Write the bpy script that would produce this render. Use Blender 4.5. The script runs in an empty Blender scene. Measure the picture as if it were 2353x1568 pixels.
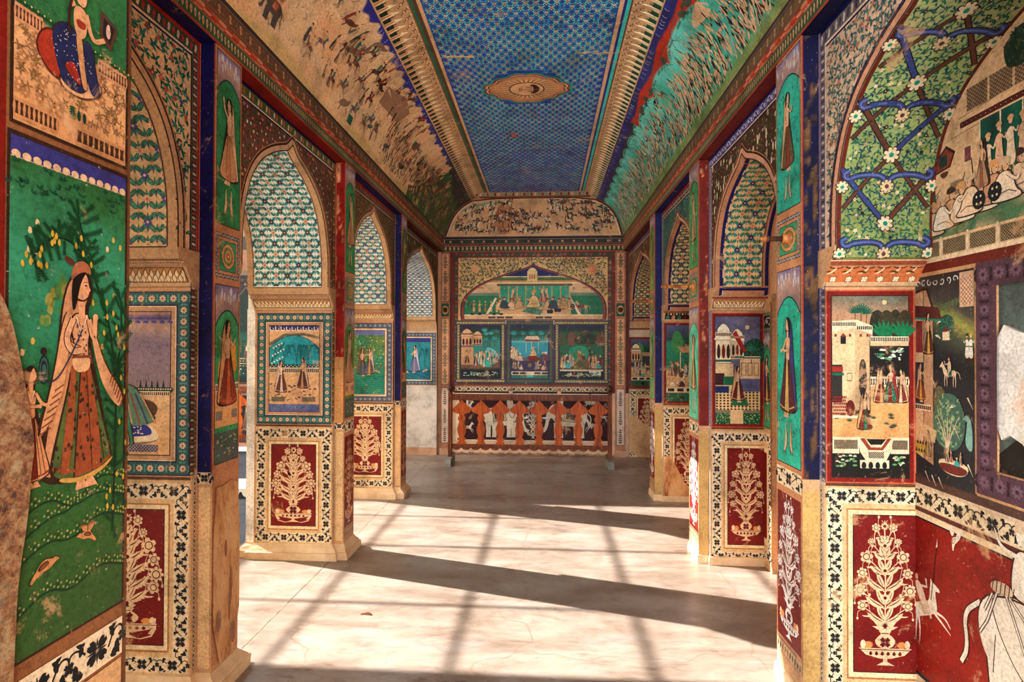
import bpy, math, random
import numpy as np
from mathutils import Matrix, Vector
PI = math.pi
C = bpy.context.scene.collection
# ------------------------------------------------------------------ camera
F_PX, YAW, PITCH, ROLL = 1252.5, 0.0609, 0.0096, 0.0029
fw = Vector((-math.sin(YAW)*math.cos(PITCH), math.cos(YAW)*math.cos(PITCH), math.sin(PITCH)))
rt = Vector((math.cos(YAW), math.sin(YAW), 0)); up = rt.cross(fw)
R_ = rt*math.cos(ROLL)+up*math.sin(ROLL); U_ = -rt*math.sin(ROLL)+up*math.cos(ROLL)
cam = bpy.data.cameras.new('camera'); cam.sensor_width = 36; cam.lens = F_PX/2353*36; cam.clip_start = .05
co = bpy.data.objects.new('camera', cam); C.objects.link(co)
co.matrix_world = Matrix(((R_.x, U_.x, -fw.x, 0), (R_.y, U_.y, -fw.y, 0), (R_.z, U_.z, -fw.z, 1.5), (0, 0, 0, 1)))
bpy.context.scene.camera = co
# ------------------------------------------------------------------ light
sc = bpy.context.scene
vs = sc.view_settings
vs.view_transform = 'Standard'; vs.look = 'None'; vs.exposure = 2.0; vs.gamma = 1.0; vs.use_curve_mapping = False
w = bpy.data.worlds.new('sky'); sc.world = w; w.use_nodes = True
bg = w.node_tree.nodes['Background']; bg.inputs[0].default_value = (.86, .94, 1.0, 1); bg.inputs[1].default_value = 2.9
AZ, EL = math.radians(-15.0), math.radians(30.0)
sd = Vector((math.cos(AZ)*math.cos(EL), math.sin(AZ)*math.cos(EL), -math.sin(EL)))
sl = bpy.data.lights.new('sun', 'SUN'); sl.energy = 6.8; sl.angle = math.radians(.4); sl.color = (1, .975, .94)
so = bpy.data.objects.new('sun', sl); C.objects.link(so); so.rotation_euler = sd.to_track_quat('-Z', 'Y').to_euler(); so.location = (-9, 4, 8)
sc.cycles.max_bounces = 10; sc.cycles.diffuse_bounces = 6; sc.cycles.use_denoising = True

# ------------------------------------------------------------------ materials
def lin(c):
    return tuple((x/255/12.92 if x/255 <= .04045 else ((x/255+.055)/1.055)**2.4) for x in c)
def newmat(name):
    m = bpy.data.materials.new(name); m.use_nodes = True
    nt = m.node_tree; return m, nt, nt.nodes['Principled BSDF']
def nd(nt, t, **k):
    n = nt.nodes.new(t)
    for a, v in k.items(): setattr(n, a, v)
    return n
def noise(nt, co_, scale, detail=6, rough=.6, dist=0):
    n = nd(nt, 'ShaderNodeTexNoise'); n.inputs['Scale'].default_value = scale; n.inputs['Detail'].default_value = detail
    n.inputs['Roughness'].default_value = rough; n.inputs['Distortion'].default_value = dist
    nt.links.new(co_, n.inputs['Vector']); return n.outputs['Fac']
def ramp(nt, f, stops):
    r = nd(nt, 'ShaderNodeValToRGB'); e = r.color_ramp.elements
    e[0].position, e[0].color = stops[0][0], (*stops[0][1], 1); e[1].position, e[1].color = stops[-1][0], (*stops[-1][1], 1)
    for p, c in stops[1:-1]:
        x = e.new(p); x.color = (*c, 1)
    nt.links.new(f, r.inputs[0]); return r.outputs[0]
def mix(nt, fac, a, b, mode='MIX'):
    m = nd(nt, 'ShaderNodeMix', data_type='RGBA', blend_type=mode)
    for s, v in ((m.inputs[0], fac), (m.inputs[6], a), (m.inputs[7], b)):
        if isinstance(v, bpy.types.NodeSocket): nt.links.new(v, s)
        elif isinstance(v, (int, float)): s.default_value = v
        else: s.default_value = (*v, 1)
    return m.outputs[2]
def bump(nt, bs, h, strength=.3, dist=.01):
    b = nd(nt, 'ShaderNodeBump'); b.inputs['Strength'].default_value = strength; b.inputs['Distance'].default_value = dist
    nt.links.new(h, b.inputs['Height']); nt.links.new(b.outputs[0], bs.inputs['Normal'])
G = lambda v: (v, v, v)
def fresco_mat(name, wear=.62, rough=.5, stretch=1.0):
    m, nt, bs = newmat(name)
    at = nd(nt, 'ShaderNodeAttribute', attribute_name='Col')
    geo = nd(nt, 'ShaderNodeNewGeometry').outputs['Position']
    mp = nd(nt, 'ShaderNodeMapping'); nt.links.new(geo, mp.inputs[0]); mp.inputs['Scale'].default_value = (1, 1, stretch)
    v = mp.outputs[0]
    c = mix(nt, .85, at.outputs[0], ramp(nt, noise(nt, v, 3.6, 9, .74), [(.36, (.55, .5, .46)), (.5, (1, 1, 1)), (.64, (1.2, 1.15, 1.08))]), 'MULTIPLY')
    c = mix(nt, .8, c, ramp(nt, noise(nt, v, 85, 8, .82), [(.38, (.56, .52, .48)), (.5, (1, 1, 1)), (.62, (1.25, 1.24, 1.2))]), 'MULTIPLY')
    sf = ramp(nt, noise(nt, v, 5.5, 9, .78, .6), [(wear, G(0)), (wear+.05, G(1))])
    st = mix(nt, noise(nt, v, 17), lin((190, 120, 70)), lin((232, 190, 140)))
    c = mix(nt, mix(nt, .55, G(0), sf), c, st)
    sp = ramp(nt, noise(nt, v, 95, 3, .6), [(.69, G(0)), (.72, G(1))])
    c = mix(nt, mix(nt, .5, G(0), sp), c, lin((225, 195, 150)))
    dk = ramp(nt, noise(nt, v, 85, 5, .7, .5), [(.31, G(1)), (.345, G(0))])
    c = mix(nt, mix(nt, .6, G(0), dk), c, lin((60, 32, 18)))
    nt.links.new(c, bs.inputs['Base Color']); bs.inputs['Roughness'].default_value = rough; bs.inputs['Specular IOR Level'].default_value = .18
    bump(nt, bs, noise(nt, v, 26, 6, .7), .35, .004)
    return m
M_FR = fresco_mat('painted_fresco')
M_CL = fresco_mat('painted_trim', wear=.58, rough=.45)
M_PL = fresco_mat('worn_plaster', wear=.5, rough=.7)
def plaster_rough():
    m, nt, bs = newmat('crumbled_plaster')
    v = nd(nt, 'ShaderNodeNewGeometry').outputs['Position']
    n1 = noise(nt, v, 14, 10, .75, 1.0); n2 = noise(nt, v, 60, 8, .85)
    c = mix(nt, .55, ramp(nt, n1, [(.40, lin((60, 28, 10))), (.47, lin((190, 100, 44))), (.54, lin((240, 160, 84))), (.62, lin((255, 220, 160)))]),
            ramp(nt, n2, [(.42, lin((60, 26, 10))), (.5, lin((220, 134, 66))), (.58, lin((255, 214, 150)))]))
    nt.links.new(c, bs.inputs['Base Color']); bs.inputs['Roughness'].default_value = .85; bump(nt, bs, n2, 1.0, .05); return m
M_RG = plaster_rough()
def ochre():
    m, nt, bs = newmat('bare_ochre_plaster')
    v = nd(nt, 'ShaderNodeNewGeometry').outputs['Position']
    mp = nd(nt, 'ShaderNodeMapping'); nt.links.new(v, mp.inputs[0]); mp.inputs['Scale'].default_value = (1, 1, .45)
    c = ramp(nt, noise(nt, mp.outputs[0], 7, 9, .72), [(.36, lin((176, 104, 56))), (.46, lin((222, 158, 96))), (.56, lin((236, 182, 122))), (.66, lin((204, 132, 76)))])
    p = ramp(nt, noise(nt, mp.outputs[0], 48, 5, .7, .4), [(.34, G(1)), (.40, G(0))]); c = mix(nt, mix(nt, .7, G(0), p), c, lin((120, 62, 28)))
    p2 = ramp(nt, noise(nt, mp.outputs[0], 5, 4, .5, 1), [(.30, G(1)), (.33, G(0))]); c = mix(nt, p2, c, lin((150, 84, 42)))
    nt.links.new(c, bs.inputs['Base Color']); bs.inputs['Roughness'].default_value = .8; bump(nt, bs, noise(nt, mp.outputs[0], 48, 6, .75), .8, .02); return m
M_OC = ochre()
def marble():
    m, nt, bs = newmat('worn_marble')
    v = nd(nt, 'ShaderNodeNewGeometry').outputs['Position']
    mp = nd(nt, 'ShaderNodeMapping'); nt.links.new(v, mp.inputs[0]); mp.inputs['Scale'].default_value = (.55, 1.5, 1)
    c = ramp(nt, noise(nt, mp.outputs[0], 2.4, 12, .72, .5), [(.3, lin((98, 79, 65))), (.48, lin((133, 115, 101))), (.68, lin((156, 142, 128)))])
    c = mix(nt, .75, c, ramp(nt, noise(nt, mp.outputs[0], 11, 9, .75, .8), [(.33, (.62, .57, .53)), (.47, (1, 1, 1)), (.7, (1.08, 1.07, 1.05))]), 'MULTIPLY')
    sep = nd(nt, 'ShaderNodeSeparateXYZ'); nt.links.new(v, sep.inputs[0])
    # worn grey patches towards the far end of the room
    gp = ramp(nt, noise(nt, mp.outputs[0], 3.3, 8, .7), [(.54, G(0)), (.62, G(.75))])
    c = mix(nt, gp, c, mix(nt, .5, c, lin((150, 140, 135))))
    pit = ramp(nt, noise(nt, mp.outputs[0], 26, 3, .5), [(.76, G(0)), (.78, G(1))])
    c = mix(nt, mix(nt, .7, G(0), pit), c, lin((70, 50, 40)))
    vo = nd(nt, 'ShaderNodeTexVoronoi', feature='DISTANCE_TO_EDGE'); vo.inputs['Scale'].default_value = .62
    wv = nd(nt, 'ShaderNodeVectorMath', operation='ADD'); nt.links.new(v, wv.inputs[0])
    nz = nd(nt, 'ShaderNodeTexNoise'); nz.inputs['Scale'].default_value = 3; nt.links.new(v, nz.inputs['Vector'])
    sv = nd(nt, 'ShaderNodeVectorMath', operation='SCALE'); sv.inputs['Scale'].default_value = .35; nt.links.new(nz.outputs['Color'], sv.inputs[0]); nt.links.new(sv.outputs[0], wv.inputs[1])
    nt.links.new(wv.outputs[0], vo.inputs['Vector'])
    ck = ramp(nt, vo.outputs['Distance'], [(.0, G(.7)), (.004, G(0))])
    c = mix(nt, ck, c, lin((120, 92, 76)))
    nt.links.new(c, bs.inputs['Base Color'])
    r = ramp(nt, noise(nt, mp.outputs[0], 7, 6, .6), [(.3, G(.2)), (.7, G(.42))]); nt.links.new(r, bs.inputs['Roughness'])
    bs.inputs['Specular IOR Level'].default_value = .45
    bump(nt, bs, noise(nt, mp.outputs[0], 18, 8, .7), .12, .004); return m
M_MB = marble()
def stone(name, a, b, rough=.6):
    m, nt, bs = newmat(name)
    v = nd(nt, 'ShaderNodeNewGeometry').outputs['Position']
    c = ramp(nt, noise(nt, v, 5, 12, .75, .4), [(.32, lin(a)), (.65, lin(b))])
    nt.links.new(c, bs.inputs['Base Color']); bs.inputs['Roughness'].default_value = rough; bump(nt, bs, noise(nt, v, 20, 8), .3, .006); return m
M_SL = stone('court_slate', (36, 39, 46), (74, 78, 88))
M_BS = stone('base_stone', (196, 150, 104), (238, 206, 160), .6)
M_OW = stone('outer_limewash', (225, 210, 185), (245, 236, 215), .8)
M_DI = stone('dry_mud', (120, 78, 48), (165, 112, 70), .9)
def wood(name, a, b, c_, rough=.38):
    m, nt, bs = newmat(name)
    tc = nd(nt, 'ShaderNodeNewGeometry').outputs['Position']
    mp = nd(nt, 'ShaderNodeMapping'); nt.links.new(tc, mp.inputs[0]); mp.inputs['Scale'].default_value = (14, 14, 1.6)
    n = noise(nt, mp.outputs[0], 3, 8, .65, .8)
    c = ramp(nt, n, [(.3, lin(a)), (.5, lin(b)), (.72, lin(c_))])
    k = ramp(nt, noise(nt, tc, 17, 9, .8, .5), [(.63, G(0)), (.67, G(1))])
    c = mix(nt, mix(nt, .65, G(0), k), c, lin((236, 150, 62)))
    nt.links.new(c, bs.inputs['Base Color']); bs.inputs['Roughness'].default_value = rough; bs.inputs['Specular IOR Level'].default_value = .22; bump(nt, bs, n, .25, .003); return m
M_WD = wood('orange_varnished_wood', (96, 34, 4), (168, 68, 8), (206, 98, 20), .5)
M_WR = wood('brown_worn_wood', (50, 22, 10), (104, 46, 16), (146, 74, 30), .5)
M_WK = wood('dark_turned_wood', (40, 22, 16), (72, 40, 28), (104, 62, 42))
M_WP = wood('worn_peg_wood', (92, 44, 16), (160, 86, 36), (214, 150, 80), .5)
M_GY = stone('grey_foot_stone', (92, 88, 80), (140, 132, 116))
def metalm():
    m, nt, bs = newmat('painted_iron_bar'); bs.inputs['Base Color'].default_value = (.2, .18, .16, 1); bs.inputs['Roughness'].default_value = .6; return m
M_IR = metalm()

# ------------------------------------------------------------------ mesh sink and canvas
def wloc(o):
    L = Vector((0, 0, 0))
    while o is not None: L = L+o.location; o = o.parent
    return L
class Sink:
    """collects coloured polygons for ONE mesh object"""
    def __init__(s, gain=1.0): s.v = []; s.f = []; s.c = []; s.m = []; s.n = 0; s.gain = gain
    def add(s, P, col, mi=0):
        k = len(P); s.v.extend(map(tuple, P)); s.f.append(tuple(range(s.n, s.n+k))); s.n += k
        s.c.append(col); s.m.append(mi)
    def face(s, idx_pts, col, mi=0): s.add(idx_pts, col, mi)
    def box(s, a, b, col=(220, 180, 130), mi=0, skip=''):
        x0, y0, z0 = a; x1, y1, z1 = b
        q = {'-x': [(x0, y1, z0), (x0, y0, z0), (x0, y0, z1), (x0, y1, z1)], '+x': [(x1, y0, z0), (x1, y1, z0), (x1, y1, z1), (x1, y0, z1)],
             '-y': [(x0, y0, z0), (x1, y0, z0), (x1, y0, z1), (x0, y0, z1)], '+y': [(x1, y1, z0), (x0, y1, z0), (x0, y1, z1), (x1, y1, z1)],
             '-z': [(x0, y1, z0), (x1, y1, z0), (x1, y0, z0), (x0, y0, z0)], '+z': [(x0, y0, z1), (x1, y0, z1), (x1, y1, z1), (x0, y1, z1)]}
        for k, P in q.items():
            if k not in skip: s.add(P, col, mi)
    def prism(s, plan, z0, z1, col, mi=0, grow0=0, cap=True):
        """plan: CCW list of (x,y)"""
        n = len(plan)
        for i in range(n):
            a, b = plan[i], plan[(i+1) % n]
            s.add([(a[0], a[1], z0), (b[0], b[1], z0), (b[0], b[1], z1), (a[0], a[1], z1)], col, mi)
        if cap: s.add([(x, y, z1) for x, y in plan], col, mi)
    def build(s, name, mats, parent=None, smooth=False, weld=False):
        L = wloc(parent)
        if any(L): s.v = (np.array(s.v)-np.array(L)).tolist()
        me = bpy.data.meshes.new(name); me.from_pydata(s.v, [], s.f)
        if not isinstance(mats, (list, tuple)): mats = [mats]
        for m in mats: me.materials.append(m)
        at = me.color_attributes.new('Col', 'FLOAT_COLOR', 'CORNER')
        tot = sum(len(f) for f in s.f); arr = np.ones((tot, 4), np.float32); i = 0
        for f, c in zip(s.f, s.c):
            k = len(f)
            if isinstance(c, np.ndarray): arr[i:i+k, :3] = c
            else: arr[i:i+k, :3] = LC(c)
            i += k
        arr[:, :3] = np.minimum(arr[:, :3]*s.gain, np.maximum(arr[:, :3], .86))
        at.data.foreach_set('color', arr.ravel())
        me.polygons.foreach_set('material_index', s.m)
        if smooth: me.polygons.foreach_set('use_smooth', [True]*len(s.f))
        me.update()
        if weld:
            import bmesh
            bm = bmesh.new(); bm.from_mesh(me); bmesh.ops.remove_doubles(bm, verts=bm.verts, dist=1e-5); bm.to_mesh(me); bm.free()
        o = bpy.data.objects.new(name, me); C.objects.link(o); o.parent = parent; return o
_lc = {}
def LC(c):
    if c not in _lc: a = lin(c); _lc[c] = (a[0]*.95, a[1]*1.0, a[2]*1.10)
    return _lc[c]
def planar(o, u, v):
    o, u, v = map(np.array, (o, u, v)); u = u.astype(float); v = v.astype(float); N = np.cross(u, v)
    def F(p, h): return o+p[:, :1]*u+p[:, 1:2]*v+N*h
    return F
class Cv:
    def __init__(s, sink, F, T=None, z=0, clip=None): s.k = sink; s.F = F; s.T = np.eye(3) if T is None else T; s.z = z; s.clip = clip
    def sub(s, x, y, ang=0, sx=1, sy=None, z=0):
        sy = abs(sx) if sy is None else sy; ca, sa = math.cos(ang), math.sin(ang)
        return Cv(s.k, s.F, s.T@np.array([[ca*sx, -sa*sy, x], [sa*sx, ca*sy, y], [0, 0, 1]]), s.z+z, s.clip)
    def tr(s, P):
        P = np.asarray(P, float); return P@s.T[:2, :2].T+s.T[:2, 2]
    def poly(s, P, col, z=0, mi=0):
        Q = s.tr(P)
        if s.clip is not None:
            x0, y0, x1, y1 = s.clip
            if Q[:, 0].max() < x0 or Q[:, 0].min() > x1 or Q[:, 1].max() < y0 or Q[:, 1].min() > y1: return
            Q[:, 0] = np.clip(Q[:, 0], x0, x1); Q[:, 1] = np.clip(Q[:, 1], y0, y1)
            e = Q-np.roll(Q, 1, 0); 
            if (Q[:, 0].max()-Q[:, 0].min()) < 1e-5 or (Q[:, 1].max()-Q[:, 1].min()) < 1e-5: return
        a = Q[:, 0]; b = Q[:, 1]
        if (a*np.roll(b, -1)-b*np.roll(a, -1)).sum() < 0: Q = Q[::-1]
        s.k.add(s.F(Q, .0008+(s.z+z)*.00026+(s.k.n % 29)*8e-6), col, mi)
    def rect(s, x0, y0, x1, y1, col, z=0): s.poly([(x0, y0), (x1, y0), (x1, y1), (x0, y1)], col, z)
    def frame(s, x0, y0, x1, y1, w, col, z=0):
        s.rect(x0, y0, x1, y0+w, col, z); s.rect(x0, y1-w, x1, y1, col, z); s.rect(x0, y0+w, x0+w, y1-w, col, z); s.rect(x1-w, y0+w, x1, y1-w, col, z)
    def ell(s, x, y, rx, ry, col, z=0, n=10, a0=0):
        s.poly([(x+rx*math.cos(a0+2*PI*i/n), y+ry*math.sin(a0+2*PI*i/n)) for i in range(n)], col, z)
    def smooth(s, P, col, z=0, it=2):
        s.poly(chaikin(P, it), col, z)
    def line(s, P, w, col, z=0, taper=False):
        P = np.asarray(P, float); d = np.gradient(P, axis=0); L = np.hypot(d[:, 0], d[:, 1])+1e-9; n = np.stack([-d[:, 1]/L, d[:, 0]/L], 1)
        m = len(P); ww = np.full(m, w/2)
        if taper: ww = w/2*(1-.85*np.linspace(0, 1, m)**1.5)
        A = P+n*ww[:, None]; B = P-n*ww[:, None]
        for i in range(m-1): s.poly([B[i], B[i+1], A[i+1], A[i]], col, z)
    def grid(s, x0, y0, x1, y1, res, fn, z=0):
        """smoothly coloured surface; fn(U,V arrays)->(...,3) in 0..255"""
        nx = max(1, round((x1-x0)/res)); ny = max(1, round((y1-y0)/res))
        U, V = np.meshgrid(np.linspace(x0, x1, nx+1), np.linspace(y0, y1, ny+1))
        col = np.clip(np.asarray(fn(U, V), float), 0, 255)/255; col = np.where(col <= .04045, col/12.92, ((col+.055)/1.055)**2.4)
        P = s.F(s.tr(np.stack([U.ravel(), V.ravel()], 1)), .0008+(s.z+z)*.00026).reshape(ny+1, nx+1, 3)
        for j in range(ny):
            for i in range(nx):
                s.k.add([P[j, i], P[j, i+1], P[j+1, i+1], P[j+1, i]], np.array([col[j, i], col[j, i+1], col[j+1, i+1], col[j+1, i]]))
def chaikin(P, it=2, closed=True):
    P = np.asarray(P, float)
    for _ in range(it):
        if closed: Q = np.roll(P, -1, 0); P = np.stack([.75*P+.25*Q, .25*P+.75*Q], 1).reshape(-1, 2)
        else:
            Q = np.stack([.75*P[:-1]+.25*P[1:], .25*P[:-1]+.75*P[1:]], 1).reshape(-1, 2); P = np.vstack([P[:1], Q, P[-1:]])
    return P
def vnoise(U, V, s, seed=0):
    """smooth value noise 0..1"""
    r = np.random.RandomState(seed); T = r.rand(64, 64)
    u = U/s+100; v = V/s+100; i = np.floor(u).astype(int); j = np.floor(v).astype(int); a = u-i; b = v-j; a = a*a*(3-2*a); b = b*b*(3-2*b)
    g = lambda x, y: T[x % 64, y % 64]
    return (g(i, j)*(1-a)+g(i+1, j)*a)*(1-b)+(g(i, j+1)*(1-a)+g(i+1, j+1)*a)*b
def fbm(U, V, s, seed=0): return .5*vnoise(U, V, s, seed)+.3*vnoise(U, V, s/2.1, seed+1)+.2*vnoise(U, V, s/4.3, seed+2)
def blend(*st):
    """st = (t0,c0),(t1,c1)... returns fn(t)"""
    ts = [a for a, _ in st]; cs = np.array([b for _, b in st], float)
    return lambda t: np.stack([np.interp(t, ts, cs[:, k]) for k in range(3)], -1)
def empty(name, loc=(0, 0, 0)):
    o = bpy.data.objects.new(name, None); C.objects.link(o); o.location = loc; o.empty_display_size = .1; return o
def tag(o, label=None, cat=None, group=None, kind=None):
    for k, v in (('label', label), ('category', cat), ('group', group), ('kind', kind)):
        if v: o[k] = v
    return o
# ------------------------------------------------------------------ painted motifs (flat polygons lying on the plaster)
CR = (236, 204, 158); CR2 = (228, 186, 136); PK = (224, 176, 140); BK = (26, 26, 26); RD = (118, 22, 16); DR = (92, 16, 16); GN = (24, 92, 58); DG = (14, 58, 44)
TL = (36, 132, 110); AQ = (60, 170, 160); BL = (18, 18, 70); DB = (16, 16, 62); OR = (206, 110, 52); BR = (96, 56, 34); DBR = (54, 30, 20); VI = (84, 66, 110); OC = (214, 152, 58); WH = (242, 230, 205); SK = (226, 168, 120); RED = (178, 38, 22)
def rnd(seed): return random.Random(seed)
def leaf(c, x, y, L, W, a, col, z=0):
    ca, sa = math.cos(a), math.sin(a)
    P = [(0, 0), (.3*L, -W*.5), (.65*L, -W*.42), (L, 0), (.6*L, W*.42), (.28*L, W*.5)]
    c.poly([(x+p*ca-q*sa, y+p*sa+q*ca) for p, q in P], col, z)
def cleaf(c, x, y, L, W, a, bend, col, z=0):
    """curved leaf"""
    n = 5; A = []; B = []
    for i in range(n+1):
        t = i/n; aa = a+bend*t; px = x+L*t*math.cos(a+bend*t*.5); py = y+L*t*math.sin(a+bend*t*.5); w_ = W*.5*math.sin(PI*min(1, t*.95+.05))**.8*(1-.3*t)
        A.append((px-w_*math.sin(aa), py+w_*math.cos(aa))); B.append((px+w_*math.sin(aa), py-w_*math.cos(aa)))
    c.poly(A+B[::-1], col, z)
def flower(c, x, y, r, n, col, cen=None, z=0, a0=0, ol=None):
    if ol: flower(c, x, y, r*1.18, n, ol, None, z-1, a0)
    P = []
    for i in range(n*4):
        a = a0+2*PI*i/(n*4); rr = r*(.62, .93, 1.0, .93)[i % 4]; P.append((x+rr*math.cos(a), y+rr*math.sin(a)))
    c.poly(P, col, z)
    if cen: c.ell(x, y, r*.32, r*.32, cen, z+1, 7)
def curve(P, n=10):
    P = np.asarray(P, float)
    return chaikin(P, 3, False)
def stroke(c, P, w, col, z=0, taper=False): c.line(curve(P), w, col, z, taper)
def spiral(c, x, y, r, t0, turns, w, col, z=0, sgn=1):
    P = [(x+r*(1-.85*i/14)*math.cos(t0+sgn*turns*2*PI*i/14), y+r*(1-.85*i/14)*math.sin(t0+sgn*turns*2*PI*i/14)) for i in range(15)]
    c.line(P, w, col, z, True)
def clover(c, x, y, r, col, z=0):
    for k in range(4):
        a = PI/4+k*PI/2; ca, sa = math.cos(a), math.sin(a)
        P = [(.08, 0), (.5, -.34), (.86, -.34), (1.0, -.12), (.82, 0), (1.0, .12), (.86, .34), (.5, .34)]
        c.poly([(x+r*(p*ca-q*sa), y+r*(p*sa+q*ca)) for p, q in P], col, z)
        leaf(c, x, y, r*.9, r*.16, a+PI/4, col, z)
# ---- bands: drawn along +u from 0..L, centred on v=0, width w
def b_vine(c, L, w, r, bg=CR, fg=BK):
    c.rect(0, -w/2, L, w/2, bg)
    n = max(1, round(L/(w*2.0))); p = L/n
    for i in range(n):
        x = (i+.5)*p; clover(c, x, 0, w*.38, fg, 1)
        for s in (-1, 1):
            for yy in (-.33, .33): leaf(c, x+s*w*.42, yy*w, w*.26, w*.12, (.5 if yy > 0 else -.5) if s > 0 else PI-(.5 if yy > 0 else -.5), fg, 1)
            clover(c, x+p*.5*s, 0, w*.17, fg, 1)
        for s in (-1, 1):
            q = c.sub(x, 0, 0, s)
            stroke(q, [(w*.36, -w*.1*s), (p*.35, w*.34), (p*.5, w*.3), (p*.5, 0)], w*.055, fg, 1)
            cleaf(q, p*.40, -w*.02, w*.42, w*.2, -1.9, 1.0, fg, 1); cleaf(q, p*.32, w*.12, w*.34, w*.17, 2.2, -1.2, fg, 1)
            leaf(q, p*.27, -w*.3, w*.34, w*.15, .2, fg, 1)
            leaf(q, p*.36, -w*.42, w*.26, w*.12, 1.2, fg, 1); leaf(q, p*.22, w*.42, w*.25, w*.11, -.6, fg, 1)
def b_ros(c, L, w, r, bg=(50, 88, 78), fg=(228, 186, 146), cen=(176, 80, 56), lf=(84, 150, 134), pitch=.95):
    c.rect(0, -w/2, L, w/2, bg); n = max(1, round(L/(w*pitch))); p = L/n
    for i in range(n):
        x = (i+.5)*p; flower(c, x, 0, w*.30, 8, fg, cen, 1)
        for s in (-1, 1):
            cleaf(c, x+p*.5, 0, w*.36, w*.15, s*1.2, s*1.4, lf, 1); cleaf(c, x-p*.5, 0, w*.36, w*.15, PI-s*1.2, -s*1.4, lf, 1)
def b_dots(c, L, w, r, bg=(58, 84, 58), cols=((226, 190, 150), (176, 50, 34)), pitch=.55):
    c.rect(0, -w/2, L, w/2, bg); n = max(1, round(L/(w*pitch))); p = L/n
    for i in range(n):
        c.poly([((i+.15)*p, -w*.28), ((i+.5)*p, -w*.38), ((i+.8)*p, w*.1), ((i+.55)*p, w*.38), ((i+.25)*p, w*.25)], cols[i % len(cols)], 1)
def b_white(c, L, w, r, bg=(38, 34, 44), fg=(225, 215, 205)):
    c.rect(0, -w/2, L, w/2, bg); n = max(1, round(L/(w*.9))); p = L/n
    for i in range(n):
        x = (i+.5)*p; flower(c, x, 0, w*.2, 5, fg, None, 1, r.random())
        s = 1 if i % 2 else -1
        stroke(c, [(x-p*.5, s*w*.3), (x-p*.1, -s*w*.34), (x+p*.5, -s*w*.3)], w*.1, fg, 1)
        leaf(c, x+p*.3, s*w*.1, w*.35, w*.14, s*.8, fg, 1)
def b_drop(c, L, w, r, bg=(52, 84, 50), fg=(222, 174, 116), cen=(150, 78, 48), lf=(30, 58, 38), pitch=.48):
    c.rect(0, -w/2, L, w/2, bg); n = max(1, round(L/(w*pitch))); p = L/n
    for i in range(n):
        x = (i+.5)*p; c.poly([(x, -w*.38), (x+p*.28, -w*.05), (x+p*.2, w*.3), (x, w*.4), (x-p*.2, w*.3), (x-p*.28, -w*.05)], fg, 1)
        c.poly([(x, -w*.2), (x+p*.12, 0), (x, w*.25), (x-p*.12, 0)], cen, 2)
        leaf(c, x+p*.5, -w*.4, w*.45, p*.16, PI/2, lf, 1); leaf(c, x+p*.44, w*.05, w*.36, p*.14, 1.2, lf, 1)
def b_sprig(c, L, w, r, bg=(112, 66, 40), fg=(226, 178, 118), lf=(72, 104, 66), pitch=1.6):
    c.rect(0, -w/2, L, w/2, bg); n = max(1, round(L/(w*pitch))); p = L/n
    for i in range(n):
        x = (i+.5)*p
        for dy in (-.2, .2): flower(c, x, dy*w, w*.2, 5, fg, cen=(150, 70, 40), z=1, a0=1)
        for k in range(5): leaf(c, x+p*(.25+.1*k), w*r.uniform(-.4, .2), w*.36, w*.1, r.uniform(.8, 2.2), lf if k % 2 else (150, 110, 70), 1)
def b_plain(col):
    def f(c, L, w, r): c.rect(0, -w/2, L, w/2, col)
    return f
def b_acanth(c, L, w, r, bg=(196, 132, 74), fg=(240, 206, 150), sh=(120, 66, 36), pitch=.42):
    c.rect(0, -w/2, L, w/2, bg); n = max(2, round(L/(w*pitch))); p = L/n
    for j, (y, hh) in enumerate(((-w*.5, .9), (-w*.5, .52))):
        for i in range(n):
            x = (i+.5+.5*j)*p
            if x > L-p*.3: continue
            s = 1 if x > L/2 else -1
            cleaf(c, x, y+w*hh*.02, w*hh*1.1, p*1.05, PI/2-s*.05, -s*.35, sh, 1+2*j); cleaf(c, x, y+w*hh*.02, w*hh*1.0, p*.74, PI/2-s*.05, -s*.35, fg, 2+2*j)
def b_fret(c, L, w, r, bg=(40, 24, 22), fg=(236, 196, 150), gr=(44, 120, 96)):
    c.rect(0, -w/2, L, w/2, bg); n = max(1, round(L/(w*.7))); p = L/n
    for i in range(n):
        x = (i+.5)*p; k = i % 4; c.poly([(x-p*.3, -w/2), (x+p*.3, -w/2), (x+p*.3, -w*.05), (x, w*.18), (x-p*.3, -w*.05)], (gr, (206, 140, 100), gr, (110, 30, 24))[k], 1)
        flower(c, x+p*.5, w*.3, w*.16, 4, fg, None, 1, PI/4); c.rect(x-p*.05, w*.2, x+p*.05, w*.5, fg, 1)
def hband(c, x0, x1, y, w, fn, seed=0, z=0): fn(c.sub(x0, y, z=z), x1-x0, w, rnd(seed))
def vband(c, x, y0, y1, w, fn, seed=0, z=0): fn(c.sub(x, y0, PI/2, z=z), y1-y0, w, rnd(seed))
def ring(c, x0, y0, x1, y1, w, fn, seed=0, z=0, sides='tblr'):
    if 't' in sides: hband(c, x0, x1, y1-w/2, w, fn, seed, z)
    if 'b' in sides: hband(c, x0, x1, y0+w/2, w, fn, seed, z)
    a = y0+(w if 'b' in sides else 0); b = y1-(w if 't' in sides else 0)
    if 'l' in sides: vband(c, x0+w/2, a, b, w, fn, seed, z)
    if 'r' in sides: vband(c, x1-w/2, a, b, w, fn, seed, z)
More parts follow.
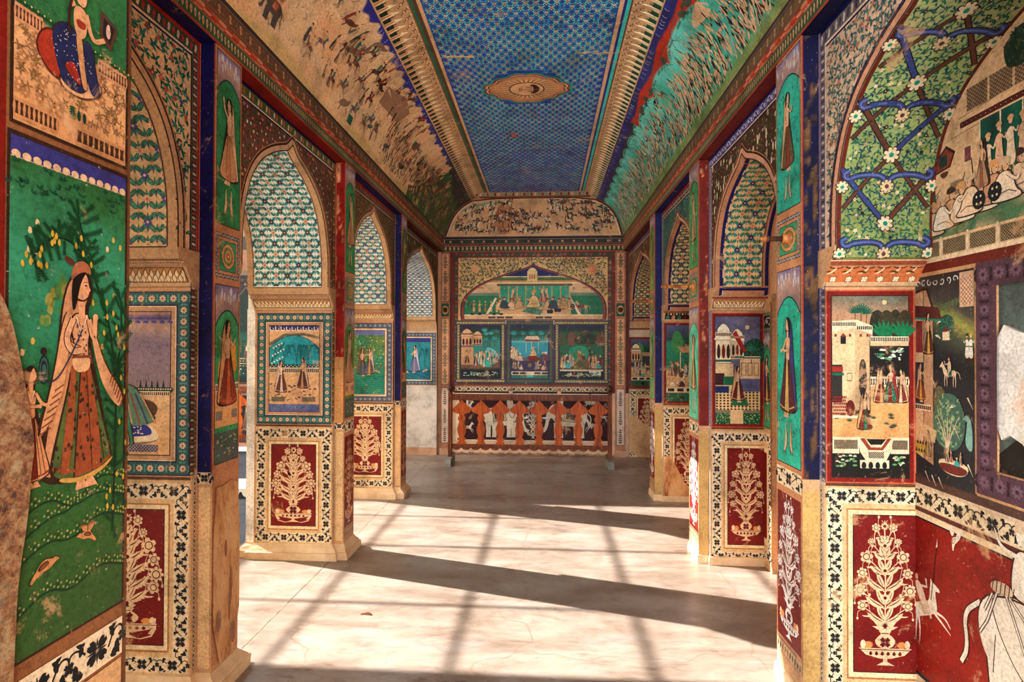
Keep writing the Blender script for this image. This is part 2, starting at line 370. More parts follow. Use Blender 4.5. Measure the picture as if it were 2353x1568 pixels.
# ---- plants
def vase(c, x, y, h, w, col=(232, 190, 140), ol=(98, 30, 22), birds=0, z=2, fr=True, dens=1):
    """flower spray in a footed vase inside height h, width w"""
    r = rnd(int(h*1000+w*100)); vw = w*.30; vy = y+h*.02
    def P(pts, cc=col, zz=z, it=1): c.poly(chaikin(pts, it) if it else pts, cc, zz)
    # foot, bowl, urn
    P([(x-vw*.5, vy), (x+vw*.5, vy), (x+vw*.12, vy+h*.025), (x+vw*.12, vy+h*.05), (x-vw*.12, vy+h*.05), (x-vw*.12, vy+h*.025)], it=0)
    P([(x-vw*1.5, vy+h*.115), (x+vw*1.5, vy+h*.115), (x+vw*1.1, vy+h*.07), (x+vw*.3, vy+h*.045), (x-vw*.3, vy+h*.045), (x-vw*1.1, vy+h*.07)], it=0)
    c.rect(x-vw*1.45, vy+h*.102, x+vw*1.45, vy+h*.107, ol, z+1)
    for k in (-1.5, -.9, -.3, .3, .9, 1.5): leaf(c, x+k*vw*.55, vy+h*.065, h*.03, vw*.2, PI/2, ol, z+1)
    P([(x-vw*.35, vy+h*.115), (x+vw*.35, vy+h*.115), (x+vw*.62, vy+h*.16), (x+vw*.4, vy+h*.195), (x+vw*.2, vy+h*.21), (x+vw*.42, vy+h*.24), (x-vw*.42, vy+h*.24), (x-vw*.2, vy+h*.21), (x-vw*.4, vy+h*.195), (x-vw*.62, vy+h*.16)])
    clover(c, x, vy+h*.155, vw*.34, ol, z+1); c.rect(x-vw*.2, vy+h*.212, x+vw*.2, vy+h*.218, ol, z+1)
    if fr:
        for s in (-1, 1):
            c.ell(x+s*vw*.95, vy+h*.137, vw*.27, h*.024, (226, 140, 70), z, 9); c.ell(x+s*vw*1.25, vy+h*.14, vw*.16, h*.03, (238, 200, 150), z, 8)
    if birds:
        for s in (-1, 1):
            b = c.sub(x, vy, 0, s)
            b.smooth([(w*.30, h*.035), (w*.38, h*.03), (w*.44, h*.08), (w*.42, h*.13), (w*.435, h*.155), (w*.41, h*.165), (w*.395, h*.14), (w*.39, h*.1), (w*.33, h*.05)], col, z)
            b.line([(w*.42, h*.08), (w*.36, h*.02), (w*.2, -h*.005), (w*.1, h*.0)], w*.03, col, z, True)
    y0 = vy+h*.235
    for k in range(9):   # base fan
        a = PI/2+(k-4)*.33; leaf(c, x+(k-4)*w*.012, y0, h*.085*(1.25 if abs(k-4) > 2 else 1), w*.075, a, col, z); 
        if abs(k-4) < 4: leaf(c, x+(k-4)*w*.012, y0+h*.01, h*.05, w*.02, a, ol, z+1)
    top = y+h*.985; H = top-y0
    stroke(c, [(x, y0), (x+w*.01, y0+H*.5), (x, top-H*.05)], w*.022, col, z)
    lv = [(.10, .42), (.24, .46), (.40, .42), (.55, .34), (.69, .25), (.82, .16)] if dens else [(.14, .42), (.36, .38), (.56, .3), (.76, .18)]
    for i, (t, ww) in enumerate(lv):
        for s in (-1, 1):
            yy = y0+H*t; q = c.sub(x, yy, 0, s); W = w*ww; Y = H*.11
            stroke(q, [(0, -H*.05), (W*.35, Y*.25), (W*.8, Y*.9)], w*.016, col, z)
            cleaf(q, W*.05, -H*.03, W*.80, w*.12, .30, .5, col, z); cleaf(q, W*.1, -H*.02, W*.62, w*.02, .34, .5, ol, z+1)
            cleaf(q, W*.03, 0, W*.72, w*.10, 1.0, .3, col, z); cleaf(q, W*.08, H*.012, W*.5, w*.014, 1.02, .3, ol, z+1)
            for kk in range(4): leaf(q, W*(.25+.12*kk), H*(-.012+.012*kk), w*.06, w*.03, -.5+.2*kk, col, z)
            rr = w*(.105 if i < 4 else .07)*(1.1 if i % 2 else .9)
            flower(q, W*.92, Y*1.15, rr, (5, 8, 6)[i % 3], col, None, z, .4*i); q.ell(W*.92, Y*1.15, rr*.55, rr*.55, ol, z+1, 8); q.ell(W*.92, Y*1.15, rr*.42, rr*.42, col, z+2, 8)
            if dens:
                q.line([(W*.6, Y*.6), (W*.7, Y*1.6), (W*.62, Y*2.0)], w*.01, col, z); q.ell(W*.62, Y*2.05, w*.022, w*.03, col, z, 6)
                cleaf(q, W*.55, Y*.3, W*.4, w*.035, -.3, .6, col, z); q.line([(W*.9, Y*.9), (W*1.1, Y*.6), (W*1.12, Y*.2)], w*.01, col, z); q.ell(W*1.12, Y*.05, w*.02, w*.028, col, z, 6)
    for t in (.3, .55, .78): flower(c, x, y0+H*t, w*.075*(1.3-t*.6), 7, col, None, z+2, .2); c.ell(x, y0+H*t, w*.03, w*.03, ol, z+3, 7)
    flower(c, x, top-H*.04, w*.07, 9, col, None, z); c.ell(x, top-H*.04, w*.03, w*.03, ol, z+1, 7)
    for s in (-1, 0, 1): c.line([(x, top-H*.02), (x+s*w*.05, top+h*.01)], w*.01, col, z)
def shrub(c, x, y, h, w, col, fl, z=2):
    """small symmetrical flowering plant of the slim wall strips"""
    c.line([(x, y), (x, y+h*.95)], w*.05, col, z)
    for i in range(7):
        t = .08+.125*i; W = w*.5*(1-.55*t)*(1 if i % 2 else .8)
        for s in (-1, 1):
            leaf(c, x, y+h*t, W, w*.17, PI/2-s*1.0, col, z)
            if fl and i % 2: flower(c, x+s*W*.85, y+h*(t+.09), w*.11, 5, fl, col, z+1)
    if fl: flower(c, x, y+h*.95, w*.16, 6, fl, col, z+1)
def palmtree(c, x, y, h, col=(20, 88, 58), tr=(90, 70, 40), z=2, n=9):
    c.line([(x, y), (x+h*.02, y+h*.6)], h*.04, tr, z)
    for k in range(n): cleaf(c, x+h*.02, y+h*.6, h*.42, h*.07, PI/2+(k-(n-1)/2)*.42, -(k-(n-1)/2)*.22, col, z+k % 2)
def willow(c, x, y, h, w, col, z=2, n=14, seed=1):
    r = rnd(seed)
    for k in range(n):
        s = -1 if k % 2 else 1; L = w*(.15+.4*r.random()); q = c.sub(x, y, 0, s)
        P = curve([(0, 0), (L*.2, h*.9), (L*.8, h*(.95-.02*k/3)), (L, h*(.35+.3*r.random()))]); q.line(P, h*.012, col, z)
        for i in range(2, len(P)-1, 2):
            q.line([P[i], P[i]+np.array([.02*h, -.06*h])], h*.012, col, z); q.line([P[i], P[i]+np.array([-.02*h, -.055*h])], h*.01, col, z)
def bushy(c, x, y, w, h, c1, c2, n=60, seed=0, z=1, ol=None):
    r = rnd(seed)
    P = []
    for i in range(16):
        a = 2*PI*i/16; rr = .5*(1+.12*r.random()); P.append((x+w*rr*math.cos(a), y+h*.5+h*rr*math.sin(a)))
    c.smooth(P, ol or c1, z, 1)
    for i in range(n):
        a = r.uniform(0, 2*PI); q = math.sqrt(r.random())*.47
        leaf(c, x+w*q*math.cos(a), y+h*.5+h*q*math.sin(a), w*.13, w*.05, r.uniform(.3, 2.8), c2 if i % 3 else c1, z+1)
def herons(c, x, y, h, col=SK, ol=BR, z=3):
    for s in (-1, 1):
        q = c.sub(x+s*h*.2, y, 0, s)
        q.smooth([(-.02*h, .12*h), (-.13*h, .3*h), (-.12*h, .6*h), (-.06*h, .85*h), (-.1*h, .98*h), (-.05*h, 1.0*h), (0, .85*h), (.0*h, .5*h), (.1*h, .1*h), (.12*h, -.02*h), (.04*h, .06*h)], ol, z); 
        q.smooth([(-.01*h, .14*h), (-.11*h, .31*h), (-.1*h, .6*h), (-.05*h, .85*h), (-.08*h, .96*h), (-.05*h, .97*h), (-.01*h, .85*h), (-.01*h, .5*h), (.09*h, .08*h), (.04*h, .08*h)], col, z+1)
        for k in (-.05, 0): q.line([(k*h, .14*h), (k*h, 0)], h*.012, ol, z)
def lotus(c, x0, y0, x1, y1, n, seed=0, z=2, pad=(58, 120, 78), fl=WH, sz=None):
    r = rnd(seed); s = sz or min(x1-x0, y1-y0)*.09
    for i in range(n):
        x = r.uniform(x0+s, x1-s); y = r.uniform(y0+s, y1-s)
        if i % 3 == 0:
            for k in range(5): leaf(c, x, y, s*.8, s*.35, .3+k*.62, fl, z)
        elif i % 3 == 1: c.ell(x, y, s*.9, s*.42, pad, z, 8, .3); c.line([(x-s*.7, y), (x+s*.7, y+s*.1)], s*.08, (150, 190, 120), z+1)
        else: c.ell(x, y, s*.35, s*.3, fl if r.random() < .5 else pad, z, 6)
# ---- people and beasts (unit height canvas, feet at 0,0)
def woman(c, x, y, h, flip=1, skin=SK, skirt=RD, veil=(214, 150, 100), panel=OC, bod=None, z=4, ol=DBR, hair=(28, 18, 14), arm=0, spots=None):
    q = c.sub(x, y, 0, h*flip, h); bod = bod or skin
    def P(p, col, zz=0, it=2): q.poly(chaikin(p, it), col, z+zz)
    P([(-.05, .98), (.05, .99), (.07, .88), (.03, .8), (.08, .55), (.19, .10), (.08, .04), (-.2, .05), (-.19, .2), (-.12, .6), (-.1, .85)], ol, -1)
    P([(-.045, .97), (.04, .98), (.04, .86), (.0, .8), (-.02, .5), (.02, .12), (-.19, .07), (-.17, .2), (-.11, .6), (-.09, .85)], veil)
    P([(-.045, .58), (.05, .58), (.09, .45), (.14, .28), (.2, .09), (.12, .055), (0, .045), (-.11, .055), (-.16, .10), (-.11, .3), (-.07, .45)], ol, 1)
    P([(-.04, .58), (.045, .58), (.082, .45), (.13, .28), (.185, .10), (.12, .065), (0, .055), (-.10, .065), (-.145, .105), (-.10, .3), (-.062, .45)], skirt, 2)
    q.poly([(.0, .57), (.03, .57), (.07, .07), (-.03, .06)], panel, z+3); q.line([(.0, .57), (-.03, .06)], .007, ol, z+4); q.line([(.03, .57), (.07, .07)], .007, ol, z+4)
    for k in (-.1, -.06, .1, .14): q.line([(k*.35, .56), (k, .09)], .005, ol, z+3)
    q.line(curve([(-.14, .12), (-.03, .085), (.1, .085), (.175, .12)]), .014, panel, z+4)
    if spots:
        r = rnd(5)
        for i in range(46):
            t = r.random(); yy = .1+.43*t; xx = r.uniform(-.13, .16)*(1.1-t*.75)
            q.ell(xx, yy, .006, .008, spots, z+3, 5)
    for s in (.0, .05): q.poly([(s-.02, .0), (s+.05, .0), (s+.02, .05), (s-.01, .05)], skin, z+1)
    P([(-.05, .80), (.045, .80), (.055, .72), (.04, .66), (.05, .56), (-.045, .56), (-.035, .65), (-.06, .72)], ol, 3)
    P([(-.044, .795), (.04, .795), (.047, .72), (.034, .66), (.043, .565), (-.04, .565), (-.03, .65), (-.05, .72)], bod, 4)
    q.poly([(-.012, .78), (.018, .78), (.02, .86), (-.02, .86)], skin, z+5)
    P([(-.045, .87), (-.05, .95), (-.01, 1.0), (.035, .98), (.045, .92), (.056, .905), (.044, .895), (.046, .88), (.02, .85), (-.02, .85)], ol, 5)
    P([(-.03, .87), (-.035, .94), (.0, .985), (.03, .97), (.038, .92), (.05, .905), (.038, .895), (.038, .88), (.015, .857), (-.015, .86)], skin, 6)
    P([(-.05, .8), (-.055, .95), (-.015, 1.0), (.025, .985), (.0, .95), (-.015, .9), (-.03, .82)], hair, 7)
    q.ell(.022, .925, .008, .004, BK, z+7, 6); q.line([(.01, .938), (.035, .94)], .003, BK, z+7); q.line([(.03, .882), (.042, .884)], .004, RED, z+7); q.ell(-.005, .905, .006, .008, OC, z+8, 6)
    if arm == 0: A = [[(-.045, .77), (-.075, .68), (-.03, .62), (.02, .63)], [(.04, .77), (.10, .70), (.13, .77)]]
    elif arm == 1: A = [[(-.045, .77), (-.09, .68), (-.07, .56)], [(.04, .77), (.10, .84), (.12, .95)]]
    elif arm == 3: A = [[(-.045, .77), (-.085, .66), (-.0, .63)], [(.04, .77), (.07, .66), (.075, .78)]]
    else: A = [[(-.045, .77), (-.03, .66), (.08, .66)], [(.04, .77), (.09, .68), (.14, .66)]]
    for a in A: q.line(curve(a), .034, ol, z+6); q.line(curve(a), .026, skin, z+7); q.ell(a[-1][0], a[-1][1], .016, .02, skin, z+8, 7)
    q.line([(-.03, .79), (0, .755), (.03, .79)], .008, OC, z+7); q.line([(-.03, .79), (0, .7), (.03, .79)], .005, WH, z+7)
def man(c, x, y, h, flip=1, robe=CR, turb=OC, z=4, ol=DBR, sash=RD):
    q = c.sub(x, y, 0, h*flip, h)
    q.smooth([(-.07, .8), (.06, .8), (.07, .55), (.13, .12), (-.13, .12), (-.08, .55)], ol, z); q.smooth([(-.06, .79), (.05, .79), (.06, .55), (.115, .13), (-.115, .13), (-.07, .55)], robe, z+1)
    for s in (-.05, .03): q.rect(s, 0, s+.035, .13, sash, z)
    q.rect(-.06, .52, .06, .56, sash, z+2); q.ell(.0, .89, .045, .055, SK, z+2, 9); q.smooth([(-.06, .91), (.06, .91), (.07, .96), (.0, 1.01), (-.07, .96)], turb, z+3)
    q.line(curve([(.04, .76), (.12, .65), (.15, .75)]), .03, robe, z+3); q.line(curve([(-.04, .76), (-.1, .62), (-.02, .56)]), .03, robe, z+3)
def seated(c, x, y, h, flip=1, robe=CR, turb=OC, z=4, ol=DBR, shield=None):
    """cross-legged figure, h = seated height"""
    q = c.sub(x, y, 0, h*flip, h)
    q.smooth([(-.35, 0), (.42, 0), (.46, .12), (.3, .25), (.22, .6), (.1, .7), (-.15, .7), (-.3, .45), (-.4, .15)], ol, z)
    q.smooth([(-.32, .03), (.39, .03), (.42, .12), (.27, .23), (.19, .58), (.08, .67), (-.13, .67), (-.27, .45), (-.36, .15)], robe, z+1)
    q.ell(.02, .79, .1, .13, ol, z+1, 9); q.ell(.03, .79, .088, .115, SK, z+2, 9); q.smooth([(-.14, .82), (.14, .84), (.15, .93), (.0, 1.02), (-.16, .94)], turb, z+3)
    q.line(curve([(.08, .6), (.3, .4), (.36, .5)]), .09, ol, z+2); q.line(curve([(.08, .6), (.3, .4), (.36, .5)]), .065, robe, z+3); q.ell(.07, .8, .015, .02, BK, z+3, 5)
    q.line([(-.2, .2), (.1, .24), (.3, .15)], .02, ol, z+2)
    if shield: q.ell(-.26, .3, .19, .22, shield, z+4, 12); [q.ell(-.26+a, .3+b, .03, .035, CR, z+5, 5) for a, b in ((.06, .08), (-.06, .08), (.06, -.08), (-.06, -.08))]
def horse(c, x, y, h, flip=1, col=DBR, rider=CR, z=4, run=1, saddle=(30, 90, 60)):
    q = c.sub(x, y, 0, h*flip, h)
    L = [[(-.32, .5), (-.5, .25), (-.62, .05)], [(-.27, .5), (-.36, .25), (-.5, .02)], [(.28, .5), (.5, .38), (.55, .2)], [(.22, .5), (.38, .28), (.5, .1)]] if run else [[(-.32, .5), (-.36, .25), (-.32, 0)], [(-.24, .5), (-.2, .25), (-.22, 0)], [(.26, .5), (.3, .25), (.28, 0)], [(.2, .5), (.14, .25), (.16, 0)]]
    for a in L: q.line(curve(a), .06, col, z, True)
    q.smooth([(-.4, .6), (-.3, .74), (0, .68), (.2, .72), (.32, .92), (.4, 1.02), (.43, 1.1), (.47, 1.0), (.6, .86), (.56, .8), (.46, .86), (.4, .72), (.34, .5), (.1, .46), (-.15, .46), (-.34, .46)], col, z)
    q.line(curve([(-.38, .66), (-.55, .6), (-.6, .35)]), .06, col, z, True)
    q.poly([(-.12, .48), (.12, .48), (.14, .72), (-.14, .72)], saddle, z+1)
    if rider is not None:
        q.smooth([(-.08, .66), (.1, .66), (.12, .95), (.04, 1.12), (-.06, 1.1), (-.1, .9)], rider, z+2); q.ell(.03, 1.19, .06, .08, SK, z+2, 8); q.smooth([(-.05, 1.22), (.1, 1.22), (.09, 1.31), (-.04, 1.31)], RD if rider != RD else CR, z+3)
        q.line([(.05, 1.0), (.25, .95), (.3, 1.1)], .05, rider, z+2); q.line([(.02, .7), (.1, .5), (.08, .4)], .06, rider, z+2)
def elephant(c, x, y, h, flip=1, col=(228, 208, 178), ol=(60, 30, 26), z=4, cloth=(196, 168, 120), pat=DBR, rider=True):
    q = c.sub(x, y, 0, h*flip, h)
    for a, b in (((-.36, .45), .17), ((-.18, .42), .15), ((.26, .42), .15), ((.40, .45), .16)):
        xx = a[0]
        for g, cc, zz in ((.012, ol, 0), (0, col, 1)): q.poly([(xx-b/2-g, a[1]), (xx+b/2+g, a[1]), (xx+b*.42+g, .05), (xx+b*.5+g, -g), (xx-b*.42-g, -g), (xx-b*.34-g, .2)], cc, z+zz)
    B = [(-.5, .5), (-.52, .72), (-.4, .86), (-.15, .9), (.1, .86), (.3, .92), (.42, 1.02), (.56, .98), (.64, .84), (.72, .66), (.72, .45), (.78, .28), (.88, .22), (.92, .28), (.84, .16), (.74, .16), (.66, .3), (.62, .5), (.56, .62), (.46, .5), (.3, .36), (-.1, .34), (-.4, .38)]
    q.smooth([(px*1.015, py*1.012) for px, py in B], ol, z+1); q.smooth(B, col, z+2)
    q.smooth([(.34, .9), (.45, .8), (.43, .62), (.36, .56), (.27, .66), (.26, .82)], ol, z+3); q.smooth([(.335, .88), (.435, .8), (.415, .63), (.36, .58), (.285, .67), (.275, .81)], col, z+4)
    q.ell(.55, .84, .018, .014, ol, z+4, 8); q.smooth([(.6, .66), (.8, .6), (.9, .66), (.8, .55), (.62, .58)], WH, z+4)
    q.line(curve([(-.5, .75), (-.64, .62), (-.6, .4), (-.66, .28)]), .045, ol, z); q.line(curve([(-.5, .75), (-.64, .62), (-.6, .4), (-.66, .28)]), .03, col, z+1)
    if cloth: q.poly([(-.26, .9), (.14, .88), (.2, .5), (-.2, .46)], ol, z+4); q.poly([(-.25, .89), (.13, .87), (.185, .515), (-.185, .475)], cloth, z+5); q.poly([(-.21, .86), (.09, .84), (.13, .56), (-.15, .53)], (52, 72, 52), z+6); q.poly([(-.19, .84), (.075, .825), (.11, .585), (-.135, .555)], pat, z+7); [q.ell(-.15+.045*i+.012*j, .80-.045*j, .014, .012, CR, z+8, 5) for i in range(6) for j in range(6)]
    for k in range(5): q.line([(-.4+.2*k, .36), (-.38+.2*k, .6)], .006, ol, z+3)
    if rider: q.smooth([(.2, .86), (.4, .9), (.38, 1.15), (.3, 1.28), (.2, 1.22)], col, z+5); q.ell(.32, 1.36, .06, .08, col, z+5, 9); q.line(curve([(.34, 1.15), (.5, 1.12), (.56, 1.24)]), .05, col, z+6); q.smooth([(.25, 1.38), (.4, 1.4), (.36, 1.48), (.26, 1.46)], OR, z+6)
def bird(c, x, y, s, flip=1, col=(206, 150, 96), ol=DBR, wing=(150, 96, 56), z=4, fly=0):
    q = c.sub(x, y, 0, s*flip, s)
    B = [(-.95, -.55), (-.55, -.05), (-.3, .32), (.1, .45), (.45, .3), (.62, .38), (.8, .3), (.98, .16), (.76, .12), (.6, .0), (.3, -.22), (-.2, -.25), (-.6, -.5), (-.85, -.75)]
    q.smooth([(a*1.06, b*1.08) for a, b in B], ol, z); q.smooth(B, col, z+1)
    q.smooth([(-.35, .2), (.1, .35), (.3, .15), (.0, -.08), (-.5, -.15)], ol, z+2); q.smooth([(-.25, .17), (.08, .28), (.22, .13), (.0, -.03), (-.4, -.1)], wing, z+3); q.ell(.74, .24, .03, .03, BK, z+2, 6)
    if fly:
        for sg in (1, -1):
            p = c.sub(x, y, 0, s*flip, s)
            for k in range(7): cleaf(p, .1*sg-.1, .1, 1.15-.06*k, .2, (1.0 if sg > 0 else 2.3)+(.11*k*sg), 0, ol, z-1); cleaf(p, .1*sg-.1, .1, 1.1-.06*k, .13, (1.0 if sg > 0 else 2.3)+(.11*k*sg), 0, col, z)
    else:
        for k in (-.05, .15): q.line([(k, -.2), (k+.05, -.5), (k-.05, -.75)], .04, ol, z)
def rail(c, x0, x1, y, h, col=CR, bg=BK, n=None, z=3):
    c.rect(x0, y, x1, y+h, col, z); c.rect(x0, y+h*.18, x1, y+h*.8, bg, z+1); n = n or max(2, int((x1-x0)/(h*.28)))
    for i in range(n+1):
        xx = x0+(x1-x0)*i/n; c.poly([(xx-h*.04, y+h*.18), (xx+h*.04, y+h*.18), (xx+h*.08, y+h*.5), (xx+h*.04, y+h*.8), (xx-h*.04, y+h*.8), (xx-h*.08, y+h*.5)], col, z+2)
def lattice(c, x0, y0, x1, y1, col=CR, bg=BK, p=None, z=3, lw=.12):
    c.rect(x0, y0, x1, y1, bg, z); p = p or (y1-y0)/5
    d = c.sub(0, 0); d.clip = None; T = c.tr([(x0, y0), (x1, y1)])
    n = int((x1-x0+y1-y0)/p)+1
    for i in range(n):
        for s in (0, 1):
            a = x0-(y1-y0)+i*p; P = []
            xa, xb = a, a+(y1-y0); ya, yb = y0, y1
            if xa < x0: ya = y0+(x0-xa); xa = x0
            if xb > x1: yb = y1-(xb-x1); xb = x1
            if xb <= xa or yb <= ya: continue
            L = [(xa, ya), (xb, yb)] if s == 0 else [(x0+x1-xa, ya), (x0+x1-xb, yb)]
            c.line(L, p*lw, col, z+1)
def onion(c, x, y, w, h, col=CR, ol=DBR, z=3):
    c.smooth([(x-w*.5, y), (x-w*.56, y+h*.3), (x-w*.3, y+h*.72), (x, y+h), (x+w*.3, y+h*.72), (x+w*.56, y+h*.3), (x+w*.5, y)], ol, z); c.smooth([(x-w*.46, y), (x-w*.5, y+h*.3), (x-w*.27, y+h*.68), (x, y+h*.93), (x+w*.27, y+h*.68), (x+w*.5, y+h*.3), (x+w*.46, y)], col, z+1); c.line([(x, y+h*.9), (x, y+h*1.25)], w*.05, ol, z+1)
def pavilion(c, x0, y, w, h, wall=CR, roof=WH, tr=(30, 96, 70), z=3, domes=2):
    """painted palace kiosk"""
    c.rect(x0, y, x0+w, y+h*.55, DBR, z); c.rect(x0+w*.01, y+h*.01, x0+w*.99, y+h*.54, wall, z+1)
    for k in (.1, .4, .7): c.smooth([(x0+w*k, y+h*.12), (x0+w*(k+.2), y+h*.12), (x0+w*(k+.2), y+h*.35), (x0+w*(k+.1), y+h*.46), (x0+w*k, y+h*.35)], (46, 30, 26) if k != .4 else RD, z+2, 1)
    c.poly([(x0-w*.12, y+h*.52), (x0+w*1.12, y+h*.52), (x0+w, y+h*.62), (x0, y+h*.62)], DBR, z+2); c.poly([(x0-w*.09, y+h*.53), (x0+w*1.09, y+h*.53), (x0+w*.98, y+h*.61), (x0+w*.02, y+h*.61)], roof, z+3)
    c.rect(x0, y+h*.04, x0+w, y+h*.09, tr, z+3)
    rail(c, x0, x0+w, y+h*.6, h*.1, wall, DBR, 10, z+4)
    for k in range(domes): onion(c, x0+w*(k+.5)/domes, y+h*.68, w*.8/domes, h*.24, roof, DBR, z+4)
def boat(c, x, y, w, col=(120, 70, 50), z=3, n=4):
    for i in range(n): seated(c, x-w*.3+w*.6*i/max(1, n-1), y+w*.02, w*.2, 1 if i % 2 else -1, (CR, RD, AQ, OC)[i % 4], OC, z, shield=None)
    c.smooth([(x-w*.5, y+w*.12), (x-w*.3, y), (x, y-w*.04), (x+w*.3, y), (x+w*.5, y+w*.12), (x+w*.3, y+w*.05), (x, y+w*.02), (x-w*.3, y+w*.05)], CR, z+8); c.smooth([(x-w*.46, y+w*.1), (x-w*.3, y+w*.01), (x, y-w*.03), (x+w*.3, y+w*.01), (x+w*.46, y+w*.1), (x+w*.3, y+w*.04), (x, y+w*.01), (x-w*.3, y+w*.04)], col, z+9)
def crowd(c, x0, x1, y, h, n, seed=0, z=4, pal=None):
    r = rnd(seed); pal = pal or [(CR, OC), (RD, CR), ((60, 90, 70), OR), (PK, RD), ((90, 50, 60), CR), (AQ, CR)]
    for i in range(n):
        x = x0+(x1-x0)*(i+.5)/n+r.uniform(-.1, .1)*h; a, b = pal[r.randrange(len(pal))]; k = r.random(); s = 1 if r.random() < .5 else -1
        if k < .5: woman(c, x, y+r.uniform(-.05, .1)*h, h*r.uniform(.9, 1.05), s, skirt=a, veil=b, panel=b, z=z, arm=r.randrange(3))
        elif k < .75: man(c, x, y, h, s, a, b, z)
        else: seated(c, x, y-h*.05, h*.6, s, a, b, z+1)
# ---- all-over fields
def field(c, x0, y0, x1, y1, cell, inside, pal, lf, seed=0, z=2, fr=.35, elong=1.0, sz=1.0, stem=None):
    """jittered sprigs of leaves and blossoms; inside(x,y) keeps them off the arch"""
    r = rnd(seed); ny = int((y1-y0)/cell)+1; nx = int((x1-x0)/cell)+1
    for j in range(ny):
        for i in range(nx):
            x = x0+(i+.5*(j % 2)+r.uniform(-.22, .22)+.5)*(x1-x0)/nx; y = y0+(j+.5+r.uniform(-.22, .22))*(y1-y0)/ny
            if not inside(x, y, cell*.42) or x > x1-cell*.3 or x < x0+cell*.3: continue
            a = r.uniform(0, 2*PI); q = c.sub(x, y, 0, 1, elong); L = cell*.5*sz
            if stem: q.line(curve([(-L*.9*math.cos(a), -L*.9*math.sin(a)), (0, L*.25), (L*.9*math.cos(a+.6), L*.9*math.sin(a+.6))]), cell*.05, stem, z)
            for k in range(5):
                cleaf(q, r.uniform(-.25, .25)*cell, r.uniform(-.25, .25)*cell, L*r.uniform(.75, 1.15), cell*.19*sz, a+k*2*PI/5+r.uniform(-.3, .3), r.uniform(-.8, .8), lf[r.randrange(len(lf))], z)
            if r.random() < fr: flower(q, 0, 0, cell*r.uniform(.17, .25)*sz, r.choice((4, 5, 6)), pal[r.randrange(len(pal))], pal[r.randrange(len(pal))], z+2, a)
def trellis(c, x0, y0, x1, y1, px, py, lf, ros, dark, inside=lambda x, y, m: True, z=2, seed=0, cen=(190, 90, 50)):
    r = rnd(seed); nx = max(1, round((x1-x0)/px)); ny = max(1, round((y1-y0)/py)); px = (x1-x0)/nx; py = (y1-y0)/ny
    for j in range(2*ny+1):
        for i in range(nx+1):
            x = x0+(i+(.5 if j % 2 else 0))*px; y = y0+j*py/2
            if x > x1+px*.4 or not inside(x, y, px*.3): continue
            # leaves lying along the trellis diagonals
            for k in range(4):
                a = math.atan2(py/2, px/2)*(1 if k in (0, 2) else -1)+(PI if k > 1 else 0)
                L = math.hypot(px, py)/2*.56
                for s in (-1, 1): cleaf(c, x+.22*px*.5*math.cos(a), y+.22*py*.5*math.sin(a), L*.95, px*.145, a+s*.62, -s*1.1, lf[(i+k+s) % len(lf)], z); cleaf(c, x+.30*px*.5*math.cos(a), y+.30*py*.5*math.sin(a), L*.7, px*.05, a+s*.62, -s*1.1, tuple(min(255, int(v*1.5+26)) for v in lf[(i+k+s) % len(lf)]), z+1)
                c.line([(x, y), (x+px*.5*math.cos(a), y+py*.5*math.sin(a))], px*.028, (40, 50, 44), z+1)
            if (i+j//2) % 2 == 0 and j % 2 == 0: flower(c, x, y, px*.23, 6, dark[i % len(dark)], ros[0], z+2, .3)
            elif j % 2 == 0:
                flower(c, x, y, px*.24, 8, ros[i % len(ros)], cen, z+2)
            else: c.ell(x, y, px*.06, px*.06, ros[i % len(ros)], z+2, 6)
            for s in (-1, 1): leaf(c, x+s*px*.30, y+(py*.18 if (i+j) % 2 else -py*.18), px*.20, px*.09, PI/2+s*.9, lf[(i+j) % len(lf)], z+1)
            leaf(c, x, y+py*.06, py*.40, px*.11, PI/2, lf[0], z+1); leaf(c, x, y-py*.06, py*.40, px*.11, -PI/2, lf[-1], z+1)
# ------------------------------------------------------------------ layout of the gallery (metres)
S = 1.532; Y0L = 2.258; Y0R = 2.34; YB = 7.53; ZT = 2.806
XL, PL, JL, XO = -1.422, -1.492, -2.06, -2.13
XR, PR, NR = 1.068, 1.138, 1.50
def arch_profile(H, dz=0, sc=1):
    a = H-.105
    P = [(H, 1.745), (H-.015, 1.75), (H-.02, 1.765), (H-.06, 1.825), (H-.072, 1.83), (H-.074, 1.848), (a+.012, 1.855), (a, 1.90)]
    Q = [(1.0, 1.90), (1.0, 2.02), (.985, 2.13), (.935, 2.25), (.84, 2.37), (.68, 2.475), (.47, 2.55), (.27, 2.60), (.11, 2.63), (0, 2.685)]
    Q = [(a*t, 1.9+(z-1.9)*(1+dz/.78)) for t, z in Q]
    Q = chaikin(Q, 2, False)
    return P, Q
BAYL = [(1.592, .636), (3.124, .636), (4.656, .636), (6.50, .948)]
BAYR = [(1.699, .611), (3.231, .611), (4.763, .611), (6.592, .908)]
DZL, DZR = 0, -.06
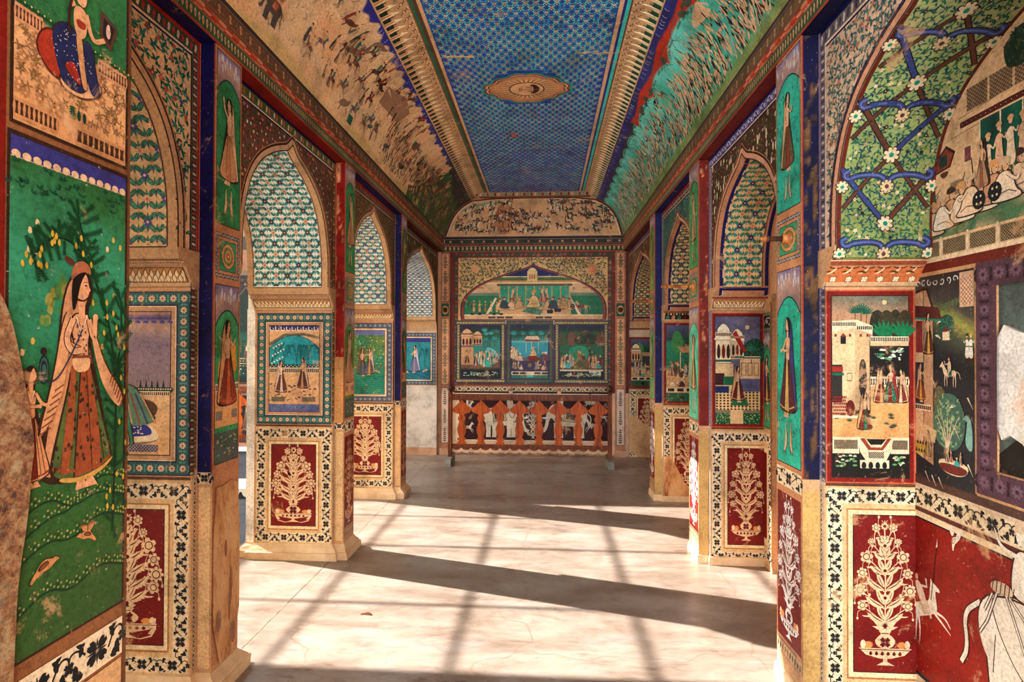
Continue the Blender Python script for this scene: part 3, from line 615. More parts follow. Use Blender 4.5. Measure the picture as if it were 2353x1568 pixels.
def curveF(P, axis, sgn):
    """P: 2-D polyline; axis 'y': (x,z) swept along Y; axis 'x': (y,z) swept along X. sgn gives the side the normal looks to"""
    P = np.asarray(P, float); d = np.diff(P, axis=0); L = np.hypot(d[:, 0], d[:, 1]); s = np.concatenate([[0], np.cumsum(L)]); T = np.gradient(P, s, axis=0); T /= np.hypot(T[:, 0], T[:, 1])[:, None]
    def F(p, h):
        a = np.interp(p[:, 1], s, P[:, 0]); z = np.interp(p[:, 1], s, P[:, 1]); ta = np.interp(p[:, 1], s, T[:, 0]); tz = np.interp(p[:, 1], s, T[:, 1])
        n = np.stack([tz, -ta], 1)*sgn
        a = a+n[:, 0]*h; z = z+n[:, 1]*h
        return np.stack([a, p[:, 0]*(sgn if axis == 'y' else -sgn), z], 1) if axis == 'y' else np.stack([p[:, 0]*(-sgn), a, z], 1)
    F.S = s[-1]; F.at = lambda q: (np.interp(q, s, P[:, 0]), np.interp(q, s, P[:, 1])); return F
def offset_plan(plan, g):
    n = len(plan); out = []
    for i in range(n):
        a, b, c_ = plan[i-1], plan[i], plan[(i+1) % n]
        def nrm(p, q):
            dx, dy = q[0]-p[0], q[1]-p[1]; l = math.hypot(dx, dy); return dy/l, -dx/l
        n1, n2 = nrm(a, b), nrm(b, c_)
        if abs(n1[0]-n2[0])+abs(n1[1]-n2[1]) < 1e-6: out.append((b[0]+n1[0]*g, b[1]+n1[1]*g))
        else: out.append((b[0]+(n1[0]+n2[0])*g, b[1]+(n1[1]+n2[1])*g))
    return out
def loft(s, plan, prof, col, mi=0, r=None):
    rings = [[(x, y, z) for x, y in offset_plan(plan, g)] for z, g in prof]
    n = len(plan)
    for a, b in zip(rings[:-1], rings[1:]):
        for i in range(n): s.add([a[i], a[(i+1) % n], b[(i+1) % n], b[i]], col, mi)
    s.add(rings[-1], col, mi)
PLC = (214, 160, 108)     # bare plaster
def wallplane(x, side):   # canvas on a wall parallel to the corridor; side 'L' looks to +X (u=+Y), 'R' looks to -X (u=-Y)
    return planar((x, 0, 0), (0, 1, 0), (0, 0, 1)) if side == 'L' else planar((x, 0, 0), (0, -1, 0), (0, 0, 1))
def faceplane(y): return planar((0, y, 0), (1, 0, 0), (0, 0, 1))
# ------------------------------------------------------------------ floor, court, roof
s = Sink(); s.box((-2.26, -2.2, -.12), (1.9, YB, 0)); tag(s.build('floor', M_MB), kind='structure')
s = Sink(); s.box((-2.275, -2.2, -.12), (-2.262, YB, .004), (150, 110, 80))
s.box((-1.50, -2.2, 0), (-1.494, YB, .0012), (120, 92, 74)); 
tag(s.build('trim_5', M_PL), kind='structure')
s = Sink(); s.box((-9, -2.2, -.14), (-2.275, 5.25, -.012)); tag(s.build('floor_2', M_SL), kind='structure')
s = Sink(); s.box((-9, 5.25, -.14), (-2.275, 7.2, .06)); tag(s.build('floor_3', M_SL), kind='structure')
s = Sink(); s.box((-9, 5.22, .052), (-2.4, 5.62, .085)); 
for i in range(46):
    x = -9+.143*i; c = Cv(s, planar((0, 5.218, 0), (1, 0, 0), (0, 0, 1))); c.poly([(x+.07+.06*math.cos(a), .055-.055*math.sin(a)) for a in np.linspace(0, PI, 9)], (255, 240, 210), 1)
s.v = s.v; tag(s.build('trim_6', M_OW), kind='structure')
# roof of the court with its sky opening and safety bars
e = math.tan(EL); H = 3.5; ox = -H/e*math.cos(AZ); oy = -H/e*math.sin(AZ)
hx0, hx1, hy0, hy1 = -2.22+ox, 2.2+ox, 2.50+oy, 5.22+oy
s = Sink()
for a, b in (((-12, -2.2), (hx0, 9)), ((hx1, -2.2), (-2.14, 9)), ((hx0, -2.2), (hx1, hy0)), ((hx0, hy1), (hx1, 9))): s.box((*a, H), (*b, H+.1), (235, 220, 195))
tag(s.build('ceiling_2', M_OW), kind='structure')
t = tag(empty('roof_grille', (hx0, hy0, H)), 'dark iron bar grille over the sky opening of the side court', 'grille')
for i, x in enumerate((-1.385, -.505, .444, 1.35)):
    s = Sink(); s.box((x+ox-.017, hy0, H+.03), (x+ox+.017, hy1, H+.042)); s.build('bar', M_IR, t)
for i, y in enumerate((3.15, 4.06, 4.77)):
    s = Sink(); s.box((hx0, y+oy-.010, H+.03), (hx1, y+oy+.014, H+.045)); s.build('bar', M_IR, t)
s = Sink(); s.box((-12, -2.2, -.14), (-11.8, 9, H), (240, 225, 200)); s.box((-11.8, -2.3, -.14), (-2.2, -2.2, H), (240, 225, 200)); tag(s.build('wall_court', M_OW), kind='structure')
# ------------------------------------------------------------------ arcade wall above the piers
def spandrel_mesh(s, x, bays, dz, side, col, z0=1.745, fill=True):
    c = Cv(s, wallplane(x, side)); g = 1 if side == 'L' else -1
    for (cy, H_) in bays:
        P, Q = arch_profile(H_, dz); A = list(map(tuple, P[:-1]))+list(map(tuple, Q)); W = H_+.03
        for sg in (-1, 1):
            for (d0, za), (d1, zb) in zip(A[:-1], A[1:]): s.add(c.F(np.array([(g*cy+sg*d0, za), (g*cy+sg*W, za), (g*cy+sg*W, zb), (g*cy+sg*d1, zb)][::sg]), 0), col)
        zt = A[-1][1]; s.add(c.F(np.array([(g*cy-W, zt), (g*cy+W, zt), (g*cy+W, ZT), (g*cy-W, ZT)]), 0), col)
# ------------------------------------------------------------------ colours per bay
BAYCOL = {'L': [BL, (128, 18, 10), BL, (84, 30, 20)], 'R': [(13, 13, 44), (104, 24, 14), BL, (90, 30, 20)]}
def archtest(cy, H_, dz, g, pad=.045):
    P, Q = arch_profile(H_, dz); A = np.array(list(P)+list(map(tuple, Q))); zs = A[:, 1]; ds = A[:, 0]; top = zs[-1]
    def inside(x, y, m):   # True when outside the arch opening
        d = abs(x-g*cy)
        if y > top+m+pad: return True
        yy = min(y, top); dd = np.interp(yy-m*.3, zs, ds); 
        zz = np.interp(-d, -ds[::1], zs) if d < ds[0] else 0
        return d > dd+pad+m or (d < H_ and y > zz+pad+m)
    return inside
def rim_line(c, cy, H_, dz, g, off, w, col, z, z0=0):
    P, Q = arch_profile(H_, dz); A = np.array(list(P[z0:])+list(map(tuple, Q)))
    T = np.gradient(A, axis=0); T /= np.hypot(T[:, 0], T[:, 1])[:, None]+1e-9; N = np.stack([T[:, 1], -T[:, 0]], 1)
    A = A+N*off; A[-1, 0] = 0; A[-1, 1] = A[-1, 1]+abs(off)*.6
    A[:, 0] = np.maximum(A[:, 0], 0)
    for sg in (-1, 1): c.line(A*np.array([sg, 1])+np.array([g*cy, 0]), w, col, z)
SPAN = {('L', 0): dict(bg=(232, 184, 132), lf=[(26, 104, 84), (20, 78, 62), (40, 130, 104)], pal=[(150, 60, 50), (90, 70, 110), (226, 170, 120), (196, 90, 60)], cell=.052, sz=1.25, fr=.42, stem=(24, 80, 60), b=[(b_dots, dict(bg=(58, 74, 62))), RED]),
        ('L', 1): dict(bg=(122, 64, 46), lf=[(44, 78, 52), (70, 100, 66), (36, 60, 44)], pal=[(216, 108, 62), (232, 170, 110), (200, 140, 130), (196, 70, 40), (216, 196, 190)], cell=.036, sz=1.15, fr=.5, stem=(60, 70, 44), b=[(b_dots, dict(bg=(86, 92, 56), cols=((216, 190, 140), (200, 84, 44), (60, 80, 50)))), None]),
        ('L', 2): dict(bg=(126, 84, 54), lf=[(76, 92, 54), (120, 112, 64), (54, 72, 46)], pal=[(206, 160, 100), (180, 96, 60)], cell=.036, sz=1.1, fr=.45, stem=None, b=[(b_dots, dict(bg=(120, 76, 56), cols=((190, 130, 90), (110, 60, 50)))), None]),
        ('L', 3): dict(bg=(82, 66, 46), lf=[(66, 70, 48), (90, 76, 50)], pal=[(206, 160, 112), (216, 180, 140)], cell=.05, sz=1.0, fr=.0, dash=1, b=[(b_dots, dict(bg=(110, 74, 54), cols=((150, 104, 80), (90, 60, 46)))), None]),
        ('R', 0): dict(bg=(222, 178, 138), lf=[(40, 92, 84), (62, 112, 96), (36, 76, 78)], pal=[(200, 120, 84), (176, 96, 70)], cell=.034, sz=1.2, fr=.25, stem=(52, 76, 70), scroll=1, b=[(b_dots, dict(bg=(104, 92, 88), cols=((200, 176, 150), (60, 52, 70)))), None]),
        ('R', 1): dict(bg=(98, 50, 34), lf=[(56, 82, 56), (84, 110, 74), (44, 64, 46)], pal=[(222, 196, 150), (196, 170, 130), (150, 60, 44)], cell=.034, sz=1.1, fr=.4, dash=2, b=[(b_white, dict(bg=(70, 62, 110), fg=(206, 200, 214))), None]),
        ('R', 2): dict(bg=(62, 104, 88), lf=[(50, 130, 110), (100, 140, 110), (40, 84, 70)], pal=[(190, 176, 140), (140, 90, 70)], cell=.034, sz=1.1, fr=.35, b=[(b_white, dict(bg=(70, 34, 30), fg=(220, 190, 160))), None]),
        ('R', 3): dict(bg=(112, 70, 46), lf=[(104, 74, 50), (124, 82, 56)], pal=[(236, 200, 150), (220, 180, 130)], cell=.05, sz=1.0, fr=0, dash=1, b=[(b_dots, dict(bg=(100, 66, 70), cols=((160, 120, 110), (80, 50, 60)))), None])}
def paint_spandrel(s, side, k):
    cy, H_ = (BAYL if side == 'L' else BAYR)[k]; dz = DZL if side == 'L' else DZR; x = PL if side == 'L' else PR; g = 1 if side == 'L' else -1
    d = SPAN[(side, k)]; c = Cv(s, wallplane(x, side)); W = H_+.03; x0, x1 = g*cy-W, g*cy+W; r = rnd(k*7+(side == 'R'))
    bc = BAYCOL[side][k]
    # border strips round three sides of the bay
    bw = .05; fn, kw = d['b'][0]; F_ = lambda cc, L, w, rr: fn(cc, L, w, rr, **kw)
    c.frame(x0, ZT-.016, x1, ZT, .014, RED if bc == BL else DB, 1)
    hband(c, x0+.018, x1-.018, ZT-.042, bw, F_, 1, 2)
    for xx, sg in ((x0, 1), (x1, -1)):
        c.rect(min(xx, xx+sg*.016), 1.0, max(xx, xx+sg*.016), ZT, RED if k < 2 and side == 'L' else (150, 120, 140) if side == 'R' else BR, 1)
        vband(c, xx+sg*.035, .95, ZT-.065, .034, F_, 2, 2)
        c.rect(min(xx+sg*.054, xx+sg*.062), 1.9, max(xx+sg*.054, xx+sg*.062), ZT-.075, DBR if side == 'L' else (224, 200, 180), 3)
    c.rect(x0+.055, ZT-.078, x1-.055, ZT-.070, CR, 3); c.rect(x0+.055, ZT-.086, x1-.055, ZT-.078, DB, 3)
    ins = archtest(cy, H_, dz, g)
    A = (x0+.066, 1.93, x1-.066, ZT-.09)
    if d.get('scroll'):
        for i in range(16):
            for sg in (-1, 1): spiral(c, g*cy+sg*(.16+.06*i+r.uniform(-.02, .02))*.62, 2.72-.035*i, r.uniform(.03, .055), r.uniform(0, 6), 1.1, .0035, (64, 60, 50), 3, sg) if ins(g*cy+sg*(.16+.06*i)*.62, 2.72-.035*i, .05) else None
    field(c, *A, d['cell'], ins, d['pal'], d['lf'], seed=k+10*(side == 'R'), z=3, fr=d['fr'], sz=d['sz'], stem=d.get('stem'))
    if d.get('dash'):
        n = 120 if d['dash'] == 1 else 130
        for i in range(n):
            px, py = r.uniform(A[0], A[2]), r.uniform(A[1], A[3])
            if ins(px, py, .03): c.ell(px, py, (.008 if d['dash'] == 1 else .012), .03 if d['dash'] == 1 else r.uniform(.012, .032), d['pal'][r.randrange(2)], 7, 8)
    # rim mouldings of the arch
    rim_line(c, cy, H_, dz, g, .016, .030, (206, 158, 112) if side == 'L' else (214, 150, 112), 6, 5)
    rim_line(c, cy, H_, dz, g, .036, .008, DBR, 7, 5); rim_line(c, cy, H_, dz, g, .001, .006, DBR, 7, 5)
    rim_line(c, cy, H_, dz, g, .045, .006, BL if (side == 'R' and k == 0) else (190, 120, 80), 7, 5)
SOFF = {('L', 0): dict(bg=(226, 178, 122), lf=[(26, 106, 78), (22, 84, 60), (30, 96, 84)], ros=[(236, 184, 140), (228, 168, 120)], dark=[(92, 70, 120), (74, 70, 130)], px=.125, py=.125),
        ('L', 1): dict(bg=(244, 232, 206), lf=[(28, 110, 92), (24, 88, 78), (40, 124, 110)], ros=[(226, 170, 130)], dark=[(52, 38, 60), (80, 50, 50)], px=.115, py=.10),
        ('L', 2): dict(bg=(240, 224, 196), lf=[(24, 102, 96), (36, 120, 110)], ros=[(214, 160, 130)], dark=[(84, 70, 140), (60, 54, 120)], px=.12, py=.10),
        ('L', 3): dict(bg=(230, 214, 188), lf=[(34, 104, 104), (40, 84, 96)], ros=[(206, 150, 120), (140, 80, 70)], dark=[(60, 64, 120)], px=.10, py=.085),
        ('R', 1): dict(bg=(224, 180, 124), lf=[(28, 92, 62), (22, 74, 52), (36, 120, 100)], ros=[(230, 148, 100), (224, 160, 110)], dark=[(46, 34, 84)], px=.12, py=.105),
        ('R', 2): dict(bg=(226, 188, 132), lf=[(22, 60, 46), (26, 70, 48)], ros=[(200, 130, 90)], dark=[(52, 40, 90)], px=.12, py=.10),
        ('R', 3): dict(bg=(220, 180, 130), lf=[(26, 68, 52), (30, 80, 60)], ros=[(176, 90, 60)], dark=[(60, 40, 40)], px=.13, py=.09)}
def soffit(side, k, parent):
    cy, H_ = (BAYL if side == 'L' else BAYR)[k]; dz = DZL if side == 'L' else DZR
    P, Q = arch_profile(H_, dz); A = np.array(list(map(tuple, P[5:-1]))+list(map(tuple, Q)))
    xa, xb = (JL, PL) if side == 'L' else (PR, NR)
    s = Sink()
    for sg in (1, -1):
        B = A.copy(); B[:, 0] = cy+sg*A[:, 0]
        F = curveF(B, 'x', -sg); c = Cv(s, F); L = F.S
        u0, u1 = (xa, xb) if sg == 1 else (-xb, -xa)
        base = (196, 150, 104)
        if side == 'R' and k == 0: c.grid(u0, 0, u1, L, .02, lambda U, V: blend((0, (120, 108, 52)), (.25, (124, 132, 70)), (.6, (150, 162, 100)), (1, (168, 160, 110)))(fbm(U, V, .3, 3)*.5+V/L*.5))
        else:
            d = SOFF[(side, k)]; c.grid(u0, 0, u1, L, .022, lambda U, V: np.broadcast_to(np.array(base if side == 'L' else (176, 120, 84)), U.shape+(3,)))
        if sg == -1 and not (side == 'L' and k in (0, 1)): continue
        n = int(L/.02)
        def strip(a, b, col, z, y0=0, y1=L):
            m = max(1, int((y1-y0)/.02))
            for j in range(m): c.rect(a, y0+(y1-y0)*j/m, b, y0+(y1-y0)*(j+1)/m, col, z)
        if side == 'R' and k == 0: paint_ribbon_soffit(c, u0, u1, L); continue
        m0 = .055 if side == 'R' else .045
        if side == 'R':
            strip(u0+.03, u0+.05, BL, 1); strip(u1-.035, u1-.012, BL, 1); strip(u0+.05, u0+.055, CR, 2); c.rect(u0+.03, .045, u1-.012, .062, BL, 3)
        strip(u0+m0, u1-m0, d['bg'], 1, .07, L); strip(u0+m0-.005, u0+m0, DBR, 2, .07, L); strip(u1-m0, u1-m0+.005, DBR, 2, .07, L); c.rect(u0+m0, .065, u1-m0, .070, DBR, 2)
        e_ = Cv(s, F, clip=(u0+m0+.001, .076, u1-m0-.001, L-.004)); trellis(e_, u0+m0, .075, u1-m0, L, d['px']*.64, d['py']*.74, d['lf'], d['ros'], d['dark'], z=3, seed=k)
        if side == 'L': hband(c, u0+.01, u1-.01, .012, .018, lambda cc, LL, w, r: b_dots(cc, LL, w, r, bg=(196, 150, 104), cols=((60, 80, 60), (150, 70, 50))), 3, 2)
    return s.build('arch_soffit', M_FR, parent)
def paint_ribbon_soffit(c, u0, u1, L):
    r = rnd(8); W = u1-u0
    def strip(a, b, col, z):
        m = int(L/.02)
        for j in range(m): c.rect(a, L*j/m, b, L*(j+1)/m, col, z)
    strip(u0, u0+.016, (92, 30, 18), 2); strip(u1-.014, u1, (92, 30, 18), 2)
    field(c, u0+.015, .02, u1-.01, L, .030, lambda x, y, m: True, [(222, 190, 140), (206, 170, 120), (36, 30, 24)], [(30, 82, 66), (34, 96, 74), (24, 62, 74), (50, 96, 50)], 21, 3, .34, 1, 1.25)
    n = 4; p = L/n; cx = (u0+u1)/2; BU = (52, 62, 108); BU2 = (92, 100, 140)
    for i in range(n):
        y = p*(i+.5)+.02
        for sg in (-1, 1):
            q = c.sub(cx, y, 0, sg)
            for (PP, col, w) in (([(W*.04, W*.05), (W*.25, W*.3), (W*.48, W*.58)], (92, 52, 36) if sg == (-1)**i else BU, .016), ([(W*.04, -W*.05), (W*.25, -W*.3), (W*.44, -W*.55)], (92, 52, 36), .012)):
                P_ = curve(PP); 
                if P_[-1][1]+y < L and P_[-1][1]+y > 0: q.line(P_, w+.006, (30, 20, 20), 7); q.line(P_, w, col, 8)
            P_ = curve([(0, -p*.42), (W*.06, -p*.28), (W*.3, -p*.28), (W*.42, -p*.36), (W*.46, -p*.26), (W*.4, -p*.22)])
            if y-p*.42 > .01: q.line(P_, .024, (24, 20, 30), 8); q.line(P_, .018, BU, 9); q.line(P_, .006, BU2, 10)
        flower(c, cx, y, .030, 8, (226, 196, 150), (20, 130, 100), 11, 0, DBR)
        flower(c, cx, y-p*.45, .026, 9, (214, 180, 130), (90, 50, 40), 11, 0, DBR); 
        for sg in (-1, 1): flower(c, cx+sg*W*.46, y-p*.45, .024, 8, (226, 196, 150), (20, 130, 100), 11, 0, DBR)
# ------------------------------------------------------------------ pictures on the piers
def sky_hill(c, x0, y0, x1, y1, hill, sky=(150, 120, 130), cloud=(70, 66, 120), ha=.86, arc=1, seed=0, cl=1):
    """picture ground: clouded sky over a round hill"""
    W = x1-x0; H_ = y1-y0
    def fn(U, V):
        t = (V-y0)/H_; xx = (U-x0)/W*2-1; edge = ha-.09*arc*xx**2
        n = fbm(U, V, W*.35, seed); a = blend((0, tuple(.75*v for v in hill)), (.5, hill), (1, tuple(min(255, v*1.12+12) for v in hill)))(n)
        b = blend((0, sky), (.5, tuple(.5*(p+q) for p, q in zip(sky, (220, 180, 150)))), (1, cloud))(np.clip((t-edge)/(1-edge+1e-6)*.9+.25*(n-.5), 0, 1))
        m = np.clip((t-edge)*H_/.004, 0, 1)[..., None]; return a*(1-m)+b*m
    c.grid(x0, y0, x1, y1, max(.008, W/28), fn)
    P = [(x0+W*t, y0+H_*(ha-.09*arc*(2*t-1)**2)) for t in np.linspace(0, 1, 17)]; c.line(P, .006, (20, 44, 50), 1)
    r = rnd(seed)
    if cl:
        for i in range(max(3, int(W/.03))): spiral(c, x0+W*(i+.5)/max(3, int(W/.03)), y1-.016, .011, r.uniform(0, 3), .8, .004, WH, 1)
LADY = [dict(skirt=(150, 60, 40), veil=(216, 150, 96), panel=(200, 90, 50), arm=0), dict(skirt=(214, 150, 100), veil=(224, 176, 120), panel=(190, 120, 70), arm=1), dict(skirt=(96, 40, 44), veil=(60, 60, 110), panel=(216, 170, 90), arm=2), dict(skirt=(110, 96, 60), veil=(226, 170, 110), panel=(150, 50, 40), arm=0), dict(skirt=(140, 110, 84), veil=(206, 170, 130), panel=(226, 186, 90), arm=1)]
def strip_picture(c, x0, y0, x1, y1, hill, lady, seed, kind=0):
    """tall slim picture of a standing woman"""
    W = x1-x0; H_ = y1-y0; c.rect(x0-.004, y0-.004, x1+.004, y1+.004, DBR); d = c.sub(0, 0, z=1); r = rnd(seed)
    sky_hill(d, x0, y0, x1, y1, hill, sky=(150, 116, 112), cloud=(110, 100, 150), ha=.86, seed=seed, cl=0)
    for i in range(12): d.ell(r.uniform(x0, x1), y1-r.uniform(.02, .07), .006, .02, (206, 196, 190), 2, 6)
    for i in range(70): leaf(d, r.uniform(x0+.01, x1-.01), y0+H_*r.uniform(.03, .78), .022, .007, r.uniform(.6, 2.6), tuple(int(v*r.uniform(.5, .8)) for v in hill), 1)
    if kind == 0:      # with yellow worn ground
        for i in range(26): d.smooth([(r.uniform(x0+.02, x1-.02)+dx*.018, y0+H_*r.uniform(.35, .78)+dy*.04) for dx, dy in ((-1, 0), (0, 1), (1, 0), (0, -1))], (224, 150, 52), 1, 1)
    d.grid(x0, y0+H_*.20, x1, y0+H_*.42, .02, lambda U, V: blend((0, (214, 146, 86)), (1, (230, 180, 120)))(fbm(U, V, .08, seed)), 2) if kind < 2 else None
    if kind < 2:
        rail(d, x0, x1, y0+H_*.40, H_*.045, CR, (60, 50, 50), 14, 3); lattice(d, x0+W*.04, y0+H_*.24, x0+W*.3, y0+H_*.29, CR, (50, 50, 60), .012, 3); lattice(d, x1-W*.3, y0+H_*.24, x1-W*.04, y0+H_*.29, CR, (50, 50, 60), .012, 3)
        d.grid(x0, y0, x1, y0+H_*.17, .02, lambda U, V: blend((0, (96, 94, 92)), (1, (58, 84, 74)))(fbm(U, V, .05, seed+4)), 2); lotus(d, x0, y0+.01, x1, y0+H_*.16, 34, seed, 3, (60, 140, 90), (210, 160, 110), .012)
    else: herons(d, (x0+x1)/2, y0+H_*.05, H_*.17, z=3)
    if lady is not None: woman(d, (x0+x1)/2, y0+H_*(.29 if kind < 2 else .24), H_*.52, 1 if seed % 2 else -1, z=8, **LADY[lady])
def medallion(c, x0, y0, x1, y1, bg=(52, 150, 100), seed=0, col=(214, 150, 90), bnd=b_white):
    c.rect(x0, y0, x1, y1, (196, 130, 84)); ring(c, x0+.004, y0+.004, x1-.004, y1-.004, .017, bnd, seed, 1)
    c.rect(x0+.032, y0+.035, x1-.032, y1-.035, DBR, 1); c.rect(x0+.035, y0+.038, x1-.035, y1-.038, bg, 2)
    cx, cy = (x0+x1)/2, (y0+y1)/2; rx = (x1-x0)/2-.044; ry = (y1-y0)/2-.046
    for i, (f, cc) in enumerate(((1.0, DBR), (.94, col), (.72, (150, 96, 60)), (.62, (90, 150, 80)), (.5, col), (.28, (150, 84, 44)), (.14, (226, 180, 110)))):
        c.poly([(cx+rx*f*(1+.05*(j % 2)*(i < 2))*math.cos(2*PI*j/32), cy+ry*f*(1+.05*(j % 2)*(i < 2))*math.sin(2*PI*j/32)) for j in range(32)], cc, 3+i)
def pilaster_face(c, x0, x1, spec):
    """slim painted strip on the face of a pilaster, bottom to top"""
    zd = spec.get('z', (.20, .85, .876, .967, .985, 1.765, 1.794, 2.0, 2.035, 2.79)); r0 = spec['seed']; W = x1-x0
    c.rect(x0, .12, x1, ZT, (196, 128, 82)); d = c.sub(0, 0, z=1); e = .012
    if spec.get('dado', 1):
        d.rect(x0+.004, .13, x1-.004, .19, (150, 104, 70)); hband(d, x0+.006, x1-.006, .155, .045, lambda cc, L, w, r: b_dots(cc, L, w, r, bg=(206, 160, 112), cols=((90, 60, 50), (60, 60, 60))), 1, 1)
        d.rect(x0+e, zd[0], x1-e, zd[1], RD); vase(d, (x0+x1)/2, zd[0]+.01, zd[1]-zd[0]-.03, W*.86, (226, 168, 118) if spec.get('side') == 'L' else (240, 222, 205), DR, 0, 2, dens=1)
        hband(d, x0+.004, x1-.004, (zd[2]+zd[3])/2, zd[3]-zd[2]-.01, b_vine, r0, 1)
    strip_picture(d, x0+e, zd[4], x1-e, zd[5], spec['hill'][0], spec['lady'][0], r0, spec['kind'][0])
    medallion(d, x0+.006, zd[6], x1-.006, zd[7], seed=r0, bg=spec.get('mbg', (52, 150, 100)), col=spec.get('mcol', (214, 150, 90)))
    strip_picture(d, x0+e, zd[8], x1-e, zd[9], spec['hill'][1], spec['lady'][1], r0+1, spec['kind'][1])
# jamb = the face of a pier under the arch; local frame x0..x1, z
def dado(c, x0, x1, z0=.10, z1=.93, birds=0, open_right=False, w=.066, seed=0):
    c.rect(x0, z0, x1, z1, (222, 176, 118)); a = c.sub(0, 0, z=1); t = 'tbl' if open_right else 'tblr'
    ring(a, x0+.006, z0+.012, x1-(0 if open_right else .006), z1-.012, w, b_vine, seed, 0, t)
    i = w+.024; X1 = x1 if open_right else x1-i
    a.rect(x0+i-.002, z0+.012+i-.004, X1, z1-i-.008, (176, 110, 60), 1); a.rect(x0+i+.004, z0+.016+i, X1-(0 if open_right else .006), z1-i-.014, (240, 206, 150), 2)
    p0, p1, q0, q1 = x0+i+.026, X1-(0 if open_right else .026), z0+i+.04, z1-i-.036
    a.rect(p0-.004, q0-.004, p1+.004*(not open_right), q1+.004, DBR, 3); a.rect(p0, q0, p1, q1, RD, 4)
    vase(a, (p0+p1)/2, q0+.015, q1-q0-.03, (p1-p0)*.95, (234, 190, 138), DR, birds, 6)
def mural_frame(c, x0, x1, z0, z1, style):
    if style == 'ros':
        c.rect(x0, z0, x1, z1, (196, 136, 90)); ring(c, x0+.01, z0+.01, x1-.01, z1-.01, .052, b_ros, 1, 1); i = .068; c.frame(x0+.006, z0+.006, x1-.006, z1-.006, .004, DB, 2); c.frame(x0+.062, z0+.062, x1-.062, z1-.062, .005, DB, 2)
        c.rect(x0+i, z0+i, x1-i, z1-i, (200, 146, 100), 2); c.frame(x0+i, z0+i, x1-i, z1-i, .004, CR, 3); i += .026
    elif style == 'blue':
        c.rect(x0, z0, x1, z1, (196, 136, 90)); ring(c, x0+.01, z0+.01, x1-.01, z1-.01, .05, lambda cc, L, w, r: b_ros(cc, L, w, r, bg=(64, 76, 92), fg=(150, 160, 150), lf=(100, 120, 140)), 1, 1); i = .066; c.rect(x0+i, z0+i, x1-i, z1-i, CR, 2); i += .018
    else:
        c.rect(x0, z0, x1, z1, (128, 24, 14)); c.frame(x0, z0, x1, z1, .006, (196, 84, 50), 1); i = .026
    c.rect(x0+i-.004, z0+i-.004, x1-i+.004, z1-i+.004, DBR, 3)
    return x0+i, x1-i, z0+i, z1-i
def pic_couple(c, x0, x1, z0, z1):       # two women before a turquoise arch of willows
    W, H_ = x1-x0, z1-z0; c.grid(x0, z0, x1, z1, .012, lambda U, V: blend((0, (196, 140, 96)), (.5, (222, 170, 120)), (1, (226, 186, 140)))(fbm(U, V, .07, 4)))
    c.rect(x0, z1-H_*.05, x1, z1, (40, 40, 100), 1); [spiral(c, x0+W*(i+.5)/9, z1-H_*.035, W*.055, 2.4, .9, W*.02, WH, 2) for i in range(9)]
    P = [(x0, z0+H_*.52)]+[(x0+W*t, z0+H_*(.74+.15*math.sin(PI*t)**.8)) for t in np.linspace(0, 1, 15)]+[(x1, z0+H_*.52)]
    c.line([(x0, z0+H_*.78), (x0+W*.3, z0+H_*.89), (x1-W*.3, z0+H_*.9), (x1, z0+H_*.86)], .02, (104, 96, 74), 1); c.poly(P, (22, 60, 70), 2)
    c.poly([((px-(x0+x1)/2)*.985+(x0+x1)/2, py-.004) for px, py in P], (34, 156, 158), 3)
    for k, xx in enumerate((.3, .55, .78)): willow(c, x0+W*xx, z0+H_*.54, H_*.26, W*.4, (18, 104, 108), 4, 12, k)
    for k in range(14): leaf(c, x0+W*(.02+.02*k), z0+H_*(.55+.017*k), .02, .008, 1+.3*(k % 4), (20, 70, 60), 5); flower(c, x0+W*(.05+.018*k), z0+H_*(.56+.018*((k*5) % 14)), .007, 5, WH, None, 6)
    c.rect(x0, z0+H_*.515, x1, z0+H_*.55, (20, 50, 46), 5); [c.ell(x0+W*(i+.5)/26, z0+H_*(.525+.012*(i % 2)), .004, .004, WH, 6, 6) for i in range(26)]
    rail(c, x0, x1, z0+H_*.445, H_*.065, (226, 190, 146), (44, 46, 48), 26, 6)
    woman(c, x0+W*.24, z0+H_*.2, H_*.4, 1, skirt=(112, 56, 46), veil=(226, 180, 150), panel=(226, 190, 160), bod=(236, 200, 170), z=9); woman(c, x0+W*.68, z0+H_*.25, H_*.38, -1, skirt=(88, 56, 52), veil=(214, 160, 120), panel=(196, 130, 90), z=9, arm=2)
    r = rnd(3)
    for i in range(60): c.smooth([(x0+W*r.uniform(.05, .9), z0+H_*r.uniform(.12, .33))+np.array([.012*a, .01*b]) for a, b in ((-1, 0), (0, .8), (1, 0), (0, -1))], ((130, 80, 60), (206, 150, 110), (110, 66, 56))[i % 3], 8, 1) if False else c.poly([(x0+W*((i*.137) % .92)+.012*math.cos(a+i), z0+H_*(.13+.2*((i*.61) % 1))+.008*math.sin(a)) for a in (0, 1.3, 2.6, 3.9, 5.2)], ((130, 84, 66), (206, 150, 110), (104, 64, 58))[i % 3], 7)
    for a in (.05, .66): lattice(c, x0+W*a, z0+H_*.115, x0+W*(a+.27), z0+H_*.17, (196, 170, 130), (24, 26, 24), .011, 9)
    c.grid(x0, z0, x1, z0+H_*.085, .01, lambda U, V: blend((0, (70, 66, 130)), (1, (130, 124, 170)))(fbm(U, V, .04, 6)), 9); 
    for i in range(8): flower(c, x0+W*(i+.5)/8, z0+H_*.05, .011, 6, (40, 140, 130), (20, 40, 50), 10)
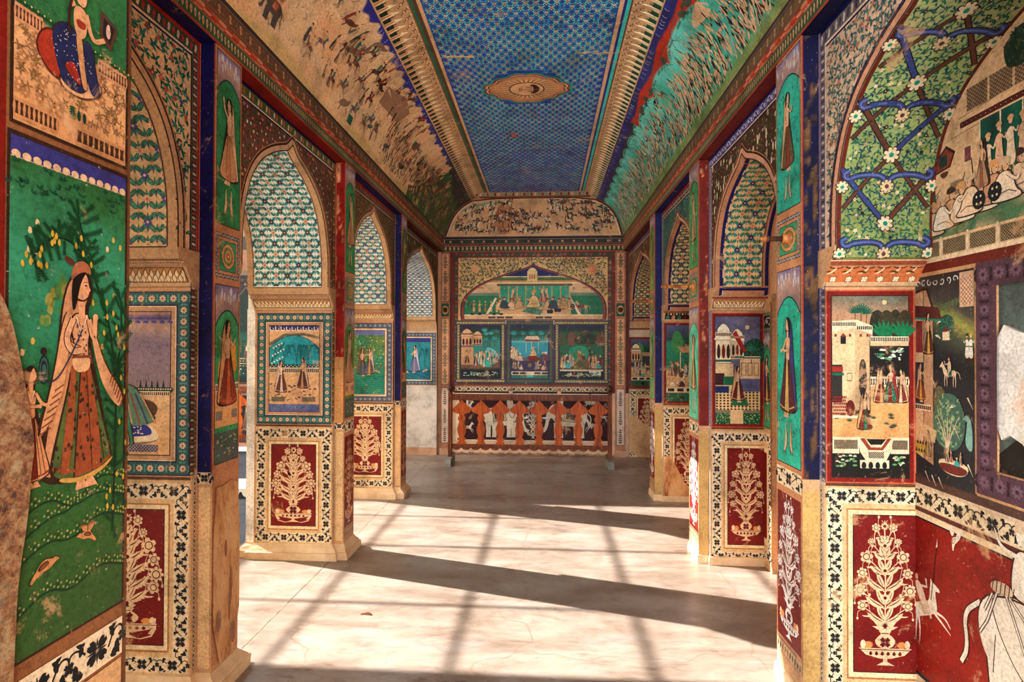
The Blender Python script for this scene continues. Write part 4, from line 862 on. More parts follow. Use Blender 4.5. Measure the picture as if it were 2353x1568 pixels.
def pic_seated_lady(c, x0, x1, z0, z1):  # near left pier: lady on a blue rug under a violet sky
    W, H_ = x1-x0, z1-z0
    c.grid(x0, z0, x1, z1, .014, lambda U, V: blend((0, (224, 168, 110)), (.40, (232, 184, 130)), (.43, (146, 120, 122)), (.8, (132, 110, 124)), (.93, (206, 160, 130)), (.955, (70, 62, 130)), (1, (190, 140, 110)))((V-z0)/H_+.02*(fbm(U, V, .1, 2)-.5)))
    for i in range(11): c.smooth([(x0+W*i/10-.02, z1-H_*.075), (x0+W*i/10, z1-H_*.05), (x0+W*i/10+.018, z1-H_*.08)], (84, 76, 140), 1)
    for i in range(5): c.poly([(x0+W*(.62+.07*i), z0+H_*.455), (x0+W*(.64+.07*i), z0+H_*.53), (x0+W*(.66+.07*i), z0+H_*.455)], (22, 40, 26), 2)
    for i in range(18): c.ell(x0+W*(.5+.03*i), z0+H_*.455, .012, .012, (34, 60, 34), 2, 7); c.ell(x0+W*(.5+.03*i), z0+H_*.46, .004, .004, CR, 3, 5)
    rail(c, x0+W*.45, x1, z0+H_*.41, H_*.035, CR, BR, 22, 3)
    c.smooth([(x0-W*.1, z0+H_*.22), (x1-W*.22, z0+H_*.24), (x1-W*.12, z0+H_*.34), (x1-W*.3, z0+H_*.4), (x0, z0+H_*.4)], BR, 4); c.smooth([(x0-W*.1, z0+H_*.2), (x1-W*.3, z0+H_*.18), (x1-W*.16, z0+H_*.14), (x1-W*.12, z0+H_*.1), (x1-W*.4, z0+H_*.06), (x0-.01, z0+H_*.07)], (150, 110, 80), 4)
    c.smooth([(x0-W*.1, z0+H_*.21), (x1-W*.24, z0+H_*.22), (x1-W*.12, z0+H_*.14), (x1-W*.16, z0+H_*.09), (x0+W*.2, z0+H_*.075), (x0-.02, z0+H_*.1)], (238, 208, 160), 5); c.smooth([(x0, z0+H_*.225), (x1-W*.32, z0+H_*.225), (x1-W*.2, z0+H_*.17), (x1-W*.24, z0+H_*.125), (x0, z0+H_*.12)], (36, 40, 120), 6)
    r = rnd(2); [c.ell(x0+W*r.uniform(.05, .68), z0+H_*r.uniform(.135, .21), .005, .003, CR, 7, 5) for _ in range(60)]
    q = c.sub(x0+W*.42, z0+H_*.2, 0, -1)
    for g, cc, zz in ((1.03, DBR, 8), (1, (96, 128, 96), 9)): q.smooth([(-.17*g, 0), (.15*g, 0), (.17*g, .03), (.1, .09*g), (.05*g, .17), (-.05, .18*g), (-.1*g, .1)], cc, zz)
    for i in range(9): q.line([(-.15+.035*i, .01), (-.08+.022*i, .14)], .007, ((206, 150, 100), (40, 60, 110), (150, 60, 50))[i % 3], 10)
    woman(c, x0+W*.40, z0+H_*.02, H_*.52, -1, skirt=(150, 130, 96), veil=(52, 128, 96), panel=(216, 170, 110), z=11, bod=(222, 164, 110), arm=1)
    lattice(c, x0+W*.5, z0+H_*.02, x0+W*.86, z0+H_*.07, (206, 180, 140), (44, 46, 96), .014, 9)
def pic_green_pair(c, x0, x1, z0, z1, seed=0, water=(26, 116, 92)):
    W, H_ = x1-x0, z1-z0; c.grid(x0, z0, x1, z1, .014, lambda U, V: blend((0, (60, 110, 60)), (.35, (110, 128, 62)), (.6, (44, 130, 96)), (1, (48, 150, 120)))(fbm(U, V, .09, seed)))
    c.rect(x0, z1-H_*.07, x1, z1, (110, 110, 160), 1); c.grid(x0, z0, x1, z0+H_*.3, .014, lambda U, V: blend((0, water), (1, (50, 150, 120)))(fbm(U, V, .05, seed+2)), 1)
    for i in range(9): c.line([(x0+W*t, z0+H_*(.03+.03*i)+.004*math.sin(20*t+i)) for t in np.linspace(0, 1, 16)], .0035, (16, 60, 60), 2)
    field(c, x0, z0+H_*.4, x1, z1-H_*.08, .035, lambda x, y, m: True, [(216, 190, 110)], [(30, 86, 50), (150, 160, 80), (26, 100, 80)], seed, 2, .3)
    woman(c, x0+W*.42, z0+H_*.28, H_*.45, 1, skirt=(70, 100, 76), veil=(130, 84, 70), panel=(110, 90, 130), z=6); woman(c, x0+W*.62, z0+H_*.3, H_*.43, -1, skirt=(110, 96, 120), veil=(206, 180, 160), panel=OC, z=6); bird(c, x0+W*.82, z0+H_*.36, .03, -1, CR, z=8)
def pic_blue_lady(c, x0, x1, z0, z1):
    W, H_ = x1-x0, z1-z0; c.grid(x0, z0, x1, z1, .02, lambda U, V: blend((0, (24, 92, 110)), (.4, (34, 130, 140)), (1, (60, 160, 160)))(fbm(U, V, .15, 5)*.6+.3*(V-z0)/H_))
    for i in range(14): c.line([(x0+W*t, z0+H_*(.02+.016*i)+.004*math.sin(18*t+i)) for t in np.linspace(0, 1, 14)], .004, (20, 60, 90), 1)
    c.rect(x0, z1-.045, x1, z1, (56, 52, 120), 2); [c.poly([(x0+W*(i+.1)/12, z1-.045), (x0+W*(i+.9)/12, z1-.045), (x0+W*(i+.5)/12, z1-.065)], (56, 52, 120), 2) for i in range(12)]
    willow(c, x0+W*.8, z0+H_*.3, H_*.5, W*.4, (24, 96, 100), 3, 12); woman(c, x0+W*.45, z0+H_*.16, H_*.68, -1, skirt=(112, 116, 160), veil=(190, 180, 190), panel=(160, 130, 140), bod=(222, 196, 160), z=6, arm=2)
    bird(c, x0+W*.13, z0+H_*.2, W*.11, -1, CR, z=5); bird(c, x0+W*.82, z0+H_*.22, W*.11, 1, (222, 190, 160), z=5)
def pic_palace(c, x0, x1, z0, z1):       # second right pier: white kiosk by moonlight
    W, H_ = x1-x0, z1-z0; c.grid(x0, z0, x1, z1, .012, lambda U, V: blend((0, (70, 74, 110)), (.5, (96, 96, 124)), (1, (130, 110, 120)))(fbm(U, V, .1, 9)))
    c.ell(x0+W*.72, z0+H_*.9, .019, .019, (60, 56, 70), 1, 14); c.ell(x0+W*.72, z0+H_*.9, .015, .015, (240, 206, 150), 2, 14)
    bushy(c, x0+W*.88, z0+H_*.55, W*.5, H_*.24, (20, 52, 36), (50, 96, 60), 90, 3, 2); palmtree(c, x0+W*.8, z0+H_*.56, H_*.2, (40, 104, 70), z=4)
    c.rect(x0+W*.55, z0+H_*.42, x1, z0+H_*.6, (222, 178, 124), 4); [c.frame(x0+W*(.58+.14*i), z0+H_*.45, x0+W*(.69+.14*i), z0+H_*.57, .004, BR, 5) for i in range(3)]; rail(c, x0+W*.55, x1, z0+H_*.6, H_*.03, CR, DG, 12, 5)
    pavilion(c, x0+.0, z0+H_*.56, W*.36, H_*.42, (236, 206, 160), (240, 220, 180), (30, 90, 66), 6, 1); pavilion(c, x0+W*.34, z0+H_*.6, W*.3, H_*.32, (230, 196, 150), (240, 216, 170), (30, 90, 66), 7, 1)
    c.poly([(x0+W*.38, z0+H_*.84), (x0+W*.62, z0+H_*.66), (x0+W*.7, z0+H_*.68), (x0+W*.46, z0+H_*.87)], (150, 36, 26), 12)
    c.rect(x0, z0+H_*.3, x0+W*.4, z0+H_*.56, (226, 186, 130), 6); c.rect(x0, z0+H_*.36, x0+W*.2, z0+H_*.47, (60, 30, 28), 7); c.rect(x0+W*.18, z0+H_*.36, x0+W*.4, z0+H_*.44, (30, 104, 66), 8); c.rect(x0, z0+H_*.29, x0+W*.3, z0+H_*.35, (30, 44, 90), 8)
    c.grid(x0, z0, x1, z0+H_*.3, .02, lambda U, V: blend((0, (224, 178, 120)), (1, (232, 190, 134)))(fbm(U, V, .1, 1)), 5)
    for j in range(7):
        for i in range(12):
            xx, yy = x0+W*(.02+.082*i), z0+H_*(.13+.026*j)
            if yy < z0+H_*.3 or i > 7: c.ell(xx+.004, yy+.004, .0075, .0065, (30, 44, 34), 6, 8)
    c.rect(x0, z0, x1, z0+H_*.1, (30, 84, 50), 7); r = rnd(1); [c.ell(x0+W*r.random(), z0+H_*.1*r.random(), .0035, .0035, (206, 206, 120), 8, 5) for _ in range(90)]
    c.rect(x0+W*.33, z0, x0+W*.62, z0+H_*.13, (226, 180, 124), 9); lattice(c, x0, z0+H_*.1, x0+W*.34, z0+H_*.13, CR, BK, .01, 9); lattice(c, x0+W*.62, z0+H_*.1, x1, z0+H_*.13, CR, BK, .01, 9)
    c.poly([(x0+W*.33, z0+H_*.17), (x0+W*.75, z0+H_*.17), (x0+W*.68, z0+H_*.24), (x0+W*.42, z0+H_*.24)], (36, 100, 56), 9); woman(c, x0+W*.5, z0+H_*.2, H_*.34, 1, skirt=(110, 30, 26), veil=(214, 160, 100), panel=(220, 180, 120), z=12, bod=(226, 180, 130))
def pic_tower(c, x0, x1, z0, z1):        # near right pier: tower, ladies and lotus pond at night
    W, H_ = x1-x0, z1-z0; X = lambda t: x0+W*t; Z = lambda t: z0+H_*t
    c.grid(x0, z0, x1, z1, .008, lambda U, V: blend((0, (24, 22, 20)), (.12, (30, 26, 22)), (.72, (28, 24, 22)), (.76, (206, 150, 100)), (.9, (176, 130, 96)), (1, (112, 110, 92)))((V-z0)/H_+.05*(fbm(U, V, .1, 3)-.5)))
    c.ell(X(.69), Z(.965), .0095, .0095, (228, 190, 120), 1, 14)
    for k, (xx, hh) in enumerate(((.3, .16), (.38, .18), (.45, .15))): palmtree(c, X(xx), Z(.84), H_*hh*.7, (26, 84, 60), z=2, n=9)
    for i, (xx, cc) in enumerate(((.6, (44, 40, 26)), (.72, (60, 50, 30)), (.84, (50, 46, 28)), (.95, (66, 52, 32)))): bushy(c, X(xx), Z(.77), W*.2, H_*.15, cc, (84, 72, 44), 50, i, 2)
    for xx in (.68, .93):
        for k in range(7): cleaf(c, X(xx), Z(.77), H_*.1, .018, .6+.3*k, .2, (24, 112, 64), 5)
    c.rect(X(.5), Z(.725), X(1), Z(.775), (226, 184, 130), 7); rail(c, X(.5), X(1), Z(.745), H_*.032, CR, BK, 22, 8)
    lotus(c, X(.52), Z(.63), X(1), Z(.72), 22, 4, 6, (66, 130, 84), (232, 222, 190), .013); bird(c, X(.88), Z(.705), .018, 1, WH, z=9)
    rail(c, X(.5), X(1), Z(.5), H_*.055, CR, BK, 16, 4); c.grid(x0, z0+H_*.21, x1, Z(.42), .012, lambda U, V: blend((0, (206, 136, 76)), (1, (228, 168, 108)))(fbm(U, V, .07, 8)), 6); c.poly([(X(.4), Z(.42)), (X(1), Z(.42)), (X(1), Z(.5)), (X(.5), Z(.5))], (222, 164, 106), 6)
    c.poly([(X(0), Z(.35)), (X(.5), Z(.35)), (X(.5), Z(.8)), (X(.3), Z(.83)), (X(0), Z(.83))], DBR, 7); c.poly([(X(0), Z(.35)), (X(.30), Z(.35)), (X(.30), Z(.82)), (X(0), Z(.82))], (226, 186, 132), 8); c.poly([(X(.30), Z(.37)), (X(.49), Z(.37)), (X(.49), Z(.79)), (X(.30), Z(.82))], (206, 162, 112), 8)
    c.poly([(X(0), Z(.8)), (X(.31), Z(.82)), (X(.53), Z(.785)), (X(.53), Z(.835)), (X(.32), Z(.87)), (X(0), Z(.86))], CR, 9); rail(c, X(0), X(.31), Z(.83), H_*.03, CR, BK, 14, 10); rail(c, X(.32), X(.52), Z(.81), H_*.028, CR, BK, 8, 10)
    c.rect(X(0), Z(.41), X(.13), Z(.62), (44, 36, 30), 9); c.rect(X(0), Z(.58), X(.14), Z(.61), (150, 36, 24), 10); c.rect(X(0), Z(.56), X(.15), Z(.575), (26, 90, 60), 10)
    c.smooth([(X(.35), Z(.45)), (X(.45), Z(.45)), (X(.45), Z(.62)), (X(.40), Z(.66)), (X(.35), Z(.62))], BK, 9, 1); c.rect(X(.11), Z(.735), X(.18), Z(.775), BK, 9); c.poly([(X(.1), Z(.775)), (X(.19), Z(.775)), (X(.145), Z(.795))], (150, 50, 30), 9)
    for xx in (.03, .22, .36, .45): c.rect(X(xx), Z(.775), X(xx+.03), Z(.79), (130, 40, 26), 9)
    c.rect(X(.19), Z(.53), X(.26), Z(.575), BR, 9); c.rect(X(.195), Z(.534), X(.255), Z(.571), (226, 186, 132), 10)
    for j in range(6):
        for i in range(8): c.poly([(X(.0+.022*i+.011*(j % 2)), Z(.35+.018*j)), (X(.011+.022*i+.011*(j % 2)), Z(.36+.018*j)), (X(.022+.022*i+.011*(j % 2)), Z(.35+.018*j)), (X(.011+.022*i+.011*(j % 2)), Z(.34+.018*j))], (130, 24, 16), 11)
    c.rect(X(0), Z(.325), X(.36), Z(.34), CR, 11); c.ell(X(.235), Z(.38), W*.06, H_*.045, (110, 30, 20), 12, 14, .4)
    woman(c, X(.63), Z(.40), H_*.2, 1, skirt=(140, 40, 30), veil=(226, 180, 120), panel=(216, 150, 90), z=12); woman(c, X(.9), Z(.4), H_*.2, -1, skirt=(124, 24, 22), veil=(222, 170, 120), panel=(222, 180, 130), z=12, spots=CR); woman(c, X(.76), Z(.40), H_*.225, -1, skirt=(26, 110, 72), veil=(150, 40, 40), panel=(124, 26, 22), z=18, arm=2, spots=CR)
    woman(c, X(.42), Z(.25), H_*.22, 1, skirt=(126, 36, 20), veil=(210, 150, 90), panel=(30, 104, 60), z=16, arm=1)
    r = rnd(6)
    for i in range(13):
        xx, yy = X(r.uniform(.05, .95)), Z(r.uniform(.24, .36))
        for k in range(5): leaf(c, xx, yy, .016, .0045, .4+.55*k, (60, 70, 44), 9)
    c.grid(x0, z0, x1, Z(.2), .02, lambda U, V: np.broadcast_to(np.array((28, 25, 20)), U.shape+(3,)), 7)
    for a, b in ((0, .35), (.76, 1)): c.rect(X(a), Z(.13), X(b), Z(.22), CR, 9); lattice(c, X(a+.02), Z(.155), X(b-.02), Z(.205), (206, 170, 120), BK, .008, 10)
    c.poly([(X(.33), Z(.22)), (X(.42), Z(.22)), (X(.5), Z(.18)), (X(.64), Z(.18)), (X(.72), Z(.22)), (X(.8), Z(.22)), (X(.76), Z(.14)), (X(.7), Z(.09)), (X(.44), Z(.09)), (X(.36), Z(.14))], CR, 11); c.poly([(X(.36), Z(.215)), (X(.42), Z(.215)), (X(.5), Z(.165)), (X(.64), Z(.165)), (X(.72), Z(.215)), (X(.77), Z(.215)), (X(.66), Z(.15)), (X(.47), Z(.15))], (150, 60, 30), 12)
    lattice(c, X(.47), Z(.105), X(.67), Z(.14), CR, BK, .008, 12); [c.smooth([(X(a), Z(.05)), (X(a+.06), Z(.05)), (X(a+.06), Z(.075)), (X(a+.03), Z(.088)), (X(a), Z(.075))], BK, 12, 1) for a in (.38, .47, .56, .65)]
    c.rect(X(.36), Z(.05), X(.74), Z(.095), CR, 10)
    lotus(c, X(.02), Z(.04), X(.34), Z(.13), 22, 2, 9, (84, 140, 80), (226, 206, 160), .011); lotus(c, X(.76), Z(.05), X(.98), Z(.13), 18, 3, 9, (84, 140, 80), (226, 206, 160), .011)
def pic_terrace(c, x0, x1, z0, z1, seed=0, night=0):   # right piers further back
    W, H_ = x1-x0, z1-z0; X = lambda t: x0+W*t; Z = lambda t: z0+H_*t
    c.grid(x0, z0, x1, z1, .02, lambda U, V: blend((0, (206, 150, 92)), (.4, (222, 168, 108)), (.42, (30, 110, 80) if not night else (52, 54, 60)), (.78, (44, 130, 96) if not night else (60, 62, 70)), (.8, (46, 64, 66)), (1, (90, 90, 130)))((V-z0)/H_+.04*(fbm(U, V, .1, seed)-.5)))
    bushy(c, X(.35), Z(.62), W*.35, H_*.3, (60, 130, 70), (96, 160, 90), 60, 2, 2); bushy(c, X(.8), Z(.6), W*.5, H_*.25, (20, 70, 50), (40, 100, 70), 60, 3, 2)
    c.poly([(X(.35), Z(.72)), (X(1), Z(.72)), (X(1), Z(.64)), (X(.5), Z(.64))], (196, 140, 100), 5); c.line([(X(.45), Z(.65)), (X(.45), Z(.42))], .008, CR, 5)
    if night: pavilion(c, X(.0), Z(.5), W*.4, H_*.45, (216, 170, 120), CR, GN, 5, 1)
    crowd(c, X(.1), X(.95), Z(.32), H_*.2, 8, seed, 8); crowd(c, X(.05), X(.9), Z(.2), H_*.17, 7, seed+1, 14); c.rect(x0, Z(.12), x1, Z(.18), CR, 18); [c.rect(X(.05+.3*i), Z(.13), X(.25+.3*i), Z(.17), BK, 19) for i in range(3)]
    c.rect(x0, z0, x1, Z(.11), (36, 90, 60), 18); c.ell(X(.5), Z(.05), .02, .02, BK, 19)
def paint_hunt_wall(s, c, U0, U1, cy, wy, zw0, zw1):
    """nearest right niche: elephant hunt dado, night lake picture, court scene above. u = -y, from U0 (far) to U1 (near)"""
    q = c.sub(0, 0, z=1)
    # court scene tympanum
    Y = lambda t: 1.83+t
    c.grid(U0, 1.83, U1, 2.66, .03, lambda U, V: blend((0, (222, 176, 130)), (.6, (226, 184, 140)), (1, (206, 160, 120)))(fbm(U, V, .3, 4)), 1)
    q.rect(U0, 1.795, U1, 1.83, (110, 34, 22), 0); q.rect(U0, 1.83, U1, 1.845, CR, 1)
    for i in range(11): lattice(q, U0+.03+.13*i, 1.85, U0+.14+.13*i, 1.905, (196, 160, 110), (60, 54, 40), .011, 2); q.rect(U0+.145+.13*i, 1.84, U0+.155+.13*i, 1.92, CR, 4)
    q.grid(U0+.06, 1.915, U1, 1.98, .03, lambda U, V: blend((0, (150, 130, 80)), (.5, (70, 110, 76)), (1, (206, 160, 120)))(fbm(U, V, .02, 7)), 2)
    for i, (u, z_, sh) in enumerate(((.075, 1.93, 0), (.115, 1.925, 1), (.165, 1.94, 0), (.205, 1.945, 1), (.255, 1.95, 0), (.300, 1.965, 1), (.35, 1.965, 0), (.40, 1.98, 0), (.445, 1.975, 1), (.495, 1.985, 0))): seated(q, U0+u, z_, .135 if i < 3 else .15, 1 if i % 5 else -1, ((236, 206, 170), (230, 190, 150), (240, 214, 180), (214, 150, 110))[i % 4], ((60, 40, 30), (214, 150, 90), (206, 170, 130))[i % 3], 6+(i % 3)*8, shield=BK if sh else None)
    q.grid(U0+.335, 2.08, U0+1.1, 2.29, .03, lambda U, V: blend((0, (14, 50, 46)), (.45, (24, 110, 86)), (1, (14, 40, 40)))(vnoise(U*3, V*.2, .05, 2)), 2)
    for i in range(7): q.rect(U0+.335+.085*i, 2.05, U0+.341+.085*i, 2.285, CR, 4)
    q.poly([(U0+.21, 2.27), (U0+.25, 2.315), (U1, 2.32), (U1, 2.285), (U0+.26, 2.285)], (234, 200, 150), 3); hband(q, U0+.25, U1, 2.302, .022, lambda cc, L, w, r: b_ros(cc, L, w, r, bg=(96, 30, 24), fg=(30, 24, 20), cen=CR, lf=(90, 30, 24)), 1, 5)
    for i in range(5): lattice(q, U0+.28+.1*i, 2.34, U0+.37+.1*i, 2.42, (196, 150, 110), (90, 70, 50), .014, 3); q.line([(U0+.2+.02*i, 2.27+.03*i), (U1, 2.33+.03*i)], .002, BR, 2)
    bushy(q, U0+.5, 2.40, .12, .12, (36, 50, 36), (70, 84, 56), 60, 3, 6); bushy(q, U0+.62, 2.42, .16, .14, (36, 50, 36), (70, 84, 56), 60, 4, 6)
    for i, (u, z_) in enumerate(((.375, 2.04), (.42, 2.06), (.465, 2.065), (.51, 2.06))): man(q, U0+u, z_, .19, 1, ((232, 200, 160), (222, 170, 130))[i % 2], (206, 150, 100), 8, sash=(206, 170, 120))
    woman(q, U0+.352, 2.04, .18, -1, skirt=(200, 150, 110), veil=(60, 40, 34), panel=(150, 90, 60), z=16, arm=1); q.poly([(U0+.270, 2.155), (U0+.305, 2.16), (U0+.30, 2.225), (U0+.262, 2.215)], CR, 5); lattice(q, U0+.270, 2.163, U0+.298, 2.215, (150, 60, 50), (110, 60, 60), .010, 6); q.line([(U0+.30, 2.17), (U0+.315, 2.05)], .004, DBR, 6)
    q.poly([(U0+.11, 2.16), (U0+.2, 2.17), (U0+.225, 2.22), (U0+.18, 2.255), (U0+.12, 2.21)], DBR, 5); q.poly([(U0+.12, 2.165), (U0+.195, 2.175), (U0+.215, 2.215), (U0+.18, 2.245), (U0+.13, 2.21)], (140, 60, 44), 6); q.rect(U0+.145, 2.18, U0+.185, 2.222, (36, 60, 50), 7); q.smooth([(U0+.14, 2.16), (U0+.2, 2.16), (U0+.17, 2.13)], BR, 6)
    for i in range(4): man(q, U0+.03+.028*i, 1.93+.035*i, .11, 1, ((90, 120, 80), (150, 60, 40), CR, (60, 90, 70))[i], RD, 5)
    q.line([(U0+.235, 2.02), (U0+.27, 2.13)], .003, DBR, 5); lattice(q, U0+.20, 2.06, U0+.26, 2.11, (206, 160, 120), (110, 90, 70), .010, 4)
    for k in range(5): q.line([(U0+.02, 1.91+.02*k), (U0+.11+.01*k, 2.02+.02*k)], .003, BR, 4)
    # purple framed recess: frame band
    F0, F1 = -(cy+wy)-.075, -(cy-wy)+.075
    pf = lambda cc, L, w, r: b_ros(cc, L, w, r, bg=(84, 54, 64), fg=(116, 84, 94), cen=(60, 34, 44), lf=(44, 26, 34), pitch=.9)
    q.frame(F0, zw0-.09, F1, zw1+.0, .087, (88, 54, 58), 3)
    for a, b in ((F0+.034, zw0-.07),): pass
    hband(q, F0, F1, zw0-.045, .075, pf, 1, 5); vband(q, F0+.038, zw0, zw1-.08, .065, pf, 2, 5); vband(q, F1-.038, zw0, zw1-.08, .065, pf, 2, 5); hband(q, F0, F1, zw1-.045, .075, pf, 3, 5)
    # night lake picture between the corner and the frame
    a, b, z0, z1 = U0+.006, F0-.008, .99, 1.78; W, H_ = b-a, z1-z0; X = lambda t: a+W*t; Z = lambda t: z0+H_*t
    q.rect(U0, .955, F0, .99, (60, 40, 34), 2); q.rect(U0, .955, U1, .985, (84, 56, 44), 3)
    q.grid(a, z0, b, z1, .008, lambda U, V: blend((0, (42, 42, 44)), (.62, (38, 38, 42)), (.72, (70, 76, 56)), (.8, (150, 150, 70)), (.86, (70, 66, 60)), (1, (40, 36, 36)))((V-z0)/H_+.16*(U-a)/W-.10+.04*fbm(U, V, .05, 1)), 2)
    for i in range(9): spiral(q, X(.05+.11*i), Z(.965), .014, i, 1, .005, (226, 220, 200), 4)
    for i in range(11): q.ell(X(.45+.055*i), Z(.83+.006*i), .008, .014, (90, 100, 60), 4, 7)
    q.rect(X(.78), Z(.83), X(1), Z(.99), (206, 160, 120), 4); lattice(q, X(.79), Z(.84), X(.99), Z(.97), (110, 60, 50), (226, 180, 140), .016, 5)
    q.poly([(X(0), Z(.10)), (X(.34), Z(.06)), (X(.34), Z(.84)), (X(.22), Z(.95)), (X(0), Z(.93))], DBR, 5); q.poly([(X(0), Z(.11)), (X(.15), Z(.09)), (X(.15), Z(.93)), (X(0), Z(.92))], (214, 166, 120), 6); q.poly([(X(.16), Z(.09)), (X(.33), Z(.07)), (X(.33), Z(.82)), (X(.21), Z(.93)), (X(.16), Z(.93))], (190, 140, 100), 6)
    q.rect(X(.01), Z(.62), X(.14), Z(.78), (130, 44, 40), 7); q.poly([(X(0), Z(.80)), (X(.5), Z(.78)), (X(.42), Z(.84)), (X(0), Z(.86))], (90, 40, 34), 8); q.line([(X(0), Z(.795)), (X(.5), Z(.775))], .007, (26, 130, 100), 9); q.rect(X(0), Z(.36), X(.16), Z(.57), (40, 50, 54), 7); woman(q, X(.1), Z(.37), H_*.2, 1, skirt=(150, 70, 50), veil=(206, 150, 110), z=9); woman(q, X(.25), Z(.6), H_*.22, 1, skirt=(90, 50, 40), veil=(150, 120, 90), z=9)
    rail(q, X(0), X(.3), Z(.33), H_*.03, CR, DBR, 8, 8); q.poly([(X(.12), Z(.27)), (X(.4), Z(.24)), (X(.36), Z(.18)), (X(.16), Z(.2))], (206, 170, 120), 9); q.rect(X(.0), Z(.11), X(.3), Z(.17), (196, 150, 60), 8)
    for i in range(12): q.poly([(X(.025*i), Z(.12+.04*(i % 2))), (X(.025*i+.02), Z(.14+.04*(i % 2))), (X(.025*i+.04), Z(.12+.04*(i % 2)))], DBR, 10)
    woman(q, X(.24), Z(.1), H_*.14, -1, skirt=(150, 120, 90), veil=(196, 150, 110), z=11)
    bushy(q, X(.60), Z(.16), W*.5, H_*.26, (66, 100, 80), (140, 160, 110), 130, 5, 8); bushy(q, X(.45), Z(.3), W*.2, H_*.16, (90, 90, 60), (180, 130, 90), 60, 6, 7)
    for k in (-2, -1, 0, 1, 2): q.line(curve([(X(.58), Z(.13)), (X(.58+.02*k), Z(.22)), (X(.58+.09*k), Z(.32))]), .006, (222, 190, 150), 11, True)
    q.smooth([(X(.38), Z(.12)), (X(.95), Z(.12)), (X(.86), Z(.05)), (X(.5), Z(.05))], CR, 11); q.smooth([(X(.4), Z(.1)), (X(.93), Z(.1)), (X(.85), Z(.055)), (X(.5), Z(.055))], (112, 44, 36), 12); crowd(q, X(.55), X(.85), Z(.1), H_*.07, 4, 3, 12)
    horse(q, X(.62), Z(.46), H_*.11, -1, (226, 190, 150), (226, 190, 150), 9, 0); bird(q, X(.66), Z(.37), .018, 1, WH, z=8, wing=CR); bird(q, X(.42), Z(.7), .016, -1, WH, z=8, wing=CR); bird(q, X(.6), Z(.72), .014, 1, WH, z=8, wing=CR); bird(q, X(.45), Z(.77), .014, 1, WH, z=8, wing=CR)
    q.rect(X(.5), Z(.68), X(.62), Z(.72), CR, 8); q.poly([(X(.48), Z(.72)), (X(.64), Z(.72)), (X(.56), Z(.745))], (110, 40, 40), 9); bushy(q, X(.57), Z(.70), W*.25, H_*.1, (40, 80, 60), (90, 140, 100), 30, 1, 6)
    q.smooth([(X(.97), Z(.17)), (X(.86), Z(.2)), (X(.88), Z(.27)), (X(.9), Z(.32)), (X(.84), Z(.3)), (X(.86), Z(.345)), (X(.95), Z(.33)), (X(.98), Z(.25))], (130, 170, 150), 8)
    for k, (xx, yy) in enumerate(((.3, .5), (.7, .27), (.9, .42), (.18, .03), (.3, .02), (.42, .02), (.9, .12))): q.line([(X(xx), Z(yy)), (X(xx+.08), Z(yy-.05))], .007, (222, 196, 160), 8, True)
    man(q, X(.9), Z(.58), H_*.13, -1, WH, BK, 8); man(q, X(.96), Z(.58), H_*.13, 1, WH, OC, 8)
    # dado with riders and elephants
    q.rect(U0, .03, U1, .955, (226, 190, 150), 2); hband(q, U0, U1, .905, .075, b_vine, 3, 4); q.rect(U0, .845, U1, .862, (90, 40, 30), 4); q.rect(U0, .82, U1, .843, CR, 4); q.rect(U0, .815, U1, .821, BK, 4)
    z = 5; q.grid(U0, .2, U1, .815, .05, lambda U, V: blend((0, (104, 14, 10)), (.5, (138, 24, 16)), (1, (150, 34, 24)))(fbm(U, V, .15, 3)), 5); q.rect(U0, .185, U1, .2, BK, 5); hband(q, U0, U1, .06, .07, b_vine, 3, 4)
    wh = (236, 214, 184)
    horse(q.sub(U0+.115, .37, .5), 0, 0, .20, 1, wh, (226, 190, 160), 9, 1, (206, 176, 140)); q.line([(U0+.09, .52), (U0+.122, .74)], .004, (60, 14, 12), 9); q.poly([(U0+.118, .73), (U0+.128, .74), (U0+.126, .77)], wh, 10)
    bird(q.sub(U0+.215, .79, .7), 0, 0, .034, 1, wh, (80, 14, 10), CR, 9); q.smooth([(U0+.20, .80), (U0+.185, .83), (U0+.20, .85), (U0+.215, .82)], wh, 9); q.smooth([(U0+.215, .80), (U0+.235, .84), (U0+.25, .83), (U0+.23, .79)], wh, 9)
    elephant(q, U0+.60, .22, .54, 1, wh, (60, 22, 18), 9, cloth=None, pat=(120, 80, 60)); d = q.sub(U0+.60, .22, 0, .54)
    d.smooth([(-.44, .86), (-.05, .90), (.1, .86), (.12, .5), (.02, .36), (-.18, .40), (-.36, .62)], (60, 22, 18), 14); d.smooth([(-.43, .85), (-.05, .89), (.09, .85), (.11, .51), (.02, .37), (-.18, .41), (-.35, .62)], (230, 206, 176), 15)
    for P in ([(-.36, .88), (-.44, .66), (-.5, .56)], [(-.3, .88), (-.2, .66), (-.1, .42)], [(-.28, .88), (-.05, .68), (.1, .5)], [(-.4, .85), (-.46, .72)]): d.line(P, .022, (90, 60, 50), 16); d.line(P, .010, wh, 17)
    d.smooth([(-.42, .86), (-.24, .88), (-.26, .95), (-.40, .94)], (214, 180, 140), 18); [d.line([(-.4+.03*k, .87), (-.39+.03*k, .945)], .006, (60, 22, 18), 19) for k in range(6)]
    d.smooth([(-.26, .88), (-.05, .88), (-.1, 1.05), (-.14, 1.2), (-.24, 1.18), (-.27, 1.0)], (60, 22, 18), 17); d.smooth([(-.25, .89), (-.06, .89), (-.11, 1.05), (-.15, 1.19), (-.23, 1.17), (-.26, 1.0)], wh, 18); d.ell(-.19, 1.26, .035, .05, wh, 19, 10); d.smooth([(-.24, 1.28), (-.15, 1.29), (-.16, 1.35), (-.22, 1.36)], (214, 180, 140), 20); d.line(curve([(-.22, 1.14), (-.34, 1.16), (-.38, 1.26)]), .03, wh, 19, True)
